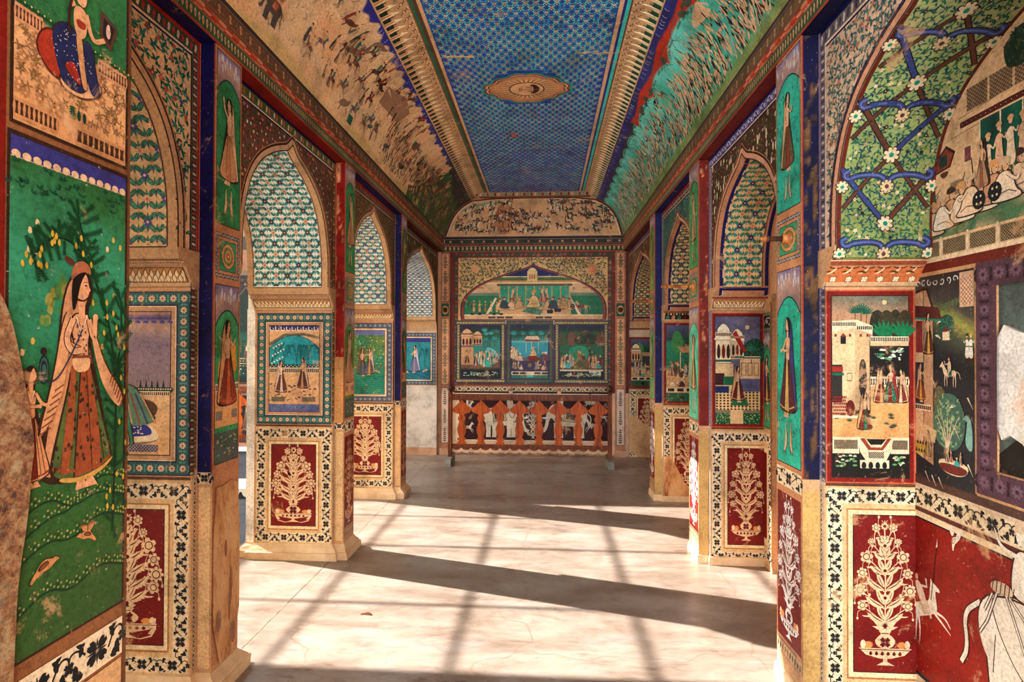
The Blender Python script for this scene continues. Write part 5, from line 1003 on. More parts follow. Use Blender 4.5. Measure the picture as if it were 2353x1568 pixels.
    horse(q, U0+1.12, .25, .3, -1, wh, wh, 9, 1, CR)
    r = rnd(2)
    for i in range(70): q.ell(r.uniform(U0, U1), r.uniform(.2, .8), .003, .002, (226, 160, 130), 8, 5)
    # window recess: dark backing board and the broken slab of white plaster
    d = Cv(s, wallplane(XB+.016, 'R')); ua, ub = -(cy+wy), -(cy-wy)
    d.grid(ua, zw0, ub, zw1, .03, lambda U, V: blend((0, (60, 70, 66)), (1, (104, 116, 108)))(fbm(U, V, .12, 2)), 1); d.poly([(ua, zw0), (ub, zw0), (ub, zw0+.14), (ua+.18, zw0+.03), (ua+.07, zw0+.12), (ua, zw0+.06)], (34, 28, 24), 3)
    P = chaikin([(ua+.005, zw0+.10), (ua+.07, zw0+.14), (ua+.19, zw0+.02), (ub-.02, zw0+.05), (ub-.02, zw0+.50), (ub-.3, zw0+.46), (ua+.10, zw0+.46), (ua+.01, zw0+.5), (ua-.0, zw0+.3)], 1)
    A = [(XB+.004, -p, z_) for p, z_ in P]; B = [(XB+.016, -p, z_) for p, z_ in P]; s2 = Sink(); s2.add(A, (236, 224, 204)); n = len(A)
    for i in range(n): s2.add([A[i], A[(i+1) % n], B[(i+1) % n], B[i]], (206, 180, 150))
    s2.build('broken_plaster_slab', M_PL, wr)
def paint_garden(root):
    """two pictures on the near left pier; panel spans y .838-1.075"""
    x0, x1 = .832, 1.076; W = x1-x0; X = lambda t: x0+W*t
    s = Sink(); c = Cv(s, wallplane(-.870, 'L')); z0, z1 = .975, 1.815; H_ = z1-z0; Z = lambda t: z0+H_*t
    c.rect(x0-.005, z0-.005, x1+.005, z1+.038, DBR)
    c.grid(x0, z0, x1, z1, .006, lambda U, V: blend((0, (50, 82, 34)), (.25, (48, 90, 38)), (.45, (44, 98, 50)), (.65, (44, 118, 78)), (.8, (52, 138, 100)), (1, (46, 98, 50)))((V-z0)/H_+.22*(fbm(U, V, .10, 5)-.5)), 1)
    q = c.sub(0, 0, z=2); r = rnd(11)
    q.rect(x0, Z(1)-.004, x1, Z(1)+.030, (56, 52, 110), 0); [q.ell(X((i+.5)/13), Z(1)+.000, W/30, .007, (226, 180, 130), 1, 12) for i in range(13)]; q.rect(x0, Z(1)-.006, x1, Z(1)+.001, (200, 150, 110), 0)
    for i in range(36): 
        xx, yy = r.random(), .93+.055*r.random()
        for k in range(3): leaf(q, X(xx), Z(yy), .011, .004, r.uniform(0, PI), (24, 70, 44), 1)
    for j, (a, b) in enumerate(((.29, .26), (.20, .21), (.10, .09), (.245, .30))):   # low hills with flower tufts
        P = curve([(x0, Z(a-.03)), (X(.3), Z(a+.02)), (X(.5), Z((a+b)/2-.01)), (X(.75), Z(b+.03)), (x1, Z(b))]); q.line(P, .004, (20, 56, 30), 1)
        for i in range(len(P)):
            if i % 3 == 0: 
                p = P[i]
                for k in range(4): q.ell(p[0]+.007*math.cos(k*1.6), p[1]+.010+.006*math.sin(k*1.7), .0022, .0024, (158, 146, 76), 2, 6)
                leaf(q, p[0], p[1]+.003, .012, .006, PI/2, (24, 70, 36), 1)
    # tree
    T = curve([(X(.885), Z(.18)), (X(.91), Z(.40)), (X(.91), Z(.52)), (X(.84), Z(.68)), (X(.70), Z(.77)), (X(.56), Z(.835)), (X(.4), Z(.86)), (X(.25), Z(.84)), (X(.16), Z(.80))]); q.line(T, .005, (22, 44, 26), 3)
    T2 = curve([(X(.66), Z(.79)), (X(.58), Z(.86)), (X(.53), Z(.91))]); q.line(T2, .004, (22, 44, 26), 3); T3 = curve([(X(.90), Z(.55)), (X(.97), Z(.64)), (X(.95), Z(.74))]); q.line(T3, .004, (22, 44, 26), 3)
    def frond(x, y, a, L):
        e = (x+L*math.cos(a), y+L*math.sin(a)); q.line([(x, y), e], .0015, (24, 56, 30), 4)
        for k in range(7):
            t = .15+.12*k
            for sg in (-1, 1): leaf(q, x+L*t*math.cos(a), y+L*t*math.sin(a), L*.22, .0022, a+sg*.6, (22, 66, 34), 4)
    for P in (T, T2, T3):
        for i in range(3, len(P), 2): frond(P[i][0], P[i][1], r.uniform(.2, 1.2) if i % 4 == 1 else r.uniform(-2.2, -.8), r.uniform(.03, .05)); frond(P[i][0], P[i][1], r.uniform(1.6, 2.8), .032)
    for i in range(40):
        t = r.randrange(4, len(T)); x, y = T[t]; x += r.uniform(-.02, .03); y += r.uniform(-.03, .01); q.smooth([(x-.004, y), (x, y+.009), (x+.004, y), (x+.001, y-.007)], (206, 160, 50), 5, 1)
    for i in range(18): x, y = X(r.uniform(.05, .95)), Z(r.uniform(.5, .9)); q.smooth([(x-.004, y-.004), (x-.002, y+.008), (x+.005, y+.004), (x+.003, y-.006)], ((196, 156, 70), (222, 190, 130))[i % 2], 2, 1)
    for i in range(26): x, y = X(r.uniform(.2, .6)), Z(r.uniform(.66, .8)); q.smooth([(x-.007, y-.006), (x-.004, y+.011), (x+.006, y+.007), (x+.006, y-.009)], ((120, 130, 50), (150, 140, 60), (84, 130, 60))[i % 3], 1, 1)
    # the standing lady with her long tunic and hookah hose
    hh = H_*.49; woman(q, X(.555), Z(.305), hh, 1, skirt=(84, 96, 44), veil=(206, 140, 92), panel=(150, 70, 36), z=8, bod=(222, 160, 112), skin=(224, 156, 106), arm=3, spots=(44, 50, 30))
    d = q.sub(X(.555), Z(.305), 0, hh)
    for P in ([(-.05, .56), (-.025, .57), (-.03, .3), (-.06, .08), (-.10, .09)], [(.03, .57), (.05, .56), (.10, .3), (.12, .08), (.07, .07)]): d.poly(P, (154, 74, 38), 13)
    d.smooth([(-.1, .075), (0, .05), (.13, .08), (.19, .12), (.18, .10), (.12, .055), (0, .03), (-.11, .055)], (206, 150, 70), 14)
    for P in ([(-.09, .80), (-.045, .80), (-.07, .6), (-.09, .44), (-.17, .29), (-.21, .26), (-.14, .5)], [(.045, .74), (.08, .70), (.13, .56), (.25, .41), (.23, .33), (.13, .44), (.08, .58)]):
        d.smooth([(x*1.06, y) for x, y in P], DBR, 14); d.smooth(P, (216, 150, 98), 15)
    for k in range(7): d.line([(-.205+.012*k, .275+.03*k), (-.15+.01*k, .30+.03*k)], .006, (120, 60, 36), 16); d.line([(.225-.01*k, .35+.02*k), (.25-.012*k, .40+.02*k)], .006, (120, 60, 36), 16)
    d.smooth([(-.06, .93), (-.055, 1.0), (-.01, 1.04), (.04, 1.02), (.05, .97), (.02, .99), (-.03, .97)], (170, 96, 60), 17); d.smooth([(-.06, 1.0), (-.10, 1.03), (-.08, 1.05), (-.03, 1.02)], (90, 44, 30), 17)
    for k in range(26): a_ = r.uniform(-.04, .04); b_ = r.uniform(.6, .79); d.ell(a_, b_, .005, .007, (110, 56, 36), 14, 5)
    for k in range(40): a_ = r.uniform(-.13, .16); b_ = r.uniform(.1, .5); d.ell(a_*(1.15-b_), b_, .007, .011, (50, 40, 26), 16, 5)
    d.line(curve([(-.045, .77), (-.085, .68), (-.05, .62), (0, .63)]), .035, DBR, 17); d.line(curve([(-.045, .77), (-.085, .68), (-.05, .62), (0, .63)]), .028, (222, 160, 112), 18)
    d.smooth([(-.045, .6), (.045, .6), (.05, .565), (.03, .53), (-.03, .53), (-.05, .57)], (226, 166, 110), 18); d.line([(-.05, .6), (.05, .6)], .012, (120, 60, 36), 19)
    # attendant and hookah
    woman(q, X(.15), Z(.335), H_*.25, 1, skirt=(214, 140, 88), veil=(206, 130, 80), panel=(120, 40, 24), z=8, bod=(216, 146, 96), skin=(222, 150, 100), arm=2)
    q.ell(X(.237), Z(.574), .010, .026, (24, 34, 40), 20, 16); [q.ell(X(.237), Z(.574), .008-.002*k, .022-.006*k, ((52, 84, 70), (24, 34, 40))[k % 2], 21+k, 14) for k in range(3)]; q.ell(X(.235), Z(.612), .0065, .007, (40, 26, 24), 20, 10)
    q.line(curve([(X(.25), Z(.548)), (X(.34), Z(.55)), (X(.45), Z(.60)), (X(.555), Z(.66))]), .0028, (40, 44, 60), 24)
    bird(q, X(.28), Z(.165), .030, 1, (196, 130, 74), z=5, wing=(130, 76, 40)); bird(q, X(.63), Z(.195), .024, -1, (196, 130, 74), z=5, wing=(120, 70, 40), fly=1)
    # crumbled left edge, standing proud of nothing: bare rubble showing where the plaster fell
    e = [(.80, .86), (.838, .92), (.842, 1.05), (.846, 1.12), (.862, 1.22), (.866, 1.29), (.872, 1.33), (.858, 1.41), (.850, 1.45), (.835, 1.52), (.822, 1.56), (.80, 1.60)]
    c.poly(chaikin(e, 1), (0, 0, 0), 36, 1)
    s.build('mural_panel', [M_CL, M_RG], root)
    # upper picture: seated lady in a blue gown holding a framed picture, on a terrace
    s = Sink(); c = Cv(s, wallplane(-.870, 'L')); z0, z1 = 1.87, 2.34; H_ = z1-z0; Z = lambda t: z0+H_*t; X = lambda t: .836+(1.074-.836)*t
    c.rect(X(0)-.006, z0-.006, X(1)+.006, z1, DBR)
    c.grid(X(0), z0, X(1), z1, .008, lambda U, V: blend((0, (206, 144, 92)), (.37, (222, 166, 112)), (.385, (44, 100, 56)), (1, (50, 112, 56)))((V-z0)/H_+.06*(U-X(0))/W-.03), 1); q = c.sub(0, 0, z=2)
    for i in range(150):
        x, y = X(r.uniform(.02, .98)), Z(r.uniform(.09, .35)); col = (130, 92, 50) if i % 2 else (150, 104, 70)
        if i % 4 == 0: flower(q, x, y, .009, 6, (176, 116, 70), (222, 160, 100), 1); 
        else:
            for k in range(4): leaf(q, x, y, .010, .003, i+k*1.5, col, 1)
    for a, b, y in ((.0, .33, -.03), (.5, .98, -.035)): rail(q, X(a), X(b), Z(y+.04), .034, (196, 132, 80), (70, 40, 24), 9, 3)
    rail(q, X(0), X(.21), Z(.35), .030, (206, 140, 94), (80, 44, 26), 8, 2); rail(q, X(.70), X(1), Z(.335), .030, (206, 140, 94), (80, 44, 26), 10, 2)
    for i in range(22): q.ell(X(.02+.05*i), Z(.425-.001*i), .0055, .0055, (24, 70, 36), 3, 7); q.ell(X(.02+.05*i), Z(.43-.001*i), .0022, .0022, (214, 180, 90), 4, 5)
    q.smooth([(X(.31), Z(.20)), (X(.56), Z(.18)), (X(.78), Z(.26)), (X(.66), Z(.32)), (X(.4), Z(.30))], (90, 50, 34), 4); q.smooth([(X(.33), Z(.205)), (X(.56), Z(.19)), (X(.76), Z(.26)), (X(.66), Z(.31)), (X(.4), Z(.29))], (222, 164, 114), 5)
    for i in range(5): leaf(q, X(.43), Z(.10+.010*i), .016, .005, .1, (30, 70, 40), 5)
    for k in (.52, .57): q.ell(X(k), Z(.12), .004, .010, (24, 60, 36), 5, 9)
    q.smooth([(X(.145), Z(.29)), (X(.17), Z(.36)), (X(.25), Z(.40)), (X(.34), Z(.40)), (X(.38), Z(.22)), (X(.27), Z(.22))], (80, 30, 20), 6); q.smooth([(X(.155), Z(.29)), (X(.18), Z(.355)), (X(.25), Z(.39)), (X(.33), Z(.39)), (X(.36), Z(.23)), (X(.27), Z(.23))], (160, 48, 28), 7)
    for P, col, zz in (([(.25, .40), (.38, .465), (.5, .45), (.58, .36), (.6, .26), (.57, .22), (.50, .205), (.37, .215), (.31, .28)], (34, 36, 70), 8), ([(.55, .44), (.64, .43), (.68, .32), (.73, .24), (.68, .225), (.62, .23), (.57, .32)], (40, 42, 76), 9), ([(.36, .29), (.46, .325), (.5, .29), (.54, .235), (.46, .25)], (150, 40, 26), 10), ([(.47, .45), (.53, .46), (.56, .33), (.60, .235), (.55, .225), (.51, .32)], (206, 140, 84), 11)): q.smooth([(X(a_), Z(b_)) for a_, b_ in P], DBR, zz-1); q.smooth([(X(.5+(a_-.5)*.96), Z(.33+(b_-.33)*.97)) for a_, b_ in P], col, zz)
    for i in range(110):
        a_ = r.uniform(.27, .70); b_ = r.uniform(.23, .45)
        if abs(a_-.45)/.2+abs(b_-.34)/.11 < 1.1: q.ell(X(a_), Z(b_), .0013, .0013, (190, 180, 170), 11, 5)
    q.smooth([(X(.46), Z(.55)), (X(.56), Z(.555)), (X(.585), Z(.50)), (X(.56), Z(.43)), (X(.48), Z(.43)), (X(.45), Z(.48))], (214, 150, 100), 12); q.smooth([(X(.47), Z(.50)), (X(.57), Z(.50)), (X(.56), Z(.47)), (X(.49), Z(.465))], (150, 50, 30), 13)
    q.line(curve([(X(.46), Z(.54)), (X(.37), Z(.59)), (X(.42), Z(.64))]), .011, (216, 150, 100), 12); q.line(curve([(X(.57), Z(.54)), (X(.63), Z(.44)), (X(.75), Z(.485))]), .009, (216, 150, 100), 13)
    q.smooth([(X(.48), Z(.56)), (X(.47), Z(.61)), (X(.52), Z(.65)), (X(.58), Z(.62)), (X(.56), Z(.555))], (224, 162, 112), 14); q.line(curve([(X(.45), Z(.6)), (X(.41), Z(.5)), (X(.42), Z(.42))]), .006, (60, 30, 24), 13)
    q.poly([(X(.70), Z(.49)), (X(.815), Z(.455)), (X(.885), Z(.57)), (X(.715), Z(.605))], (86, 50, 34), 12); q.poly([(X(.73), Z(.505)), (X(.805), Z(.482)), (X(.85), Z(.56)), (X(.74), Z(.58))], (34, 30, 30), 13); q.ell(X(.785), Z(.53), .006, .014, (206, 160, 130), 14, 8); q.ell(X(.785), Z(.55), .004, .006, (226, 180, 150), 15, 8)
    s.build('mural_panel', M_CL, root)
    s = Sink(); c = Cv(s, wallplane(-.870, 'L')); hband(c, .826, 1.078, .905, .075, b_vine, 2, 1); c.rect(.83, .60, 1.076, .86, (214, 160, 104), 1); c.rect(.9, .2, 1.0, .8, RD, 2); s.build('dado_panel', M_CL, root)
    # rubble lump where the left edge has broken away
    s = Sink(); P = chaikin(e, 1); n = len(P); A = [(-.870-.012, a, b) for a, b in P]; s.add([(-.874, a, b) for a, b in P], (0, 0, 0)); s.build('bare_rubble', M_RG, root)
def paint_coves(ce):
    for side, prof, sgn in (('L', COVL, 1), ('R', COVR, -1)):
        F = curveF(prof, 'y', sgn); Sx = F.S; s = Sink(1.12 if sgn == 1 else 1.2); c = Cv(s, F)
        u0, u1 = (1.3, YB-.02) if sgn == 1 else (-(YB-.02), -1.3)
        Yof = lambda U: U*sgn
        r = rnd(31+sgn)
        def fnL(U, V):
            y = U; t = V/Sx; n = fbm(U, V, .28, 2); m = fbm(U, V, .11, 9)
            col = blend((0, (214, 154, 106)), (.4, (240, 188, 142)), (.7, (228, 170, 122)), (1, (246, 204, 160)))(n)
            low = np.clip((.09+.05*np.sin(y*5)-t)*14, 0, .8)[..., None]; col = col*(1-low)+np.array((196, 164, 104))*low
            far = np.clip((y-5.7+.9*(m-.5)+.9*(.45-t))*9, 0, 1)[..., None]; gr = blend((0, (40, 62, 36)), (.45, (44, 92, 50)), (.55, (92, 104, 56)), (.7, (214, 160, 112)), (1, (206, 150, 100)))(m*.9+.06*np.sin(y*9)); col = col*(1-far)+gr*far
            edge = np.clip((t-(.93+.025*np.sin(y*21)+.02*np.sin(y*53)+.03*(m-.5)-.30*np.clip(y-6.0, 0, 1.2)*(.5+.5*m)))*70, 0, 1)[..., None]; bl = np.where((y < 5.9)[..., None], np.array((40, 44, 130)), np.array((40, 38, 44))); col = col*(1-edge)+bl*edge
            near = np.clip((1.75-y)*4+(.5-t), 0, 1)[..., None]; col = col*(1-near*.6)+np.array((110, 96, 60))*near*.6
            return col
        def fnR(U, V):
            y = -U; t = V/Sx; m = fbm(U, V, .13, 9); n = fbm(U, V, .3, 3)
            col = blend((0, (40, 104, 70)), (.3, (54, 144, 108)), (.5, (70, 176, 152)), (.75, (100, 204, 186)), (1, (130, 214, 196)))(np.clip(n*.75+.45*t-.02+.35*(m-.5), 0, 1))
            low = np.clip((.16-t)*8, 0, 1)[..., None]; col = col*(1-low)+blend((0, (84, 104, 56)), (1, (150, 154, 84)))(m)*low
            ph = np.where(y < 4.9, y/.62, y/.30)+.12*np.sin(y*3.1); fr_ = ph-np.floor(ph); arc = np.sqrt(np.clip(1-(2*fr_-1)**2, 0, 1))
            edge_t = np.where(y < 4.9, .70+.13*arc, .76+.08*arc)+.02*(m-.5); hi = np.clip(1-(edge_t-t)*9, 0, 1)[..., None]*np.where(y > 4.6, 1.0, .45)[..., None]; col = col*(1-hi*.75)+np.array((104, 208, 190))*hi*.75; hv = (np.abs((edge_t-t)*Sx-.010) < .004)[..., None]; col = col*(1-.5*hv)
            k = np.clip((t-edge_t)*70, 0, 1)[..., None]; red = np.where((y < 4.9)[..., None], np.array((190, 50, 28)), np.array((60, 46, 60))); col = col*(1-k)+red*k
            k = np.clip((t-np.where(y < 4.9, .90+.02*np.sin(y*9), .87))*90, 0, 1)[..., None]; col = col*(1-k)+(np.array((40, 44, 108))*(.7+.6*m[..., None]))*k
            return col
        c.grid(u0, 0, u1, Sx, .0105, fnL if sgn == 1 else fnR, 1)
        c.rect(-2.2 if sgn == 1 else -1.3, 0, 1.3 if sgn == 1 else 2.2, .05, (150, 120, 80)); 
        for j in range(12): c.rect(-2.2 if sgn == 1 else -1.3, Sx*j/12, 1.3 if sgn == 1 else 2.2, Sx*(j+1)/12, (190, 150, 110))
        d = c.sub(0, 0, z=4)
        for i in range(90):   # little white curls in the cloud band
            y = r.uniform(1.6, YB-.1); d.line(curve([(sgn*y, Sx*.985), (sgn*(y+.015), Sx*.955), (sgn*(y+.005), Sx*.935)]), .0035, (206, 200, 200), 1)
        if sgn == 1:
            # grass strokes, running beasts, riders, foot soldiers, a howdah elephant, a walled town
            for i in range(520):
                y = r.uniform(1.6, 6.3); t = r.uniform(.12, .93); L = r.uniform(.02, .06); a = r.uniform(.4, 2.2); d.line(curve([(y, Sx*t), (y+L*.6*math.cos(a), Sx*t+L*.7*math.sin(a)), (y+L*math.cos(a+.7), Sx*t+L*math.sin(a+.7))]), .004, ((80, 92, 70), (120, 84, 54), (60, 90, 80), (96, 60, 44))[i % 4], 1, True)
            for i in range(150):
                y = r.uniform(1.7, 6.6); t = r.uniform(.12, .86) if y < 5 else r.uniform(.1, .6); h = r.uniform(.07, .125)*(1 if t < .5 else 1.15)
                if abs(y-2.65) < .12 and t < .6: continue
                kx = ((80, 60, 44), (52, 40, 30), (130, 100, 76), (110, 60, 44), (90, 90, 90))[i % 5]; q = d.sub(y, Sx*t, r.uniform(-.5, .5) if t > .5 else r.uniform(-.15, .15))
                if i % 7 < 3: horse(q, 0, 0, h, r.choice((-1, 1)), kx, ((206, 160, 110), (60, 100, 84), (150, 50, 36))[i % 3], 3+(i % 4)*4, 1, (150, 60, 40))
                elif i % 7 < 5: man(q, 0, 0, h*1.1, r.choice((-1, 1)), ((110, 110, 90), (150, 60, 40), (206, 160, 110), (60, 56, 60))[i % 4], (60, 40, 30), 3+(i % 4)*4)
                elif i % 7 == 5: q.smooth([(-.7*h, .1*h), (-.2*h, .5*h), (.4*h, .45*h), (.8*h, .7*h), (.7*h, .35*h), (.3*h, .1*h), (-.4*h, .0)], kx, 3); q.line([(-.3*h, .1*h), (-.5*h, -.3*h)], h*.1, kx, 3); q.line([(.4*h, .1*h), (.6*h, -.25*h)], h*.1, kx, 3)
                else: woman(q, 0, 0, h*1.2, 1, skirt=(120, 96, 70), veil=(80, 90, 76), panel=(206, 150, 100), z=4)
            elephant(d, 2.62, Sx*.14, .13, -1, (84, 74, 62), DBR, 14, cloth=(150, 60, 40), pat=(190, 90, 60)); onion(d, 2.63, Sx*.14+.13, .06, .07, (190, 120, 70), DBR, 24)
            for i in range(900):   # dense vertical stragglers at the far end
                y = 4.4+2.9*r.random()**.8; t = r.uniform(.06, .62); L = r.uniform(.02, .07); d.poly([(y-.007, Sx*t), (y+.008, Sx*t+L*.2), (y+.006, Sx*t+L), (y-.004, Sx*t+L*.9)], ((60, 46, 34), (206, 156, 104), (70, 92, 60), (130, 70, 48), (46, 40, 32))[i % 5], 2+i % 3)
            d.poly([(4.05, Sx*.55), (4.5, Sx*.60), (4.52, Sx*.80), (4.3, Sx*.86), (4.0, Sx*.75)], (150, 110, 80), 2); d.poly([(4.06, Sx*.56), (4.49, Sx*.61), (4.5, Sx*.79), (4.3, Sx*.84), (4.02, Sx*.75)], (216, 164, 116), 3)
            for i in range(9): d.line([(4.06+.05*i, Sx*(.56+.005*i)), (4.06+.05*i, Sx*.78)], .003, (130, 90, 60), 4)
            d.poly([(4.2, Sx*.70), (4.28, Sx*.70), (4.28, Sx*.77), (4.2, Sx*.77)], (30, 90, 64), 5); d.poly([(5.0, Sx*.6), (5.1, Sx*.6), (5.1, Sx*.68), (5.0, Sx*.68)], (40, 104, 76), 5); d.rect(3.72, Sx*.08, 3.80, Sx*.17, (34, 92, 70), 6)
        else:
            for i in range(60):   # rounded turquoise hill tops
                y = 1.6+.1*i; 
                if i % 3 == 0: d.line([(-(y+.2*math.cos(a)), Sx*(.70+.0*i)+.11*math.sin(a)) for a in np.linspace(.1, PI-.1, 12)], .004, (30, 90, 90), 1)
            for i in range(16):
                y = r.uniform(1.7, 5.2); d.smooth([(-(y+dx), Sx*(r.uniform(.76, .84))+dy) for dx, dy in ((-.05, 0), (-.02, .035), (.03, .03), (.05, 0))], (70, 76, 62), 2)
            d.smooth([(-3.2+.14*a, Sx*(.66)+.09*b) for a, b in ((-1, 0), (-.3, .5), (.8, .7), (.6, 0), (1, -.6), (0, -.4))], (228, 180, 130), 3); d.ell(-4.35, Sx*.70, .05, .022, BK, 3, 12, .2); d.ell(-4.35, Sx*.70, .034, .014, (190, 200, 190), 4, 12, .2); d.ell(-4.35, Sx*.70, .02, .008, BK, 5, 10)
            pal = ((228, 178, 128), (222, 170, 120), (214, 160, 116), (44, 24, 18), (30, 26, 36), (96, 36, 26), (24, 74, 54), (40, 30, 26))
            for i in range(4200):
                y = 1.6+5.8*r.random(); t = r.uniform(.06, .74+.08*(y > 5)) if i % 3 else r.uniform(.08, .55); sl = .25*math.sin(y*1.7); g = fbm(np.array([y]), np.array([t]), .22, 17)[0]
                if t > .66-.05*(g < .5): continue
                if y < 4.9 and t > .50 and g < .47: continue
                L = r.uniform(.02, .085)*(1.15 if y < 4 else .9); w_ = r.uniform(.004, .010); dx = L*(sl+r.uniform(-.35, .35)); u = -y; v = Sx*t
                d.poly([(u, v), (u+w_, v+L*.25), (u+w_*.7+dx*.7, v+L*.7), (u+dx, v+L), (u+dx*.5-w_, v+L*.55), (u-w_*.6, v+L*.2)], pal[r.randrange(len(pal)) if i % 2 else r.randrange(3)], 2+i % 6)
            for i in range(46):
                y = r.uniform(1.7, 6.2); t = r.uniform(.08, .6); h = r.uniform(.06, .10); q = d.sub(-y, Sx*t, r.uniform(-.25, .25), z=7)
                if i % 3 == 0: horse(q, 0, 0, h, r.choice((-1, 1)), ((96, 44, 32), (40, 32, 34), (226, 180, 130))[i % 3], (222, 176, 130), 2)
                elif i % 3 == 1: woman(q, 0, 0, h*1.3, r.choice((-1, 1)), skirt=(110, 60, 50), veil=(222, 170, 120), panel=CR, z=2)
                else: man(q, 0, 0, h*1.2, 1, (214, 160, 120), (130, 40, 30), 2)
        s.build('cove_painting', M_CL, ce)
# ------------------------------------------------------------------ arcade walls
wl = tag(empty('wall_left', (PL, 0, 0)), kind='structure'); wr = tag(empty('wall_right', (PR, 0, 0)), kind='structure')
def pier_gaps(bays):
    return [(bays[i][0]+bays[i][1], bays[i+1][0]-bays[i+1][1]) for i in range(3)]
for side, bays, par, dz in (('L', BAYL, wl, DZL), ('R', BAYR, wr, DZR)):
    for k in range(4):
        s = Sink(); x = PL if side == 'L' else PR; spandrel_mesh(s, x, [bays[k]], dz, side, SPAN[(side, k)]['bg'])
        if side == 'L': spandrel_mesh(s, JL, [(-bays[k][0], bays[k][1])] if 0 else [bays[k]], dz, 'L', (230, 200, 150))
        cy, H_ = bays[k]; W = H_+.03; xa, xb = sorted((x, XL if side == 'L' else XR)); s.box((xa, cy-W, ZT), (xb, cy+W, ZT+.01), BAYCOL[side][k], skip='+z')
        paint_spandrel(s, side, k); s.build('arch_panel', M_FR, par)
        soffit(side, k, par)
s = Sink(); s.box((-2.13, -2.2, ZT+.01), (-1.425, YB, 4.0), PLC); s.box((-2.13, -2.2, 1.745), (-1.5, .70, ZT+.01), PLC); s.build('upper_wall', M_PL, wl)
s = Sink(); s.box((1.071, -2.2, ZT+.01), (2.2, YB, 4.0), PLC); s.build('upper_wall', M_PL, wr)
# ------------------------------------------------------------------ piers
PIER = [
 ('L', 0, 'broad painted pillar left foreground, a green woman panel over bare ochre plaster', dict(seed=3, side='L', hill=((60, 150, 90), (44, 128, 72)), lady=(0, 1), kind=(0, 2), dado=0)),
 ('L', 1, 'left row pillar with turquoise arch picture of two women and a bird vase dado', dict(seed=5, side='L', hill=((90, 130, 60), (44, 140, 80)), lady=(1, 1), kind=(1, 2))),
 ('L', 2, 'left row pillar nearest the far wall, green pair picture over red vase dado', dict(seed=8, side='L', hill=((60, 110, 60), (50, 120, 70)), lady=(3, 3), kind=(1, 2))),
 ('R', 0, 'nearest right pillar with long plum skirted woman strip and white vase dado', dict(seed=4, side='R', hill=((36, 170, 140), (44, 166, 140)), lady=(2, 3), kind=(2, 2), z=(.20, .85, .876, .967, .985, 1.84, 1.875, 2.075, 2.11, 2.79))),
 ('R', 1, 'right row pillar with moonlit white palace picture and vase dado', dict(seed=7, side='R', hill=((90, 190, 150), (70, 150, 90)), lady=(4, 4), kind=(2, 2), z=(.20, .85, .876, .967, .985, 1.78, 1.82, 2.03, 2.07, 2.79))),
 ('R', 2, 'right row pillar nearest the far wall, broken orange plaster at its foot', dict(seed=10, side='R', hill=((110, 170, 110), (120, 150, 70)), lady=(4, 1), kind=(2, 2), z=(.20, .85, .876, .967, .985, 1.78, 1.82, 2.03, 2.07, 2.79)))]
def crumble(c, P, col, z=7, mi=1):
    c.poly(chaikin(P, 2), col, z, mi)
def capital(s, side, H_, cy, sg, xa, xb):
    """corbel at the spring of the arch, extruded through the wall"""
    P, Q = arch_profile(H_); A = [(P[0][0], P[0][1])]+list(P[1:8]); A = [(d, z) for d, z in A]
    y = lambda d: cy+sg*d
    base = H_+.0
    for (d0, z0), (d1, z1) in zip(A[:-1], A[1:]): s.add([(xa, y(d0), z0), (xb, y(d0), z0), (xb, y(d1), z1), (xa, y(d1), z1)][::sg], (206, 156, 108))
    for x in (xa, xb): s.add([(x, y(d), z) for d, z in A]+[(x, y(base+.03), A[-1][1]), (x, y(base+.03), A[0][1])], (196, 146, 100))
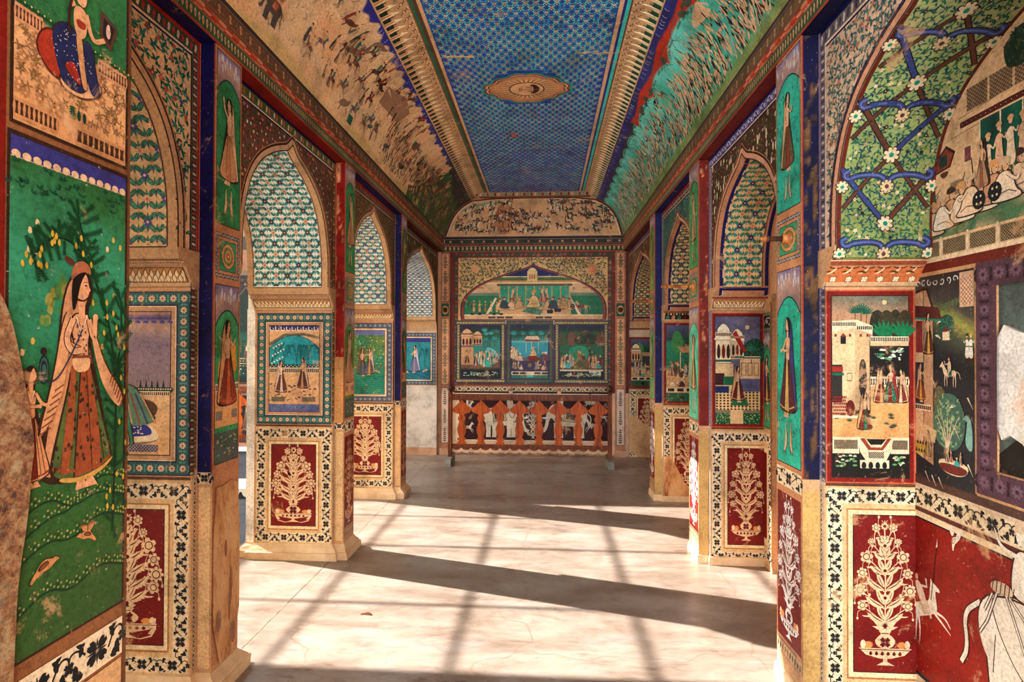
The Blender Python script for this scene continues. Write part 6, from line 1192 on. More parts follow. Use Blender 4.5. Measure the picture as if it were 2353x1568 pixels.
def pier(side, k, label, spec):
    w = .20 if side == 'L' else .25; y0 = (Y0L if side == 'L' else Y0R)+k*S; y1 = y0+w
    x = XL if side == 'L' else XR; p = PL if side == 'L' else PR; j = JL if side == 'L' else NR
    root = tag(empty('painted_pillar', ((x+j)/2, (y0+y1)/2, 0)), label, 'pillar', 'painted arcade pillars')
    s = Sink(); col = (206, 150, 100)
    if side == 'L':
        plan = [(XL, y0), (XL, y1), (PL, y1), (PL, y1+.03), (JL, y1+.03), (JL, y1), (XO, y1), (XO, y0), (JL, y0), (JL, y0-.03), (PL, y0-.03), (PL, y0)]
        s.prism(plan, .08, 1.75, col); s.box((PL-.05, y0-.0, 1.75), (XL, y1, ZT), col); s.box((XO, y0, 1.75), (JL+.06, y1, ZT), (238, 226, 200)); s.box((XO-.004, y0-.004, .09), (JL+.001, y1, 1.76), (246, 238, 220)); s.box((JL, y0-.03, 1.75), (PL-.002, y1+.03, ZT), PLC, skip='')  # outer strip coloured near-white to stand in for sunlight on that edge
        for a, b in ((y0-.03, y0), (y1, y1+.03)): pass
    else:
        plan = [(XR, y1), (XR, y0), (PR, y0), (PR, y0-.03), (NR, y0-.03), (NR, y1+.03), (PR, y1+.03), (PR, y1)]
        s.prism(plan, 0, 1.75, col); s.box((XR, y0, 1.75), (PR+.05, y1, ZT), col); s.box((PR+.002, y0-.03, 1.75), (NR, y1+.03, ZT), PLC)
    # coloured return of the bay recess on the near side, and the pilaster edge
    bc = BAYCOL[side][k]; c = Cv(s, faceplane(y0)); xa, xb = sorted((x, p)); zlo = .95
    c.rect(xa+.004, zlo, xb, ZT, bc, 1); c.rect(xb-.006 if side == 'L' else xa, zlo, xb if side == 'L' else xa+.006, ZT, (150, 50, 30), 2)
    if side == 'L': hband(c, xa, xb, .93, .05, b_vine, 1, 1); c.rect(xa+.012, .12, xb-.008, .89, (232, 184, 124), 2)
    else: c.rect(xa, .02, xb, .9, (196, 150, 84), 1)
    if (side, k) == ('L', 1):
        c.rect(xa, .95, xb, 1.42, (214, 150, 84), 2)
    wr_ = {('R', 0): .50, ('L', 1): .58, ('R', 1): .62}.get((side, k), .68); wc = np.array((92, 62, 34) if bc[2] > bc[0] else (196, 130, 80))
    def fw_(U, V):
        m = (.65*fbm(U*6, V*1.0, .16, 5+k)+.35*fbm(U*2, V*1.0, .03, 9)); t = np.clip((m-wr_)*14, 0, 1)[..., None]; d = fbm(U, V, .05, 3)[..., None]
        return np.array(bc)*(.8+.5*d)*(1-t)+wc*(.6+.8*d)*t
    c.grid(xa+.005, zlo+.002, xb-.006, ZT-.004, .012, fw_, 1.5)
    # rim of the jamb in the wall plane
    cr = Cv(s, wallplane(p, side)); g = 1 if side == 'L' else -1
    for a, b in ((y0-.03, y0), (y1, y1+.03)):
        u0, u1 = sorted((g*a, g*b)); cr.rect(u0, .02 if side == 'R' else .1, u1, 1.745, (222, 176, 126) if side == 'L' else (206, 190, 180), 1); vband(cr, (u0+u1)/2, .12, .93, .02, b_vine, 1, 3)
        vband(cr, (u0+u1)/2, .97, 1.74, .018, (lambda cc, L, w_, r: b_dots(cc, L, w_, r, bg=(86, 96, 62), cols=((206, 150, 100), (170, 60, 40)))) if side == 'L' else (lambda cc, L, w_, r: b_white(cc, L, w_, r, bg=(86, 80, 130), fg=(222, 214, 224))), 2, 3)
    s.build('shaft', M_FR, root)
    # face strip
    s = Sink(); c = Cv(s, wallplane(x, side)); u0, u1 = (y0, y1) if side == 'L' else (-y1, -y0)
    pilaster_face(c, u0, u1, spec); mats = [M_CL, M_OC]
    if (side, k) == ('L', 0):
        c.poly(chaikin([(u0, .11), (u1, .11), (u1, .86), (u0+.13, .90), (u0+.08, .88), (u0, .885)], 1), (0, 0, 0), 26, 1)
        for q in ((.04, .3, .02, .05), (.13, .42, .012, .09), (.09, .6, .01, .04), (.15, .2, .02, .05), (.12, .33, .01, .07)): c.ell(u0+q[0], q[1], q[2], q[3], (150, 92, 50), 28, 9)
    s.build('side_panel', mats, root)
    # dado and picture under the arch
    xa, xb = (JL+.012, PL-.006) if side == 'L' else (PR+.008, NR-.002)
    yj = y0-.03; s = Sink(); c = Cv(s, faceplane(yj))
    if side == 'L': dado(c, xa, xb, .10, .925, birds=1 if k < 3 else 0, seed=k)
    else: dado(c, xa, xb, .02 if k else .06, .935 if k == 0 else .92, open_right=True, seed=k, w=.06)
    if (side, k) == ('R', 2): c.poly(chaikin([(xa, 0), (xb, 0), (xb, .12), (xa+.2, .16), (xa+.12, .36), (xa, .5)], 2), (0, 0, 0), 26, 1); s.add([(xa, yj-.008, 0), (xa+.2, yj-.008, 0), (xa+.19, yj-.008, .18), (xa+.1, yj-.008, .26), (xa, yj-.008, .27)], (0, 0, 0), 1)
    s.build('dado_panel', [M_CL, M_OC], root)
    s = Sink(); c = Cv(s, faceplane(yj)); za, zb = (.94, 1.735) if side == 'L' else (.945, 1.735)
    c.rect(xa, za-.012, xb, za+.008, BR); q = c.sub(0, 0, z=1)
    st = {('L', 0): 'ros', ('L', 1): 'ros', ('L', 2): 'blue'}.get((side, k), 'red')
    a, b, e_, f = mural_frame(q, xa, xb, za, zb, st); q = c.sub(0, 0, z=5)
    if side == 'L': (pic_seated_lady, pic_couple, pic_green_pair)[k](q, a, b, e_, f)
    elif k == 0: pic_tower(q, a, b, e_, f)
    elif k == 1: pic_palace(q, a, b, e_, f)
    else: pic_terrace(q, a, b, e_, f)
    s.build('mural_panel', M_CL, root)
    for sg, (cy, H_) in ((1, (BAYL if side == 'L' else BAYR)[k]), (-1, (BAYL if side == 'L' else BAYR)[k+1])):
        s = Sink(); xa2, xb2 = (JL, PL+.006) if side == 'L' else (PR-.006, NR); capital(s, side, H_, cy, sg, xa2, xb2)
        if sg == 1:
            P, _ = arch_profile(H_); F = curveF([(cy+d, z) for d, z in P[2:4]], 'x', -1); c = Cv(s, F); LL = F.S
            if (side, k) == ('R', 0):
                c.grid(xa2, -.03, xb2, LL, .05, lambda U, V: np.broadcast_to(np.array((196, 104, 56)), U.shape+(3,))); 
                for i in range(6):
                    xx = xa2+(xb2-xa2)*(i+.5)/6; flower(c, xx, LL*.18, .014, 6 if i % 2 else 4, (236, 204, 160), None, 2, 0, BK); cleaf(c, xx-.03, LL*.5, .05, .01, .3, 1, (236, 190, 140), 2); cleaf(c, xx, LL*.55, .04, .01, 2.5, 1, (80, 60, 30), 2)
                    c.ell(xx, LL*.95, .026, .009, BK, 2, 10); c.ell(xx, LL, .024, .008, (214, 130, 80), 3, 10)
            elif (side, k) == ('R', 2): b_fret(c.sub(xa2+.02, LL/2), xb2-xa2-.04, LL, rnd(1))
            else: c.rect(xa2+.012, LL*.02, xb2-.012, LL*.98, DBR, 1); b_acanth(c.sub(xa2+.016, LL/2, z=2), xb2-xa2-.032, LL*.88, rnd(1))
            c2 = Cv(s, faceplane(cy+P[4][0])); c2.rect(xa2, P[4][1]-.004, xb2, P[4][1]+.022, (140, 60, 34), 1) if side == 'R' else c2.rect(xa2, P[4][1], xb2, P[4][1]+.02, (176, 120, 78), 1)
            hband(c2, xa2+.01, xb2-.01, P[4][1]+.010, .013, lambda cc, L, w_, r: b_dots(cc, L, w_, r, bg=(206, 156, 110), cols=((50, 60, 70), (150, 60, 40))), 1, 2) if side == 'L' else None
        s.build('capital', M_FR, root)
    # base moulding
    s = Sink()
    if side == 'L': loft(s, plan, [(0, .044), (.05, .043), (.052, .034), (.062, .030), (.085, .010), (.1, .0), (.102, .0)], (0, 0, 0)); s.v = [(a+.004*math.sin(a*57+b*31+c_*90), b+.004*math.sin(b*47+a*23+c_*80), c_) for a, b, c_ in s.v]
    else:
        loft(s, [(XR, y1), (XR, y0), (PR, y0), (PR, y0-.03), (NR-.002, y0-.03), (NR-.002, y1+.03), (PR, y1+.03), (PR, y1)], [(0, .012), (.055, .008), (.06, .0)], (0, 0, 0))
    s.build('base_moulding', M_BS, root)
    return root
for a in PIER: pier(*a)
# half piers against the far wall carry pictures of their own
s = Sink(); s.box((JL, 7.448, 0), (PL, YB, 1.75), (214, 190, 160)); s.box((XO, 7.448, 1.75), (PL-.002, YB, ZT), PLC); s.box((XO, 7.50, 0), (JL, YB, 1.75), (230, 220, 200)); c = Cv(s, faceplane(7.448))
c.rect(JL, 0, PL-.01, .95, (222, 200, 176), 1); c.rect(JL, 0, PL, .1, (206, 150, 110), 2)
q = c.sub(0, 0, z=1); a, b, e_, f = mural_frame(q, JL+.0, PL-.006, .955, 1.69, 'blue'); pic_blue_lady(c.sub(0, 0, z=6), a, b, e_, f)
c.rect(JL, 1.70, PL, 1.75, (196, 150, 110), 2)
s.build('far_jamb', M_FR, wl)
s = Sink(); s.box((PR, 7.50, 0), (NR, YB, 1.75), (206, 160, 110)); s.box((PR+.002, 7.50, 1.75), (NR, YB, ZT), PLC); c = Cv(s, faceplane(7.50)); dado(c, PR+.01, NR, .0, .92, open_right=True); crumble(c, [(PR, 0), (NR, 0), (NR, .3), (PR+.2, .46), (PR+.1, .55), (PR, .60)], (214, 160, 108), 26, 0)
c.rect(PR, .925, NR, 1.72, (128, 44, 26), 1); pic_terrace(c.sub(0, 0, z=3), PR+.03, NR-.02, .97, 1.60, 5, 1); c.rect(PR, 1.63, NR, 1.73, (216, 186, 150), 4); c.rect(PR, 1.73, NR, 1.75, BR, 4); s.build('far_jamb', M_FR, wr)
# ------------------------------------------------------------------ niches behind the right arcade
XB = NR
for k, (cy, H_) in enumerate(BAYR):
    s = Sink(); ya, yb = cy-H_, cy+H_; wy = .22 if k == 0 else H_-.13
    # wall with a deep window recess in the middle
    s.box((XB, ya-.12, 0), (XB+.12, cy-wy, 2.9), (206, 150, 100)); s.box((XB, cy+wy, 0), (XB+.12, yb+.12, 2.9), (206, 150, 100))
    zw0, zw1 = (1.085, 1.795) if k == 0 else (0, 1.85)
    s.box((XB, cy-wy, zw1), (XB+.12, cy+wy, 2.9), (206, 150, 100)); s.box((XB+.016 if k == 0 else XB+.12, cy-wy-.01, 0), (XB+.16, cy+wy+.01, 2.9), (150, 110, 80))
    if k == 0: s.box((XB, cy-wy, 0), (XB+.12, cy+wy, zw0), (206, 150, 100))
    c = Cv(s, wallplane(XB, 'R')); U0, U1 = -yb, -ya
    if k:
        w_ = H_-wy; c.rect(U0, .04, U0+w_, .92, (222, 176, 118), 1); hband(c, U0, U0+w_, .88, .06, b_vine, 1, 2); hband(c, U0, U0+w_, .09, .06, b_vine, 1, 2); vband(c, U0+w_-.035, .06, .85, .055, b_vine, 1, 2); c.rect(U0, .16, U0+w_-.066, .81, (240, 206, 150), 2); c.rect(U0, .2, U0+w_-.082, .78, RD, 3)
        c.rect(U0, .945, U0+w_, 1.735, (110, 130, 90), 1); strip_picture(c.sub(0, 0, z=2), U0+.005, .96, U0+w_-.03, 1.6, (60, 150, 100), 2, 3, 2); hband(c, U0+.004, U0+w_-.03, 1.67, .08, b_white, 3, 2)
        c.rect(U0+w_-.02, .04, U0+w_, 1.8, (150, 84, 46), 3)
    else: paint_hunt_wall(s, c, U0, U1, cy, wy, zw0, zw1)
    s.build('niche_wall', M_CL if k == 0 else M_FR, wr)
s = Sink(); s.box((1.66, -2.2, 0), (1.8, YB, 3.0), PLC); s.build('outer_wall', M_PL, wr)
# ------------------------------------------------------------------ nearest pier stub on the left (broken plaster edge)
root = tag(empty('painted_pillar', (-1.1, .95, 0)), 'nearest left pillar end with large green garden picture and crumbled left edge', 'pillar', 'painted arcade pillars')
s = Sink(); s.box((-1.6, .66, 0), (-.872, 1.09, ZT+1.2), (150, 84, 48)); s.box((-1.6, -.2, 0), (-.90, .66, ZT+1.2), (120, 30, 20)); c = Cv(s, wallplane(-.872, 'L')); c.rect(.815, .0, 1.09, 3.2, (140, 86, 48)); c.rect(.80, 0, .826, 3.2, (120, 22, 12), 1); c.rect(1.078, 0, 1.09, 3.2, (112, 66, 36), 2); s.build('shaft', M_FR, root)
paint_garden(root)
# ------------------------------------------------------------------ cornices
for side, x, nm in (('L', XL+.003, 'trim_1'), ('R', XR-.003, 'trim_2')):
    s = Sink(); g = 1 if side == 'L' else -1; u0, u1 = (-2.2, YB) if side == 'L' else (-YB, 2.2)
    c = Cv(s, wallplane(x, side)); c.rect(u0, ZT, u1, 3.03, (140, 92, 60)); v0, v1 = (1.4, YB-.05) if side == 'L' else (-YB+.05, -1.3)
    c.rect(u0, ZT, u1, ZT+.012, (170, 60, 34), 1); hband(c, v0, v1, 2.848, .054, b_drop, 1, 2)
    hband(c, v0, v1, 2.965, .052, (lambda cc, L, w_, r: b_sprig(cc, L, w_, r, bg=(112, 66, 42), fg=(214, 164, 104))) if side == 'L' else (lambda cc, L, w_, r: b_sprig(cc, L, w_, r, bg=(116, 84, 50), fg=(206, 160, 104), lf=(96, 96, 60))), 2, 2)
    c.rect(u0, 2.993, u1, 3.03, (70, 50, 40), 1); c.rect(u0, 3.0, u1, 3.004, (150, 130, 110), 2)
    # red rounded moulding
    pr = [(0, 2.884), (.006, 2.886), (.013, 2.893), (.016, 2.902), (.013, 2.911), (.008, 2.920), (.003, 2.930), (0, 2.934)]
    for (a, za), (b, zb) in zip(pr[:-1], pr[1:]):
        nn = 190
        for i in range(nn): ya, yb = -2.2+(YB+2.2)*i/nn, -2.2+(YB+2.2)*(i+1)/nn; s.add([(x+g*a, ya, za), (x+g*a, yb, za), (x+g*b, yb, zb), (x+g*b, ya, zb)], ((186, 76, 44), (206, 130, 90), (160, 50, 28))[(i*7+int(za*1000)) % 3] if za < 2.911 else (110, 70, 48))
    tag(s.build(nm, M_FR), kind='structure')
# ------------------------------------------------------------------ ceiling: coves, leaf mouldings, blue field
ce = tag(empty('ceiling', (-.155, 3, 3.6)), kind='structure')
COVL = chaikin([(-1.415, 3.025), (-1.385, 3.10), (-1.345, 3.22), (-1.275, 3.35), (-1.17, 3.455), (-1.035, 3.53)], 2, False)
COVR = chaikin([(1.065, 3.025), (1.045, 3.10), (1.01, 3.22), (.95, 3.35), (.85, 3.455), (.70, 3.53)], 2, False)
paint_coves(ce)
s = Sink(); s.box((-2.2, -2.2, 3.62), (2.2, YB+.1, 3.9), PLC); s.build('slab', M_PL, ce)
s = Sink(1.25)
for pl, sgn, in (([(-1.04, 3.528), (-1.02, 3.545), (-.96, 3.575), (-.90, 3.592), (-.845, 3.60)], 1), ([(.705, 3.528), (.685, 3.545), (.63, 3.575), (.58, 3.592), (.53, 3.60)], -1)):
    F = curveF(chaikin(pl, 2, False), 'y', sgn); c = Cv(s, F); u0, u1 = (-2.2, YB) if sgn == 1 else (-YB, 2.2)
    for j in range(6): c.rect(u0, F.S*j/6, u1, F.S*(j+1)/6, (198, 150, 102))
    c.rect(u0, 0, u1, .012, DBR, 1); n = int((YB-2.4)/.074); 
    for i in range(n):
        y = 2.5+(i+.5)*(YB-2.5)/n; u = y*sgn; p = .074
        c.poly([(u-p*.5, .014), (u+p*.5, .014), (u+p*.5, .07), (u-p*.5, .07)], (32, 40, 34) if sgn == 1 else (30, 74, 50), 2)
        c.poly([(u-p*.36, .014), (u+p*.12, .014), (u+p*.10, .10), (u-p*.05, .15), (u-p*.3, .10)], (226, 190, 140), 3); c.poly([(u-p*.30, .014), (u-p*.02, .014), (u-p*.08, .12), (u-p*.24, .09)], (190, 120, 70) if sgn == 1 else (236, 200, 150), 4); c.line([(u+p*.3, .014), (u+p*.28, .09)], .006, (40, 56, 40), 5) 
        for q in range(14): c.ell(u+((q*37) % 17-8)*.0044, F.S-.008-.012*(q % 6), .0045, .005, ((238, 204, 158), (84, 50, 36), (120, 74, 50))[q % 3], 6, 5)
        spiral(c, u, F.S-.045, .016, q, 1, .004, (60, 40, 30), 7)
s.build('leaf_moulding', M_CL, ce)
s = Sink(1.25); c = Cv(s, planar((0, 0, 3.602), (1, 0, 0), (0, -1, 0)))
def border(xs, cols):
    for a, b, col in zip(xs[:-1], xs[1:], cols): c.rect(min(a, b), -YB, max(a, b), 2.2, col, 1)
border([-.86, -.835, -.815, -.790, -.765], [(120, 78, 50), (36, 100, 72), (90, 58, 40), (214, 164, 116)])
border([.55, .52, .495, .478, .45], [(110, 58, 40), (60, 190, 170), (36, 40, 110), (214, 164, 120)])
x0, x1 = -.765, .45
c.grid(x0, -7.38, x1, 2.2, .10, lambda U, V: blend((0, (26, 40, 130)), (.35, (38, 56, 140)), (.6, (34, 84, 146)), (1, (26, 36, 112)))(fbm(U, V, .9, 3)), 1)
r = rnd(4); ny = 92; nx = 19
for j in range(ny):
    y = -2.55-(j+.5)*(7.36-2.55)/ny; py = (7.36-2.55)/ny
    for i in range(nx+1):
        x = x0+(x1-x0)*(i+(.5 if j % 2 else 0)+.0)/nx; px = (x1-x0)/nx
        if x < x0+.012 or x > x1-.012: continue
        if (abs(x+.155)/.36)**2+((y+4.42)/.32)**2 < .82: continue
        tq = ((90, 196, 200), (66, 156, 196), (104, 206, 192))[r.randrange(3)] if (-y) < 5.8 or r.random() < .4 else (60, 110, 180)
        for sg in (-1, 1):
            q = c.sub(x, y, 0, sg)
            q.line(curve([(.004, -py*.1), (px*.22, -py*.48), (px*.5, -py*.5)]), .0045, tq, 3)
            cleaf(q, px*.06, py*.02, px*.42, py*.26, .5, .3, tq, 3); cleaf(q, px*.2, -py*.42, px*.26, py*.16, 1.2, .3, tq, 3); leaf(q, px*.30, py*.40, px*.22, py*.13, 2.8, tq, 3)
        if r.random() < .93: flower(c, x, y, px*.21, 5, ((232, 190, 140), (222, 170, 120), (200, 150, 110))[r.randrange(3)], (90, 50, 40), 4, r.random()*3)
        flower(c, x, y-py*.5, px*.10, 4, (226, 190, 150), None, 4, r.random())
for i in range(26): xx = r.choice((-.6, .33))+r.uniform(-.12, .12); c.ell(xx, -3.90+r.uniform(-.015, .015), r.uniform(.01, .045), .006, (224, 186, 120), 8, 7, r.random())
for p in ((-.33, -5.35), (-.31, -5.42)): c.smooth([(p[0]+.035*a, p[1]+.04*b) for a, b in ((-1, .2), (.1, 1), (.7, .1), (.9, -.9), (-.3, -.5))], (214, 84, 24), 8)
# row of tiny niches where the ceiling meets the far wall
F = planar((0, 7.38, 3.60), (1, 0, 0), (0, -.93, .24) if 0 else (0, -1, 0))
s2 = Sink(); c2 = Cv(s2, planar((0, 7.40, 3.548), (1, 0, 0), (0, 0, 1))); s2.box((-.9, 7.40, 3.55), (.6, 7.5, 3.62), (150, 90, 60)); c2.rect(-1.06, 0, .74, .055, (176, 120, 80))
for i in range(34): c2.rect(-1.0+.05*i, .004, -1.0+.05*i+.022, .044, ((60, 150, 130), (60, 30, 24), (206, 160, 120), (60, 150, 130), (120, 40, 30))[i % 5], 1)
s2.build('niche_frieze', M_FR, ce)
s.build('blue_field', M_CL, ce)
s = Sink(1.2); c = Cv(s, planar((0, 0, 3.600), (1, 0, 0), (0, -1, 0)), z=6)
cx, cy = -.155, -4.42
def lob(f, n=64, k=12, a=.10): return [(cx+.335*f*(1+a*f*abs(math.sin(k/2*t))-a)*math.cos(t)*(1+.12*abs(math.cos(t))**14), cy+.235*f*(1+a*abs(math.sin(k/2*t))-a)*math.sin(t)*(1+.1*abs(math.sin(t))**14)) for t in np.linspace(0, 2*PI, n, endpoint=False)]
for i, (f, cc) in enumerate(((1.06, (40, 150, 140)), (1.0, (130, 60, 50)), (.94, (226, 176, 130)), (.9, (70, 34, 24)), (.87, (196, 130, 84)))): c.poly(lob(f), cc, i)
c.poly([(cx+.27*math.cos(t), cy+.185*math.sin(t)) for t in np.linspace(0, 2*PI, 48, endpoint=False)], (206, 144, 92), 5)
for i in range(56):
    t = 2*PI*i/56; c.line([(cx+.13*math.cos(t), cy+.12*math.sin(t)), (cx+(.27 if i % 2 else .24)*math.cos(t), cy+(.19 if i % 2 else .17)*math.sin(t))], .008, (92, 46, 28) if i % 2 else (240, 200, 150), 6, True)
c.poly([(cx+.145*math.cos(t), cy+.115*math.sin(t)) for t in np.linspace(0, 2*PI, 40, endpoint=False)], (74, 38, 26), 7); c.poly([(cx+.135*math.cos(t), cy+.105*math.sin(t)) for t in np.linspace(0, 2*PI, 40, endpoint=False)], (226, 170, 116), 8)
q = c.sub(cx, cy, -PI/2, 1)
q.smooth([(-.075, .02), (-.08, .075), (0, .115), (.08, .075), (.075, .02), (.04, .055), (-.04, .055)], (50, 30, 22), 9)
q.smooth([(-.07, .02), (-.055, -.06), (0, -.11), (.055, -.06), (.07, .02), (.04, .07), (0, .1), (-.04, .07)], (222, 160, 108), 9)
for sg in (-1, 1):
    q.line(curve([(sg*.01, .03), (sg*.03, .045), (sg*.058, .03)]), .006, (50, 26, 20), 10); q.smooth([(sg*.012, .012), (sg*.034, .025), (sg*.058, .012), (sg*.034, .002)], WH, 10); q.ell(sg*.035, .013, .008, .010, BK, 11, 8)
q.line([(.004, .02), (.012, -.03), (-.004, -.034)], .005, (90, 50, 34), 10); q.line(curve([(-.022, -.06), (0, -.054), (.022, -.06)]), .008, (140, 50, 36), 10); q.line(curve([(-.035, -.045), (0, -.04), (.035, -.045)]), .005, (50, 30, 20), 10); q.poly([(-.006, .05), (.006, .05), (.004, .09), (-.004, .09)], RED, 10)
s.build('sun_medallion', M_CL, ce)
# ------------------------------------------------------------------ far wall
wb = tag(empty('wall_back', (-.155, YB, 0)), kind='structure')
s = Sink(); s.box((-2.2, YB, 0), (2.2, YB+.2, 3.9), (196, 140, 96)); c = Cv(s, faceplane(YB))
c.grid(-1.45, 0, 1.15, .86, .06, lambda U, V: blend((0, (216, 160, 116)), (.4, (230, 190, 156)), (1, (222, 170, 130)))(fbm(U, V, .25, 3)), 0)
c.rect(-1.45, .86, 1.15, 2.82, (110, 44, 28), 0)
hband(c, -1.40, 1.09, 2.955, .06, lambda cc, L, w_, r: b_ros(cc, L, w_, r, bg=(48, 54, 40), fg=(222, 150, 96), cen=(170, 70, 40), lf=(90, 50, 40), pitch=2.6), 1, 2); hband(c, -1.42, 1.09, 2.856, .066, lambda cc, L, w_, r: b_drop(cc, L, w_, r, bg=(34, 66, 40), fg=(224, 176, 110), pitch=.9), 2, 2)
c.rect(-1.42, 2.99, 1.09, 3.02, (34, 26, 34), 1); c.rect(-1.42, 2.895, 1.09, 2.922, (150, 44, 26), 1); c.rect(-1.42, 2.91, 1.09, 2.918, (30, 24, 40), 2); c.rect(-1.42, 2.80, 1.09, 2.82, (150, 50, 30), 1)
s.build('wall_plaster', M_FR, wb)
# slim flowered strips at both sides
for xa, xb in ((-1.45, -1.325), (.955, 1.09)):
    s = Sink(); s.box((xa, YB-.035, .09), (xb, YB, 2.80), (190, 120, 84)); s.box((xa-.01, YB-.06, 0), (xb+.01, YB, .09), (206, 150, 112)); c = Cv(s, faceplane(YB-.035)); m = (xa+xb)/2; w_ = (xb-xa)-.03
    for z0, z1, bg, cl, fl, n in ((2.12, 2.78, (216, 150, 100), (24, 66, 46), (130, 50, 34), 3), (.97, 1.88, (222, 160, 110), (30, 92, 70), (150, 60, 40), 4), (.16, .92, (226, 190, 160), (40, 44, 46), None, 3)):
        c.rect(xa+.012, z0-.006, xb-.012, z1+.006, DBR, 1); c.rect(xa+.016, z0, xb-.016, z1, bg, 2)
        for i in range(n): shrub(c, m, z0+(z1-z0)*i/n+.01, (z1-z0)/n*.88, w_*.8, cl, fl, 4)
    c.rect(xa+.01, 1.91, xb-.01, 2.09, (30, 80, 56), 2); c.ell(m, 2.0, .045, .06, (214, 150, 90), 3, 18); c.ell(m, 2.0, .022, .03, (50, 30, 20), 5, 12)
    s.build('flower_strip', M_FR, wb)
# lunette with the battle
s = Sink(); c = Cv(s, faceplane(YB)); L = [(a, b) for a, b in COVL]+[(-.7, 3.562), (-.155, 3.568), (.4, 3.562)]+[(a, b) for a, b in COVR[::-1]]
c.poly(L, (96, 34, 22), 2); m = (-.165, 3.02); c.poly([(m[0]+(a-m[0])*.975, 3.025+(b-3.02)*.955) for a, b in L], CR, 3); P = [(m[0]+(a-m[0])*.962, 3.032+(b-3.02)*.93) for a, b in L]; c.poly(P, (222, 160, 106), 4)
T = np.array(P); topz = lambda x: np.interp(x, T[:, 0], T[:, 1])
d = c.sub(0, 0, z=5); r = rnd(77)
for a, b in ((-1.1, -.5), (-.5, .25)): d.smooth([(a, 3.46), (a+.2*(b-a), 3.50), ((a+b)/2, 3.52), (b-.1, 3.5), (b, 3.46)], (206, 160, 104), 0)
d.smooth([(-1.2, 3.36), (-1.1, 3.44), (-.8, 3.50), (-.6, 3.52), (-.62, 3.49), (-.85, 3.46), (-1.1, 3.38)], (130, 140, 90), 1)
d.smooth([(-.66, 3.05), (-.7, 3.3), (-.62, 3.5), (-.5, 3.5), (-.44, 3.3), (-.5, 3.05)], (190, 116, 64), 1)
for i in range(34): x = r.uniform(.15, .95); z_ = topz(x)-r.uniform(.01, .06); d.ell(x, z_, r.uniform(.02, .05), .010, (50, 70, 50), 1, 8)
for i in range(300):
    x = r.uniform(-1.28, .98); z_ = r.uniform(3.045, 3.46); 
    if z_+.07 > topz(x) or abs(x) > 1.3: continue
    if -.40 < x < 0 and z_ > 3.36: continue
    h = r.uniform(.065, .10); k = ((30, 24, 22), (90, 36, 26), (44, 34, 30), (226, 196, 160), (70, 30, 24))[r.randrange(5)]; fl = -1 if x > .1 else (1 if x < -.7 else r.choice((-1, 1))); q = d.sub(x, z_, r.uniform(-.12, .12)); zz = 2+(i % 5)*3
    if i % 5 < 3: horse(q, 0, 0, h, fl, k, ((206, 150, 100), (60, 90, 70), (150, 50, 36), (216, 190, 150))[i % 4], zz, 1, ((40, 80, 60), (30, 26, 26))[i % 2])
    elif i % 5 == 3: man(q, 0, 0, h*1.05, fl, ((70, 84, 60), (206, 160, 110), (110, 60, 44))[i % 3], (50, 34, 26), zz)
    else: [leaf(q, j*.01, 0, h*.3, h*.07, 1.57+.3*(j-2), (60, 74, 44), zz) for j in range(5)]
s.build('battle_lunette', M_CL, wb)
# great central picture frame
s = Sink(); c = Cv(s, faceplane(YB)); X0, X1 = -1.263, .903
ring(c, X0, .955, X1, 2.795, .05, lambda cc, L, w_, r: b_dots(cc, L, w_, r, bg=(74, 62, 44), cols=((110, 92, 64), (176, 70, 44), (60, 70, 50)), pitch=1.2), 1, 2, 'tlr')
c.rect(-1.222, 1.80, .862, 2.742, (120, 34, 24), 2); c.rect(-1.212, 1.80, .852, 2.73, (222, 168, 104), 3)
AR = [(.99, 1.86), (1.0, 1.93), (1.0, 2.04), (.985, 2.12), (.93, 2.22), (.80, 2.33), (.62, 2.42), (.40, 2.50), (.20, 2.56), (.07, 2.60), (0, 2.65)]; AR = [(1.01*a, b) for a, b in AR]; A = chaikin(AR, 2, False); mx = -.17
ins = lambda x, y, m_: (abs(x-mx) > np.interp(y, A[:, 1], A[:, 0])+m_*.6+.02) or y > 2.64
field(c, -1.205, 1.86, .845, 2.725, .055, ins, [(222, 150, 90), (150, 60, 40), (60, 60, 100)], [(30, 78, 46), (24, 66, 40), (50, 96, 56)], 5, 5, .22, 1, 1.25, (40, 80, 46))
flower(c, -.98, 2.58, .07, 10, (224, 158, 100), None, 8); flower(c, .64, 2.56, .08, 10, (222, 140, 84), None, 8)
full = [(mx+a, b) for a, b in A]+[(mx-a, b) for a, b in A[::-1]]
sc_ = lambda k, dz: [(mx+(a-mx)*k, 1.86+(b-1.86)*k+dz) for a, b in full]
c.poly(sc_(1.0, 0), (40, 26, 60), 9); c.poly(sc_(.985, 0), (150, 60, 36), 10); c.poly(sc_(.955, .008), (30, 34, 86), 11)
s.build('arch_frame', M_CL, wb)
s = Sink(); c = Cv(s, faceplane(YB), z=12)
P = np.array(sc_(.955, .008)); zt = lambda x: np.interp(x, P[::-1, 0], P[::-1, 1]) 
def clipw(z_): return float(np.interp(z_, A[:, 1]*.955+1.86*.045+.008, A[:, 0]*.955))-.005
def slab(za, zb, col, z_, n=8):
    for i in range(n):
        a, b = za+(zb-za)*i/n, za+(zb-za)*(i+1)/n; wa, wb_ = clipw(a), clipw(b); c.poly([(mx-wa, a), (mx+wa, a), (mx+wb_, b), (mx-wb_, b)], col, z_)
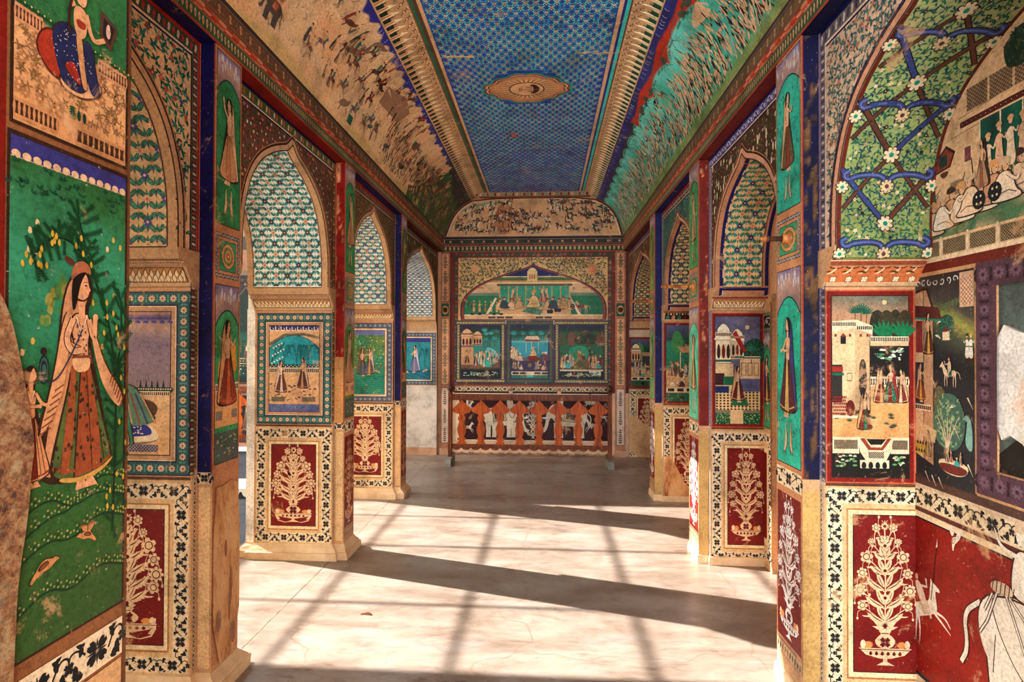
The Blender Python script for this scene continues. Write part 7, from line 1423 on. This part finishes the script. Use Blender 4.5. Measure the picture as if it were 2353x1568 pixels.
slab(1.875, 1.925, (222, 170, 112), 1); slab(1.925, 1.94, CR, 1); slab(1.94, 2.20, (34, 110, 70), 1); slab(2.20, 2.24, (110, 130, 100), 1); slab(2.24, 2.36, (218, 172, 122), 1); slab(2.36, 2.385, CR, 1); slab(2.385, 2.41, (214, 140, 70), 1); slab(2.41, 2.46, (74, 104, 50), 1); slab(2.455, 2.47, CR, 2)
for i in range(5): lattice(c, mx-.62+.12*i+(.3 if i > 2 else 0), 1.885, mx-.52+.12*i+(.3 if i > 2 else 0), 1.912, (120, 100, 70), BK, .012, 2)
c.rect(mx-.46, 1.94, mx+.52, 2.20, (216, 160, 104), 2); c.rect(mx-.46, 2.05, mx+.50, 2.34, (40, 148, 112), 3)
for i in range(9): c.rect(mx-.46+.12*i-.008, 2.04, mx-.46+.12*i+.008, 2.345, (196, 160, 90), 4); c.ell(mx-.40+.12*i, 2.30, .016, .016, (50, 70, 70), 4, 9); c.ell(mx-.40+.12*i, 2.30, .007, .007, WH, 5, 7)
c.rect(mx-.5, 2.335, mx+.54, 2.365, (96, 76, 40), 5); c.rect(mx-.08, 2.40, mx+.06, 2.54, (226, 186, 120), 5); onion(c, mx-.01, 2.54, .12, .055, (232, 196, 130), DBR, 6); [c.rect(mx-.05+.03*i, 2.43, mx-.035+.03*i, 2.49, (170, 90, 60), 6) for i in range(3)]
seated(c, mx+.01, 2.03, .25, -1, (232, 186, 120), (206, 140, 60), 10); c.poly([(mx-.16, 1.98), (mx+.1, 1.93), (mx+.14, 2.0), (mx-.06, 2.05)], (70, 120, 90), 6)
for i, x in enumerate((-.46, -.40, -.30, -.19, .2, .28, .36, .42, .50)): seated(c, mx+x, 2.0+.02*(i % 2), .17, -1 if x > 0 else 1, ((222, 170, 110), (50, 60, 70), (226, 180, 130), (206, 150, 90))[i % 4], (150, 60, 40), 8+(i % 2)*6, shield=BK if i > 3 and i % 2 == 0 else None)
for x in (.22, .32, .25, .36): c.ell(mx+x, 1.98+.02*(x > .3), .03, .028, BK, 16, 12)
for i, x in enumerate((-.27, .12, .18)): woman(c, mx+x, 2.1, .22, -1 if x > 0 else 1, skirt=(206, 150, 100), veil=CR, panel=(150, 60, 40), z=8, arm=1)
for i in range(5): man(c, mx-.82+.08*i, 1.95, .19-.005*i, 1, ((206, 150, 100), (222, 170, 110), (150, 120, 70))[i % 3], (214, 120, 50), 5); c.ell(mx-.84+.1*i, 1.945, .03, .014, BK, 6, 8)
horse(c, mx+.68, 1.94, .18, -1, (196, 150, 100), None, 5, 0, (130, 60, 40)); horse(c, mx+.6, 1.95, .17, -1, (70, 70, 60), None, 5, 0, RED)
for sg in (-1, 1): c.smooth([(mx+sg*.72-.07, 2.30), (mx+sg*.72, 2.33), (mx+sg*.72+.07, 2.30)], (190, 120, 60), 4); c.poly([(mx+sg*.5, 2.16), (mx+sg*.62, 1.94), (mx+sg*.66, 1.94), (mx+sg*.52, 2.18)], CR, 6)
s.build('durbar_scene', M_CL, wb)
# three pictures below
def pan(x0, x1, bd, fn, nm):
    s = Sink(); c = Cv(s, faceplane(YB)); c.rect(x0, .985, x1, 1.858, (50, 44, 90), 4); ring(c, x0+.008, .993, x1-.008, 1.85, .052, bd, 3, 5); c.rect(x0+.066, 1.05, x1-.066, 1.795, (60, 30, 50), 6); fn(c.sub(0, 0, z=7), x0+.074, x1-.074, 1.058, 1.787); s.build(nm, M_CL, wb)
yb_ = lambda cc, L, w_, r: b_dots(cc, L, w_, r, bg=(46, 46, 36), cols=((230, 206, 130), (222, 190, 110)), pitch=.42)
gb_ = lambda cc, L, w_, r: b_ros(cc, L, w_, r, bg=(46, 74, 58), fg=(110, 84, 64), lf=(70, 110, 80))
def bg3(c, x0, x1, z0, z1, mid, seed): c.grid(x0, z0, x1, z1, .022, lambda U, V: blend((0, (22, 26, 24)), (.16, (26, 32, 28)), (.2, (120, 84, 60)), (.36, (110, 80, 60)), (.42, mid), (.7, mid), (.8, (30, 90, 66)), (.9, (34, 52, 40)), (1, (36, 34, 70)))((V-z0)/(z1-z0)+.05*(fbm(U, V, .1, seed)-.5)))
def p1(c, x0, x1, z0, z1):
    W, H_ = x1-x0, z1-z0; X = lambda t: x0+W*t; Z = lambda t: z0+H_*t; bg3(c, x0, x1, z0, z1, (40, 132, 120), 1); r = rnd(4)
    for i in range(16): palmtree(c, X(r.uniform(.5, .95)), Z(r.uniform(.55, .78)), H_*.2, ((40, 130, 110), (60, 160, 150), (24, 90, 70))[i % 3], z=2, n=7)
    pavilion(c, X(0), Z(.58), W*.3, H_*.4, (222, 160, 112), (226, 170, 120), (40, 44, 80), 6, 1); pavilion(c, X(.3), Z(.62), W*.24, H_*.3, (222, 160, 112), (226, 170, 120), (40, 44, 80), 7, 1); c.rect(X(0), Z(.25), X(.32), Z(.58), (206, 150, 100), 6)
    c.smooth([(X(.62), Z(.6)), (X(.85), Z(.55)), (X(1), Z(.4)), (X(.95), Z(.3)), (X(.7), Z(.45))], (100, 190, 190), 4); woman(c, X(.15), Z(.27), H_*.27, 1, skirt=(60, 24, 40), veil=(206, 150, 110), z=9)
    crowd(c, X(.38), X(.85), Z(.22), H_*.3, 8, 3, 12, [((40, 150, 120), CR), ((96, 34, 60), PK), ((120, 80, 60), OC), (AQ, CR)]); crowd(c, X(.8), X(.98), Z(.3), H_*.2, 3, 5, 12)
    c.grid(x0, z0, x1, Z(.14), .1, lambda U, V: np.broadcast_to(np.array((22, 26, 26)), U.shape+(3,)), 14); lotus(c, X(.02), Z(.01), X(.98), Z(.14), 64, 3, 15, (70, 130, 110), (190, 200, 180), .02); boat(c, X(.55), Z(.04), W*.42, (90, 60, 50), 17, 3)
def p2(c, x0, x1, z0, z1):
    W, H_ = x1-x0, z1-z0; X = lambda t: x0+W*t; Z = lambda t: z0+H_*t; bg3(c, x0, x1, z0, z1, (46, 150, 168), 2)
    for i in range(8): palmtree(c, X(.06+.125*i), Z(.68), H_*.24, ((40, 150, 140), (36, 84, 60))[i % 2], z=2, n=8)
    c.rect(x0, Z(.68), x1, Z(.71), (120, 170, 150), 5); c.poly([(X(.36), Z(.74)), (X(.78), Z(.73)), (X(.72), Z(.80)), (X(.42), Z(.80))], (226, 186, 150), 6); c.poly([(X(.38), Z(.70)), (X(.78), Z(.70)), (X(.78), Z(.73)), (X(.36), Z(.74))], (130, 60, 50), 6)
    for k in (.4, .55, .74): c.line([(X(k), Z(.7)), (X(k), Z(.48))], .006, CR, 6)
    c.rect(x0, Z(.14), x1, Z(.33), (60, 50, 84), 6); c.poly([(X(.4), Z(.38)), (X(.62), Z(.30)), (X(.78), Z(.38)), (X(.56), Z(.46))], (126, 34, 24), 7); seated(c, X(.6), Z(.42), H_*.18, -1, (222, 170, 120), OC, 9)
    crowd(c, X(.0), X(.24), Z(.34), H_*.26, 4, 4, 10, [((226, 180, 140), CR)]); crowd(c, X(.82), X(1), Z(.36), H_*.26, 3, 5, 10, [((120, 60, 80), CR), ((60, 90, 80), PK)]); crowd(c, X(.04), X(.3), Z(.17), H_*.16, 4, 7, 14); crowd(c, X(.66), X(.96), Z(.17), H_*.18, 5, 8, 14); flower(c, X(.5), Z(.25), .03, 9, (150, 120, 60), (60, 60, 40), 9)
    c.rect(x0, Z(.06), x1, Z(.13), CR, 15); [c.rect(X(.03+.2*i), Z(.075), X(.2+.2*i), Z(.115), (40, 30, 40), 16) for i in range(5) if i != 2]; c.rect(x0, z0, x1, Z(.05), (40, 110, 90), 15); c.rect(X(.42), Z(.02), X(.6), Z(.06), (60, 180, 180), 16)
def p3(c, x0, x1, z0, z1):
    W, H_ = x1-x0, z1-z0; X = lambda t: x0+W*t; Z = lambda t: z0+H_*t; bg3(c, x0, x1, z0, z1, (34, 92, 60), 3)
    for i in range(9): bushy(c, X(.06+.11*i), Z(.62+.03*(i % 2)), W*.2, H_*.25, ((70, 70, 40), (30, 80, 50), (120, 70, 50))[i % 3], (60, 100, 60), 26, i, 2)
    c.smooth([(X(.2), Z(.3)), (X(.2), Z(.55)), (X(.35), Z(.62)), (X(.6), Z(.62)), (X(.68), Z(.5)), (X(.6), Z(.3))], (36, 140, 96), 4); c.smooth([(X(.3), Z(.7)), (X(.42), Z(.84)), (X(.65), Z(.88)), (X(.86), Z(.8)), (X(.84), Z(.64)), (X(.6), Z(.66)), (X(.45), Z(.64))], (44, 52, 26), 5); c.line(curve([(X(.72), Z(.3)), (X(.70), Z(.55)), (X(.66), Z(.68)), (X(.58), Z(.74))]), .016, (20, 16, 14), 6)
    lattice(c, X(.3), Z(.17), X(.6), Z(.34), (150, 140, 60), (50, 50, 30), .02, 7); crowd(c, X(.02), X(.3), Z(.2), H_*.26, 6, 6, 10); crowd(c, X(.42), X(.6), Z(.36), H_*.2, 3, 7, 10, [((126, 40, 30), OC), (AQ, CR)]); crowd(c, X(.66), X(.98), Z(.2), H_*.24, 6, 9, 10)
    c.rect(x0, Z(.14), x1, Z(.17), CR, 14); c.grid(x0, z0, x1, Z(.14), .1, lambda U, V: np.broadcast_to(np.array((22, 26, 26)), U.shape+(3,)), 14); lotus(c, X(.02), Z(.01), X(.98), Z(.12), 60, 5, 15, (70, 120, 90), (196, 200, 170), .02); boat(c, X(.38), Z(.05), W*.42, (140, 100, 80), 17, 4); c.poly([(X(.68), Z(.15)), (X(.68), Z(.11)), (X(.78), Z(.11)), (X(.78), Z(.06)), (X(.95), Z(.06)), (X(.95), Z(.15))], CR, 16); c.poly([(X(.8), Z(.07)), (X(.92), Z(.10)), (X(.9), Z(.13)), (X(.8), Z(.1))], (50, 170, 160), 18)
pan(-1.241, -.551, yb_, p1, 'lakeside_picture'); pan(-.540, .112, gb_, p2, 'canopy_picture'); pan(.126, .864, yb_, p3, 'garden_picture')
# elephant dado
s = Sink(); c = Cv(s, faceplane(YB)); c.rect(-1.26, .945, .90, .962, (140, 80, 56), 2); hband(c, -1.25, .89, .908, .062, b_vine, 2, 3); c.rect(-1.26, .85, .90, .873, (40, 26, 24), 3); c.rect(-1.235, .19, .885, .845, (240, 214, 176), 2)
c.grid(-1.19, .205, .86, .835, .05, lambda U, V: blend((0, (50, 18, 22)), (1, (66, 24, 28)))(fbm(U, V, .3, 2)), 3); d = c.sub(0, 0, z=4); wh = (228, 204, 170)
elephant(d, -.62, .24, .46, 1, wh, (40, 14, 16), 1, cloth=(206, 180, 130)); elephant(d, .34, .24, .46, -1, wh, (40, 14, 16), 1, cloth=(206, 180, 130)); vase(d, -.165, .22, .58, .20, wh, (60, 20, 24), 0, 2)
for x, z_, h, f in ((-1.08, .28, .16, 1), (-1.08, .58, .16, 1), (.62, .62, .18, -1), (.66, .3, .2, -1), (.78, .45, .14, -1)): horse(d, x, z_, h, f, wh, wh if z_ > .5 else None, 3, 1, (200, 170, 130))
hband(c, -.34, .15, .140, .04, b_vine, 2, 3); c.rect(-.36, .075, .17, .115, (196, 110, 70), 3)
s.build('elephant_dado', M_CL, wb)
# baseboard
s = Sink(); 
for i in range(120): a = -1.33+2.3*i/120; s.box((a, YB-.008-.004*math.sin(i*1.7), 0), (a+2.3/120, YB, .022+.007*math.sin(i*.9)+.005*math.sin(i*2.3)), (150, 104, 76))
tag(s.build('baseboard_back', M_PL), kind='structure')
# ------------------------------------------------------------------ wooden railing screen
def lathe(s, cx, cy, prof, col=(0, 0, 0), n=20, mi=0):
    R = [[(cx+r*math.cos(2*PI*i/n), cy+r*math.sin(2*PI*i/n), z) for i in range(n)] for r, z in prof]
    for a, b in zip(R[:-1], R[1:]):
        for i in range(n): s.add([a[i], a[(i+1) % n], b[(i+1) % n], b[i]], col, mi)
    s.add(R[-1], col, mi); s.add(R[0][::-1], col, mi)
def slabcut(s, P, y, th, x0, z0, mi=0):
    """flat cut-out board: outline P (x,z) CCW, thickness th along y"""
    A = [(x0+a, y-th/2, z0+b) for a, b in P]; B = [(x0+a, y+th/2, z0+b) for a, b in P]; n = len(P); s.add(A, (0, 0, 0), mi); s.add(B[::-1], (0, 0, 0), mi)
    for i in range(n): s.add([A[i], B[i], B[(i+1) % n], A[(i+1) % n]][::-1], (0, 0, 0), mi)
def bx(s, a, b, bev=.004):
    x0, y0, z0 = a; x1, y1, z1 = b; s.prism([(x0+bev, y0), (x1-bev, y0), (x1, y0+bev), (x1, y1-bev), (x1-bev, y1), (x0+bev, y1), (x0, y1-bev), (x0, y0+bev)], z0, z1, (0, 0, 0)); s.add([(x0+bev, y0, z0), (x0, y0+bev, z0), (x0, y1-bev, z0), (x0+bev, y1, z0), (x1-bev, y1, z0), (x1, y1-bev, z0), (x1, y0+bev, z0), (x1-bev, y0, z0)], (0, 0, 0))
HALF = [(0, .565), (.022, .548), (.028, .532), (.042, .528), (.052, .512), (.066, .505), (.074, .488), (.094, .480), (.106, .462), (.120, .455), (.126, .436), (.118, .418), (.104, .412), (.094, .396), (.078, .402), (.062, .388), (.044, .392), (.034, .376), (.032, .362), (.046, .350), (.050, .330), (.046, .308), (.034, .298), (.030, .285), (.040, .262), (.054, .225), (.058, .190), (.052, .150), (.038, .110), (.030, .090), (.040, .086), (.054, .082), (.057, .068), (.050, .056), (.036, .052), (.038, .038), (.052, .030), (.058, .016), (.054, .0)]
def railing(x0, x1, y, z, label, cat, group=None, nb=8, foot=True, fin=True, h0=0):
    root = tag(empty('wooden_railing', ((x0+x1)/2, y, z)), label, cat, group)
    pw = .048
    for i, x in enumerate((x0, x1)):
        s = Sink(); bx(s, (x-pw/2, y-.03, z+(.06 if foot else 0)), (x+pw/2, y+.03, z+.90)); s.build('post', M_WR, root)
        if fin:
            s = Sink(); lathe(s, x, y, [(.024, z+.90), (.028, z+.905), (.020, z+.915), (.017, z+.922), (.024, z+.928), (.03, z+.935), (.0385, z+.952), (.041, z+.97), (.037, z+.99), (.026, z+1.005), (.012, z+1.013), (.004, z+1.018)]); s.build('finial', M_WK, root, smooth=True, weld=True)
        if foot:
            s = Sink(); s.v = []; P = [(-.17, 0), (.17, 0), (.17, .045), (.155, .085), (.06, .10), (-.06, .10), (-.155, .085), (-.17, .045)]
            A = [(x-.04, y+a, z+b) for a, b in P]; B = [(x+.035, y+a, z+b) for a, b in P]; n = len(P); s.add(A[::-1], (0, 0, 0)); s.add(B, (0, 0, 0)); [s.add([A[k], A[(k+1) % n], B[(k+1) % n], B[k]], (0, 0, 0)) for k in range(n)]; s.build('foot', M_GY, root)
    s = Sink(); bx(s, (x0+pw/2-.006, y-.020, z+.835), (x1-pw/2+.006, y+.020, z+.89)); bx(s, (x0+pw/2-.006, y-.013, z+.815), (x1-pw/2+.006, y+.013, z+.838)); s.build('top_rail', M_WR, root)
    s = Sink(); bx(s, (x0+pw/2-.006, y-.020, z+.212), (x1-pw/2+.006, y+.020, z+.255)); s.build('bottom_rail', M_WR, root)
    s = Sink(); n = nb*2; L = (x1-x0-pw)/n
    for i in range(n): cx_ = x0+pw/2+L*(i+.5); slabcut(s, [(-L*.46, 0)]+[(L*.46*math.cos(a), -.034*math.sin(a)) for a in np.linspace(PI, 0, 11)][1:-1]+[(L*.46, 0)], y-.026, .012, cx_, z+.222)
    s.build('scalloped_skirt', M_WR, root)
    L = (x1-x0-pw)/nb; P = HALF+[(-a, b) for a, b in HALF[::-1][:-1]]; k = L/.254; first = None
    for i in range(nb):
        cx_ = x0+pw/2+L*(i+.5)
        if first is None:
            s = Sink(); slabcut(s, [(a*k, b) for a, b in P][::-1], y, .018, cx_, z+.252); first = s.build('baluster', M_WD, root)
        else:
            o = first.copy(); C.objects.link(o); o.parent = root; o.location.x = first.location.x+L*i
    return root
railing(-1.203, .808, 6.88, 0, 'low orange wooden railing with cut balusters standing before the elephant wall', 'railing')
# the side gallery seen through the left arch
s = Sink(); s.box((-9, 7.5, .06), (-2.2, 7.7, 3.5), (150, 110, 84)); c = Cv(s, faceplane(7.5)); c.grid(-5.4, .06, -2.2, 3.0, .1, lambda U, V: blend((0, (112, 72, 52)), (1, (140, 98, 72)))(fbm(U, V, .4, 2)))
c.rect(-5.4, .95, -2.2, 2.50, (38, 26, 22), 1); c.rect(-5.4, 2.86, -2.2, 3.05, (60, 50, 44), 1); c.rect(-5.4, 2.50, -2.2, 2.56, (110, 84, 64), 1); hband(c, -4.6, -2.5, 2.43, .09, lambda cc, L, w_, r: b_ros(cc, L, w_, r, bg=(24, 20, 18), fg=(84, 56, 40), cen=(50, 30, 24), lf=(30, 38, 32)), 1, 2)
for xc in (-4.25, -3.25, -2.6):
    P = [(.36, .98), (.36, 1.62), (.30, 1.68), (.30, 1.74), (.2, 1.80), (.19, 1.88), (.08, 1.94), (0, 2.02)]; P = [(a, .98+(b-.98)*1.3) for a, b in P]; f = [(xc+a, b) for a, b in P]+[(xc-a, b) for a, b in P[::-1]]; c.poly(f, (16, 30, 26), 3); c.line(f, .05, (24, 26, 22), 4); c.line(f, .014, (96, 68, 50), 5)
    c.grid(xc-.26, 1.06, xc+.26, 1.7, .1, lambda U, V: blend((0, (12, 34, 28)), (1, (20, 54, 40)))(fbm(U, V, .2, 2)), 4)
    for k in range(4): palmtree(c, xc-.2+.13*k, 1.3+.1*(k % 2), .3, (26, 70, 54), z=6); 
    for i in range(12):
        for j in range(4): c.rect(xc-.26+.044*i, 1.2+.035*j, xc-.26+.044*i+.022*(1+(j % 2)), 1.2+.035*(j+.5), (150, 120, 90), 7)
    crowd(c, xc-.2, xc+.2, 1.28, .22, 3, 3, 8, [((60, 40, 34), (110, 80, 60))]); lotus(c, xc-.25, 1.06, xc+.25, 1.18, 20, 2, 7, (60, 90, 70), CR, .02)
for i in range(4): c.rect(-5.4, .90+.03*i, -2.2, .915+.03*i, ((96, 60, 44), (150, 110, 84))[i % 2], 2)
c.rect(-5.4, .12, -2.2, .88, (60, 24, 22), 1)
for xc in (-4.2, -3.55, -2.9): c.rect(xc-.22, .2, xc+.22, .82, (120, 92, 74), 2); c.rect(xc-.19, .23, xc+.19, .79, (30, 22, 22), 3); woman(c, xc, .26, .46, 1, skirt=(96, 70, 58), veil=(110, 84, 66), z=5)
tag(s.build('wall_court_2', M_FR), kind='structure')
railing(-4.7, -2.62, 6.98, .06, 'worn brown wooden railing in the side gallery glimpsed through the left arch', 'railing', fin=False)
# ------------------------------------------------------------------ pegs in the right hand medallions
def peg(y, z, L, label, name='wall_peg', ang=0, xw=XR, group='turned wooden wall pegs'):
    root = tag(empty(name, (xw, y, z)), label, 'wall peg', group); n = 16
    def turn(prof, mat, nm):
        s = Sink(); R = [[(xw-d, y+r_*math.cos(2*PI*i/n), z+ang*d+r_*math.sin(2*PI*i/n)) for i in range(n)] for r_, d in prof]
        for a, b in zip(R[:-1], R[1:]): [s.add([a[i], b[i], b[(i+1) % n], a[(i+1) % n]], (0, 0, 0)) for i in range(n)]
        s.add(R[-1], (0, 0, 0)); s.add(R[0], (0, 0, 0)); return s.build(nm, mat, root, smooth=True, weld=True)
    turn([(.030, -.004), (.030, .004), (.024, .010), (.021, .02), (.022, .028), (.015, .034)], M_WP, 'flange')
    turn([(.012, .03), (.011, .06), (.0105, L*.7), (.012, L*.72), (.016, L*.76), (.012, L*.8)], M_WK if L < .15 else M_WP, 'shank'); turn([(.012, L*.8), (.017, L*.84), (.017, L*.88), (.009, L*.93), (.011, L*.96), (.003, L)], M_WP, 'tip')
    return root
peg(2.455, 1.975, .125, 'short thick turned peg jutting from the nearest right medallion'); peg(4.0, 1.935, .235, 'long brown turned peg on the right pillar with the palace picture'); peg(5.535, 1.955, .22, 'slim turned peg on the right pillar nearest the far wall')
for x, nm in ((-1.388, 'small round peg on the strip left of the far wall picture'), (1.02, 'small dark peg on the strip right of the far wall picture')):
    root = tag(empty('wall_peg', (x, YB-.035, 2.0)), nm, 'wall peg', 'turned wooden wall pegs'); s = Sink(); n = 14
    R = [[(x+r_*math.cos(2*PI*i/n), YB-.035-d, 2.0+r_*math.sin(2*PI*i/n)) for i in range(n)] for r_, d in ((.036, -.004), (.034, .01), (.024, .02), (.02, .06), (.026, .085), (.02, .1), (.004, .105))]
    for a, b in zip(R[:-1], R[1:]): [s.add([a[i], b[i], b[(i+1) % n], a[(i+1) % n]], (0, 0, 0)) for i in range(n)]
    s.build('shank', M_WK, root, smooth=True, weld=True)
# hanging rings / iron eyes by the far corners
for x, y, z_, lb in ((-1.335+.0, YB-.04, 2.80, None),): pass
# scrap lying on the floor
U_s = [(-.985, 2.93)]
s = Sink(); P = chaikin([(-.035, -.004), (-.01, .006), (.02, .003), (.04, .008), (.03, -.006), (.0, -.002)], 1); x, y = -1.0, 3.0
A = [(x+a, y+b, .001) for a, b in P]; B = [(x+a*.9, y+b*.8, .008+.004*math.sin(a*90)) for a, b in P]; n = len(P); s.add(B, (60, 34, 24)); [s.add([A[i], A[(i+1) % n], B[(i+1) % n], B[i]], (60, 34, 24)) for i in range(n)]
tag(s.build('dry_leaf', M_DI), 'tiny dry brown leaf lying on the sunlit marble floor', 'leaf')
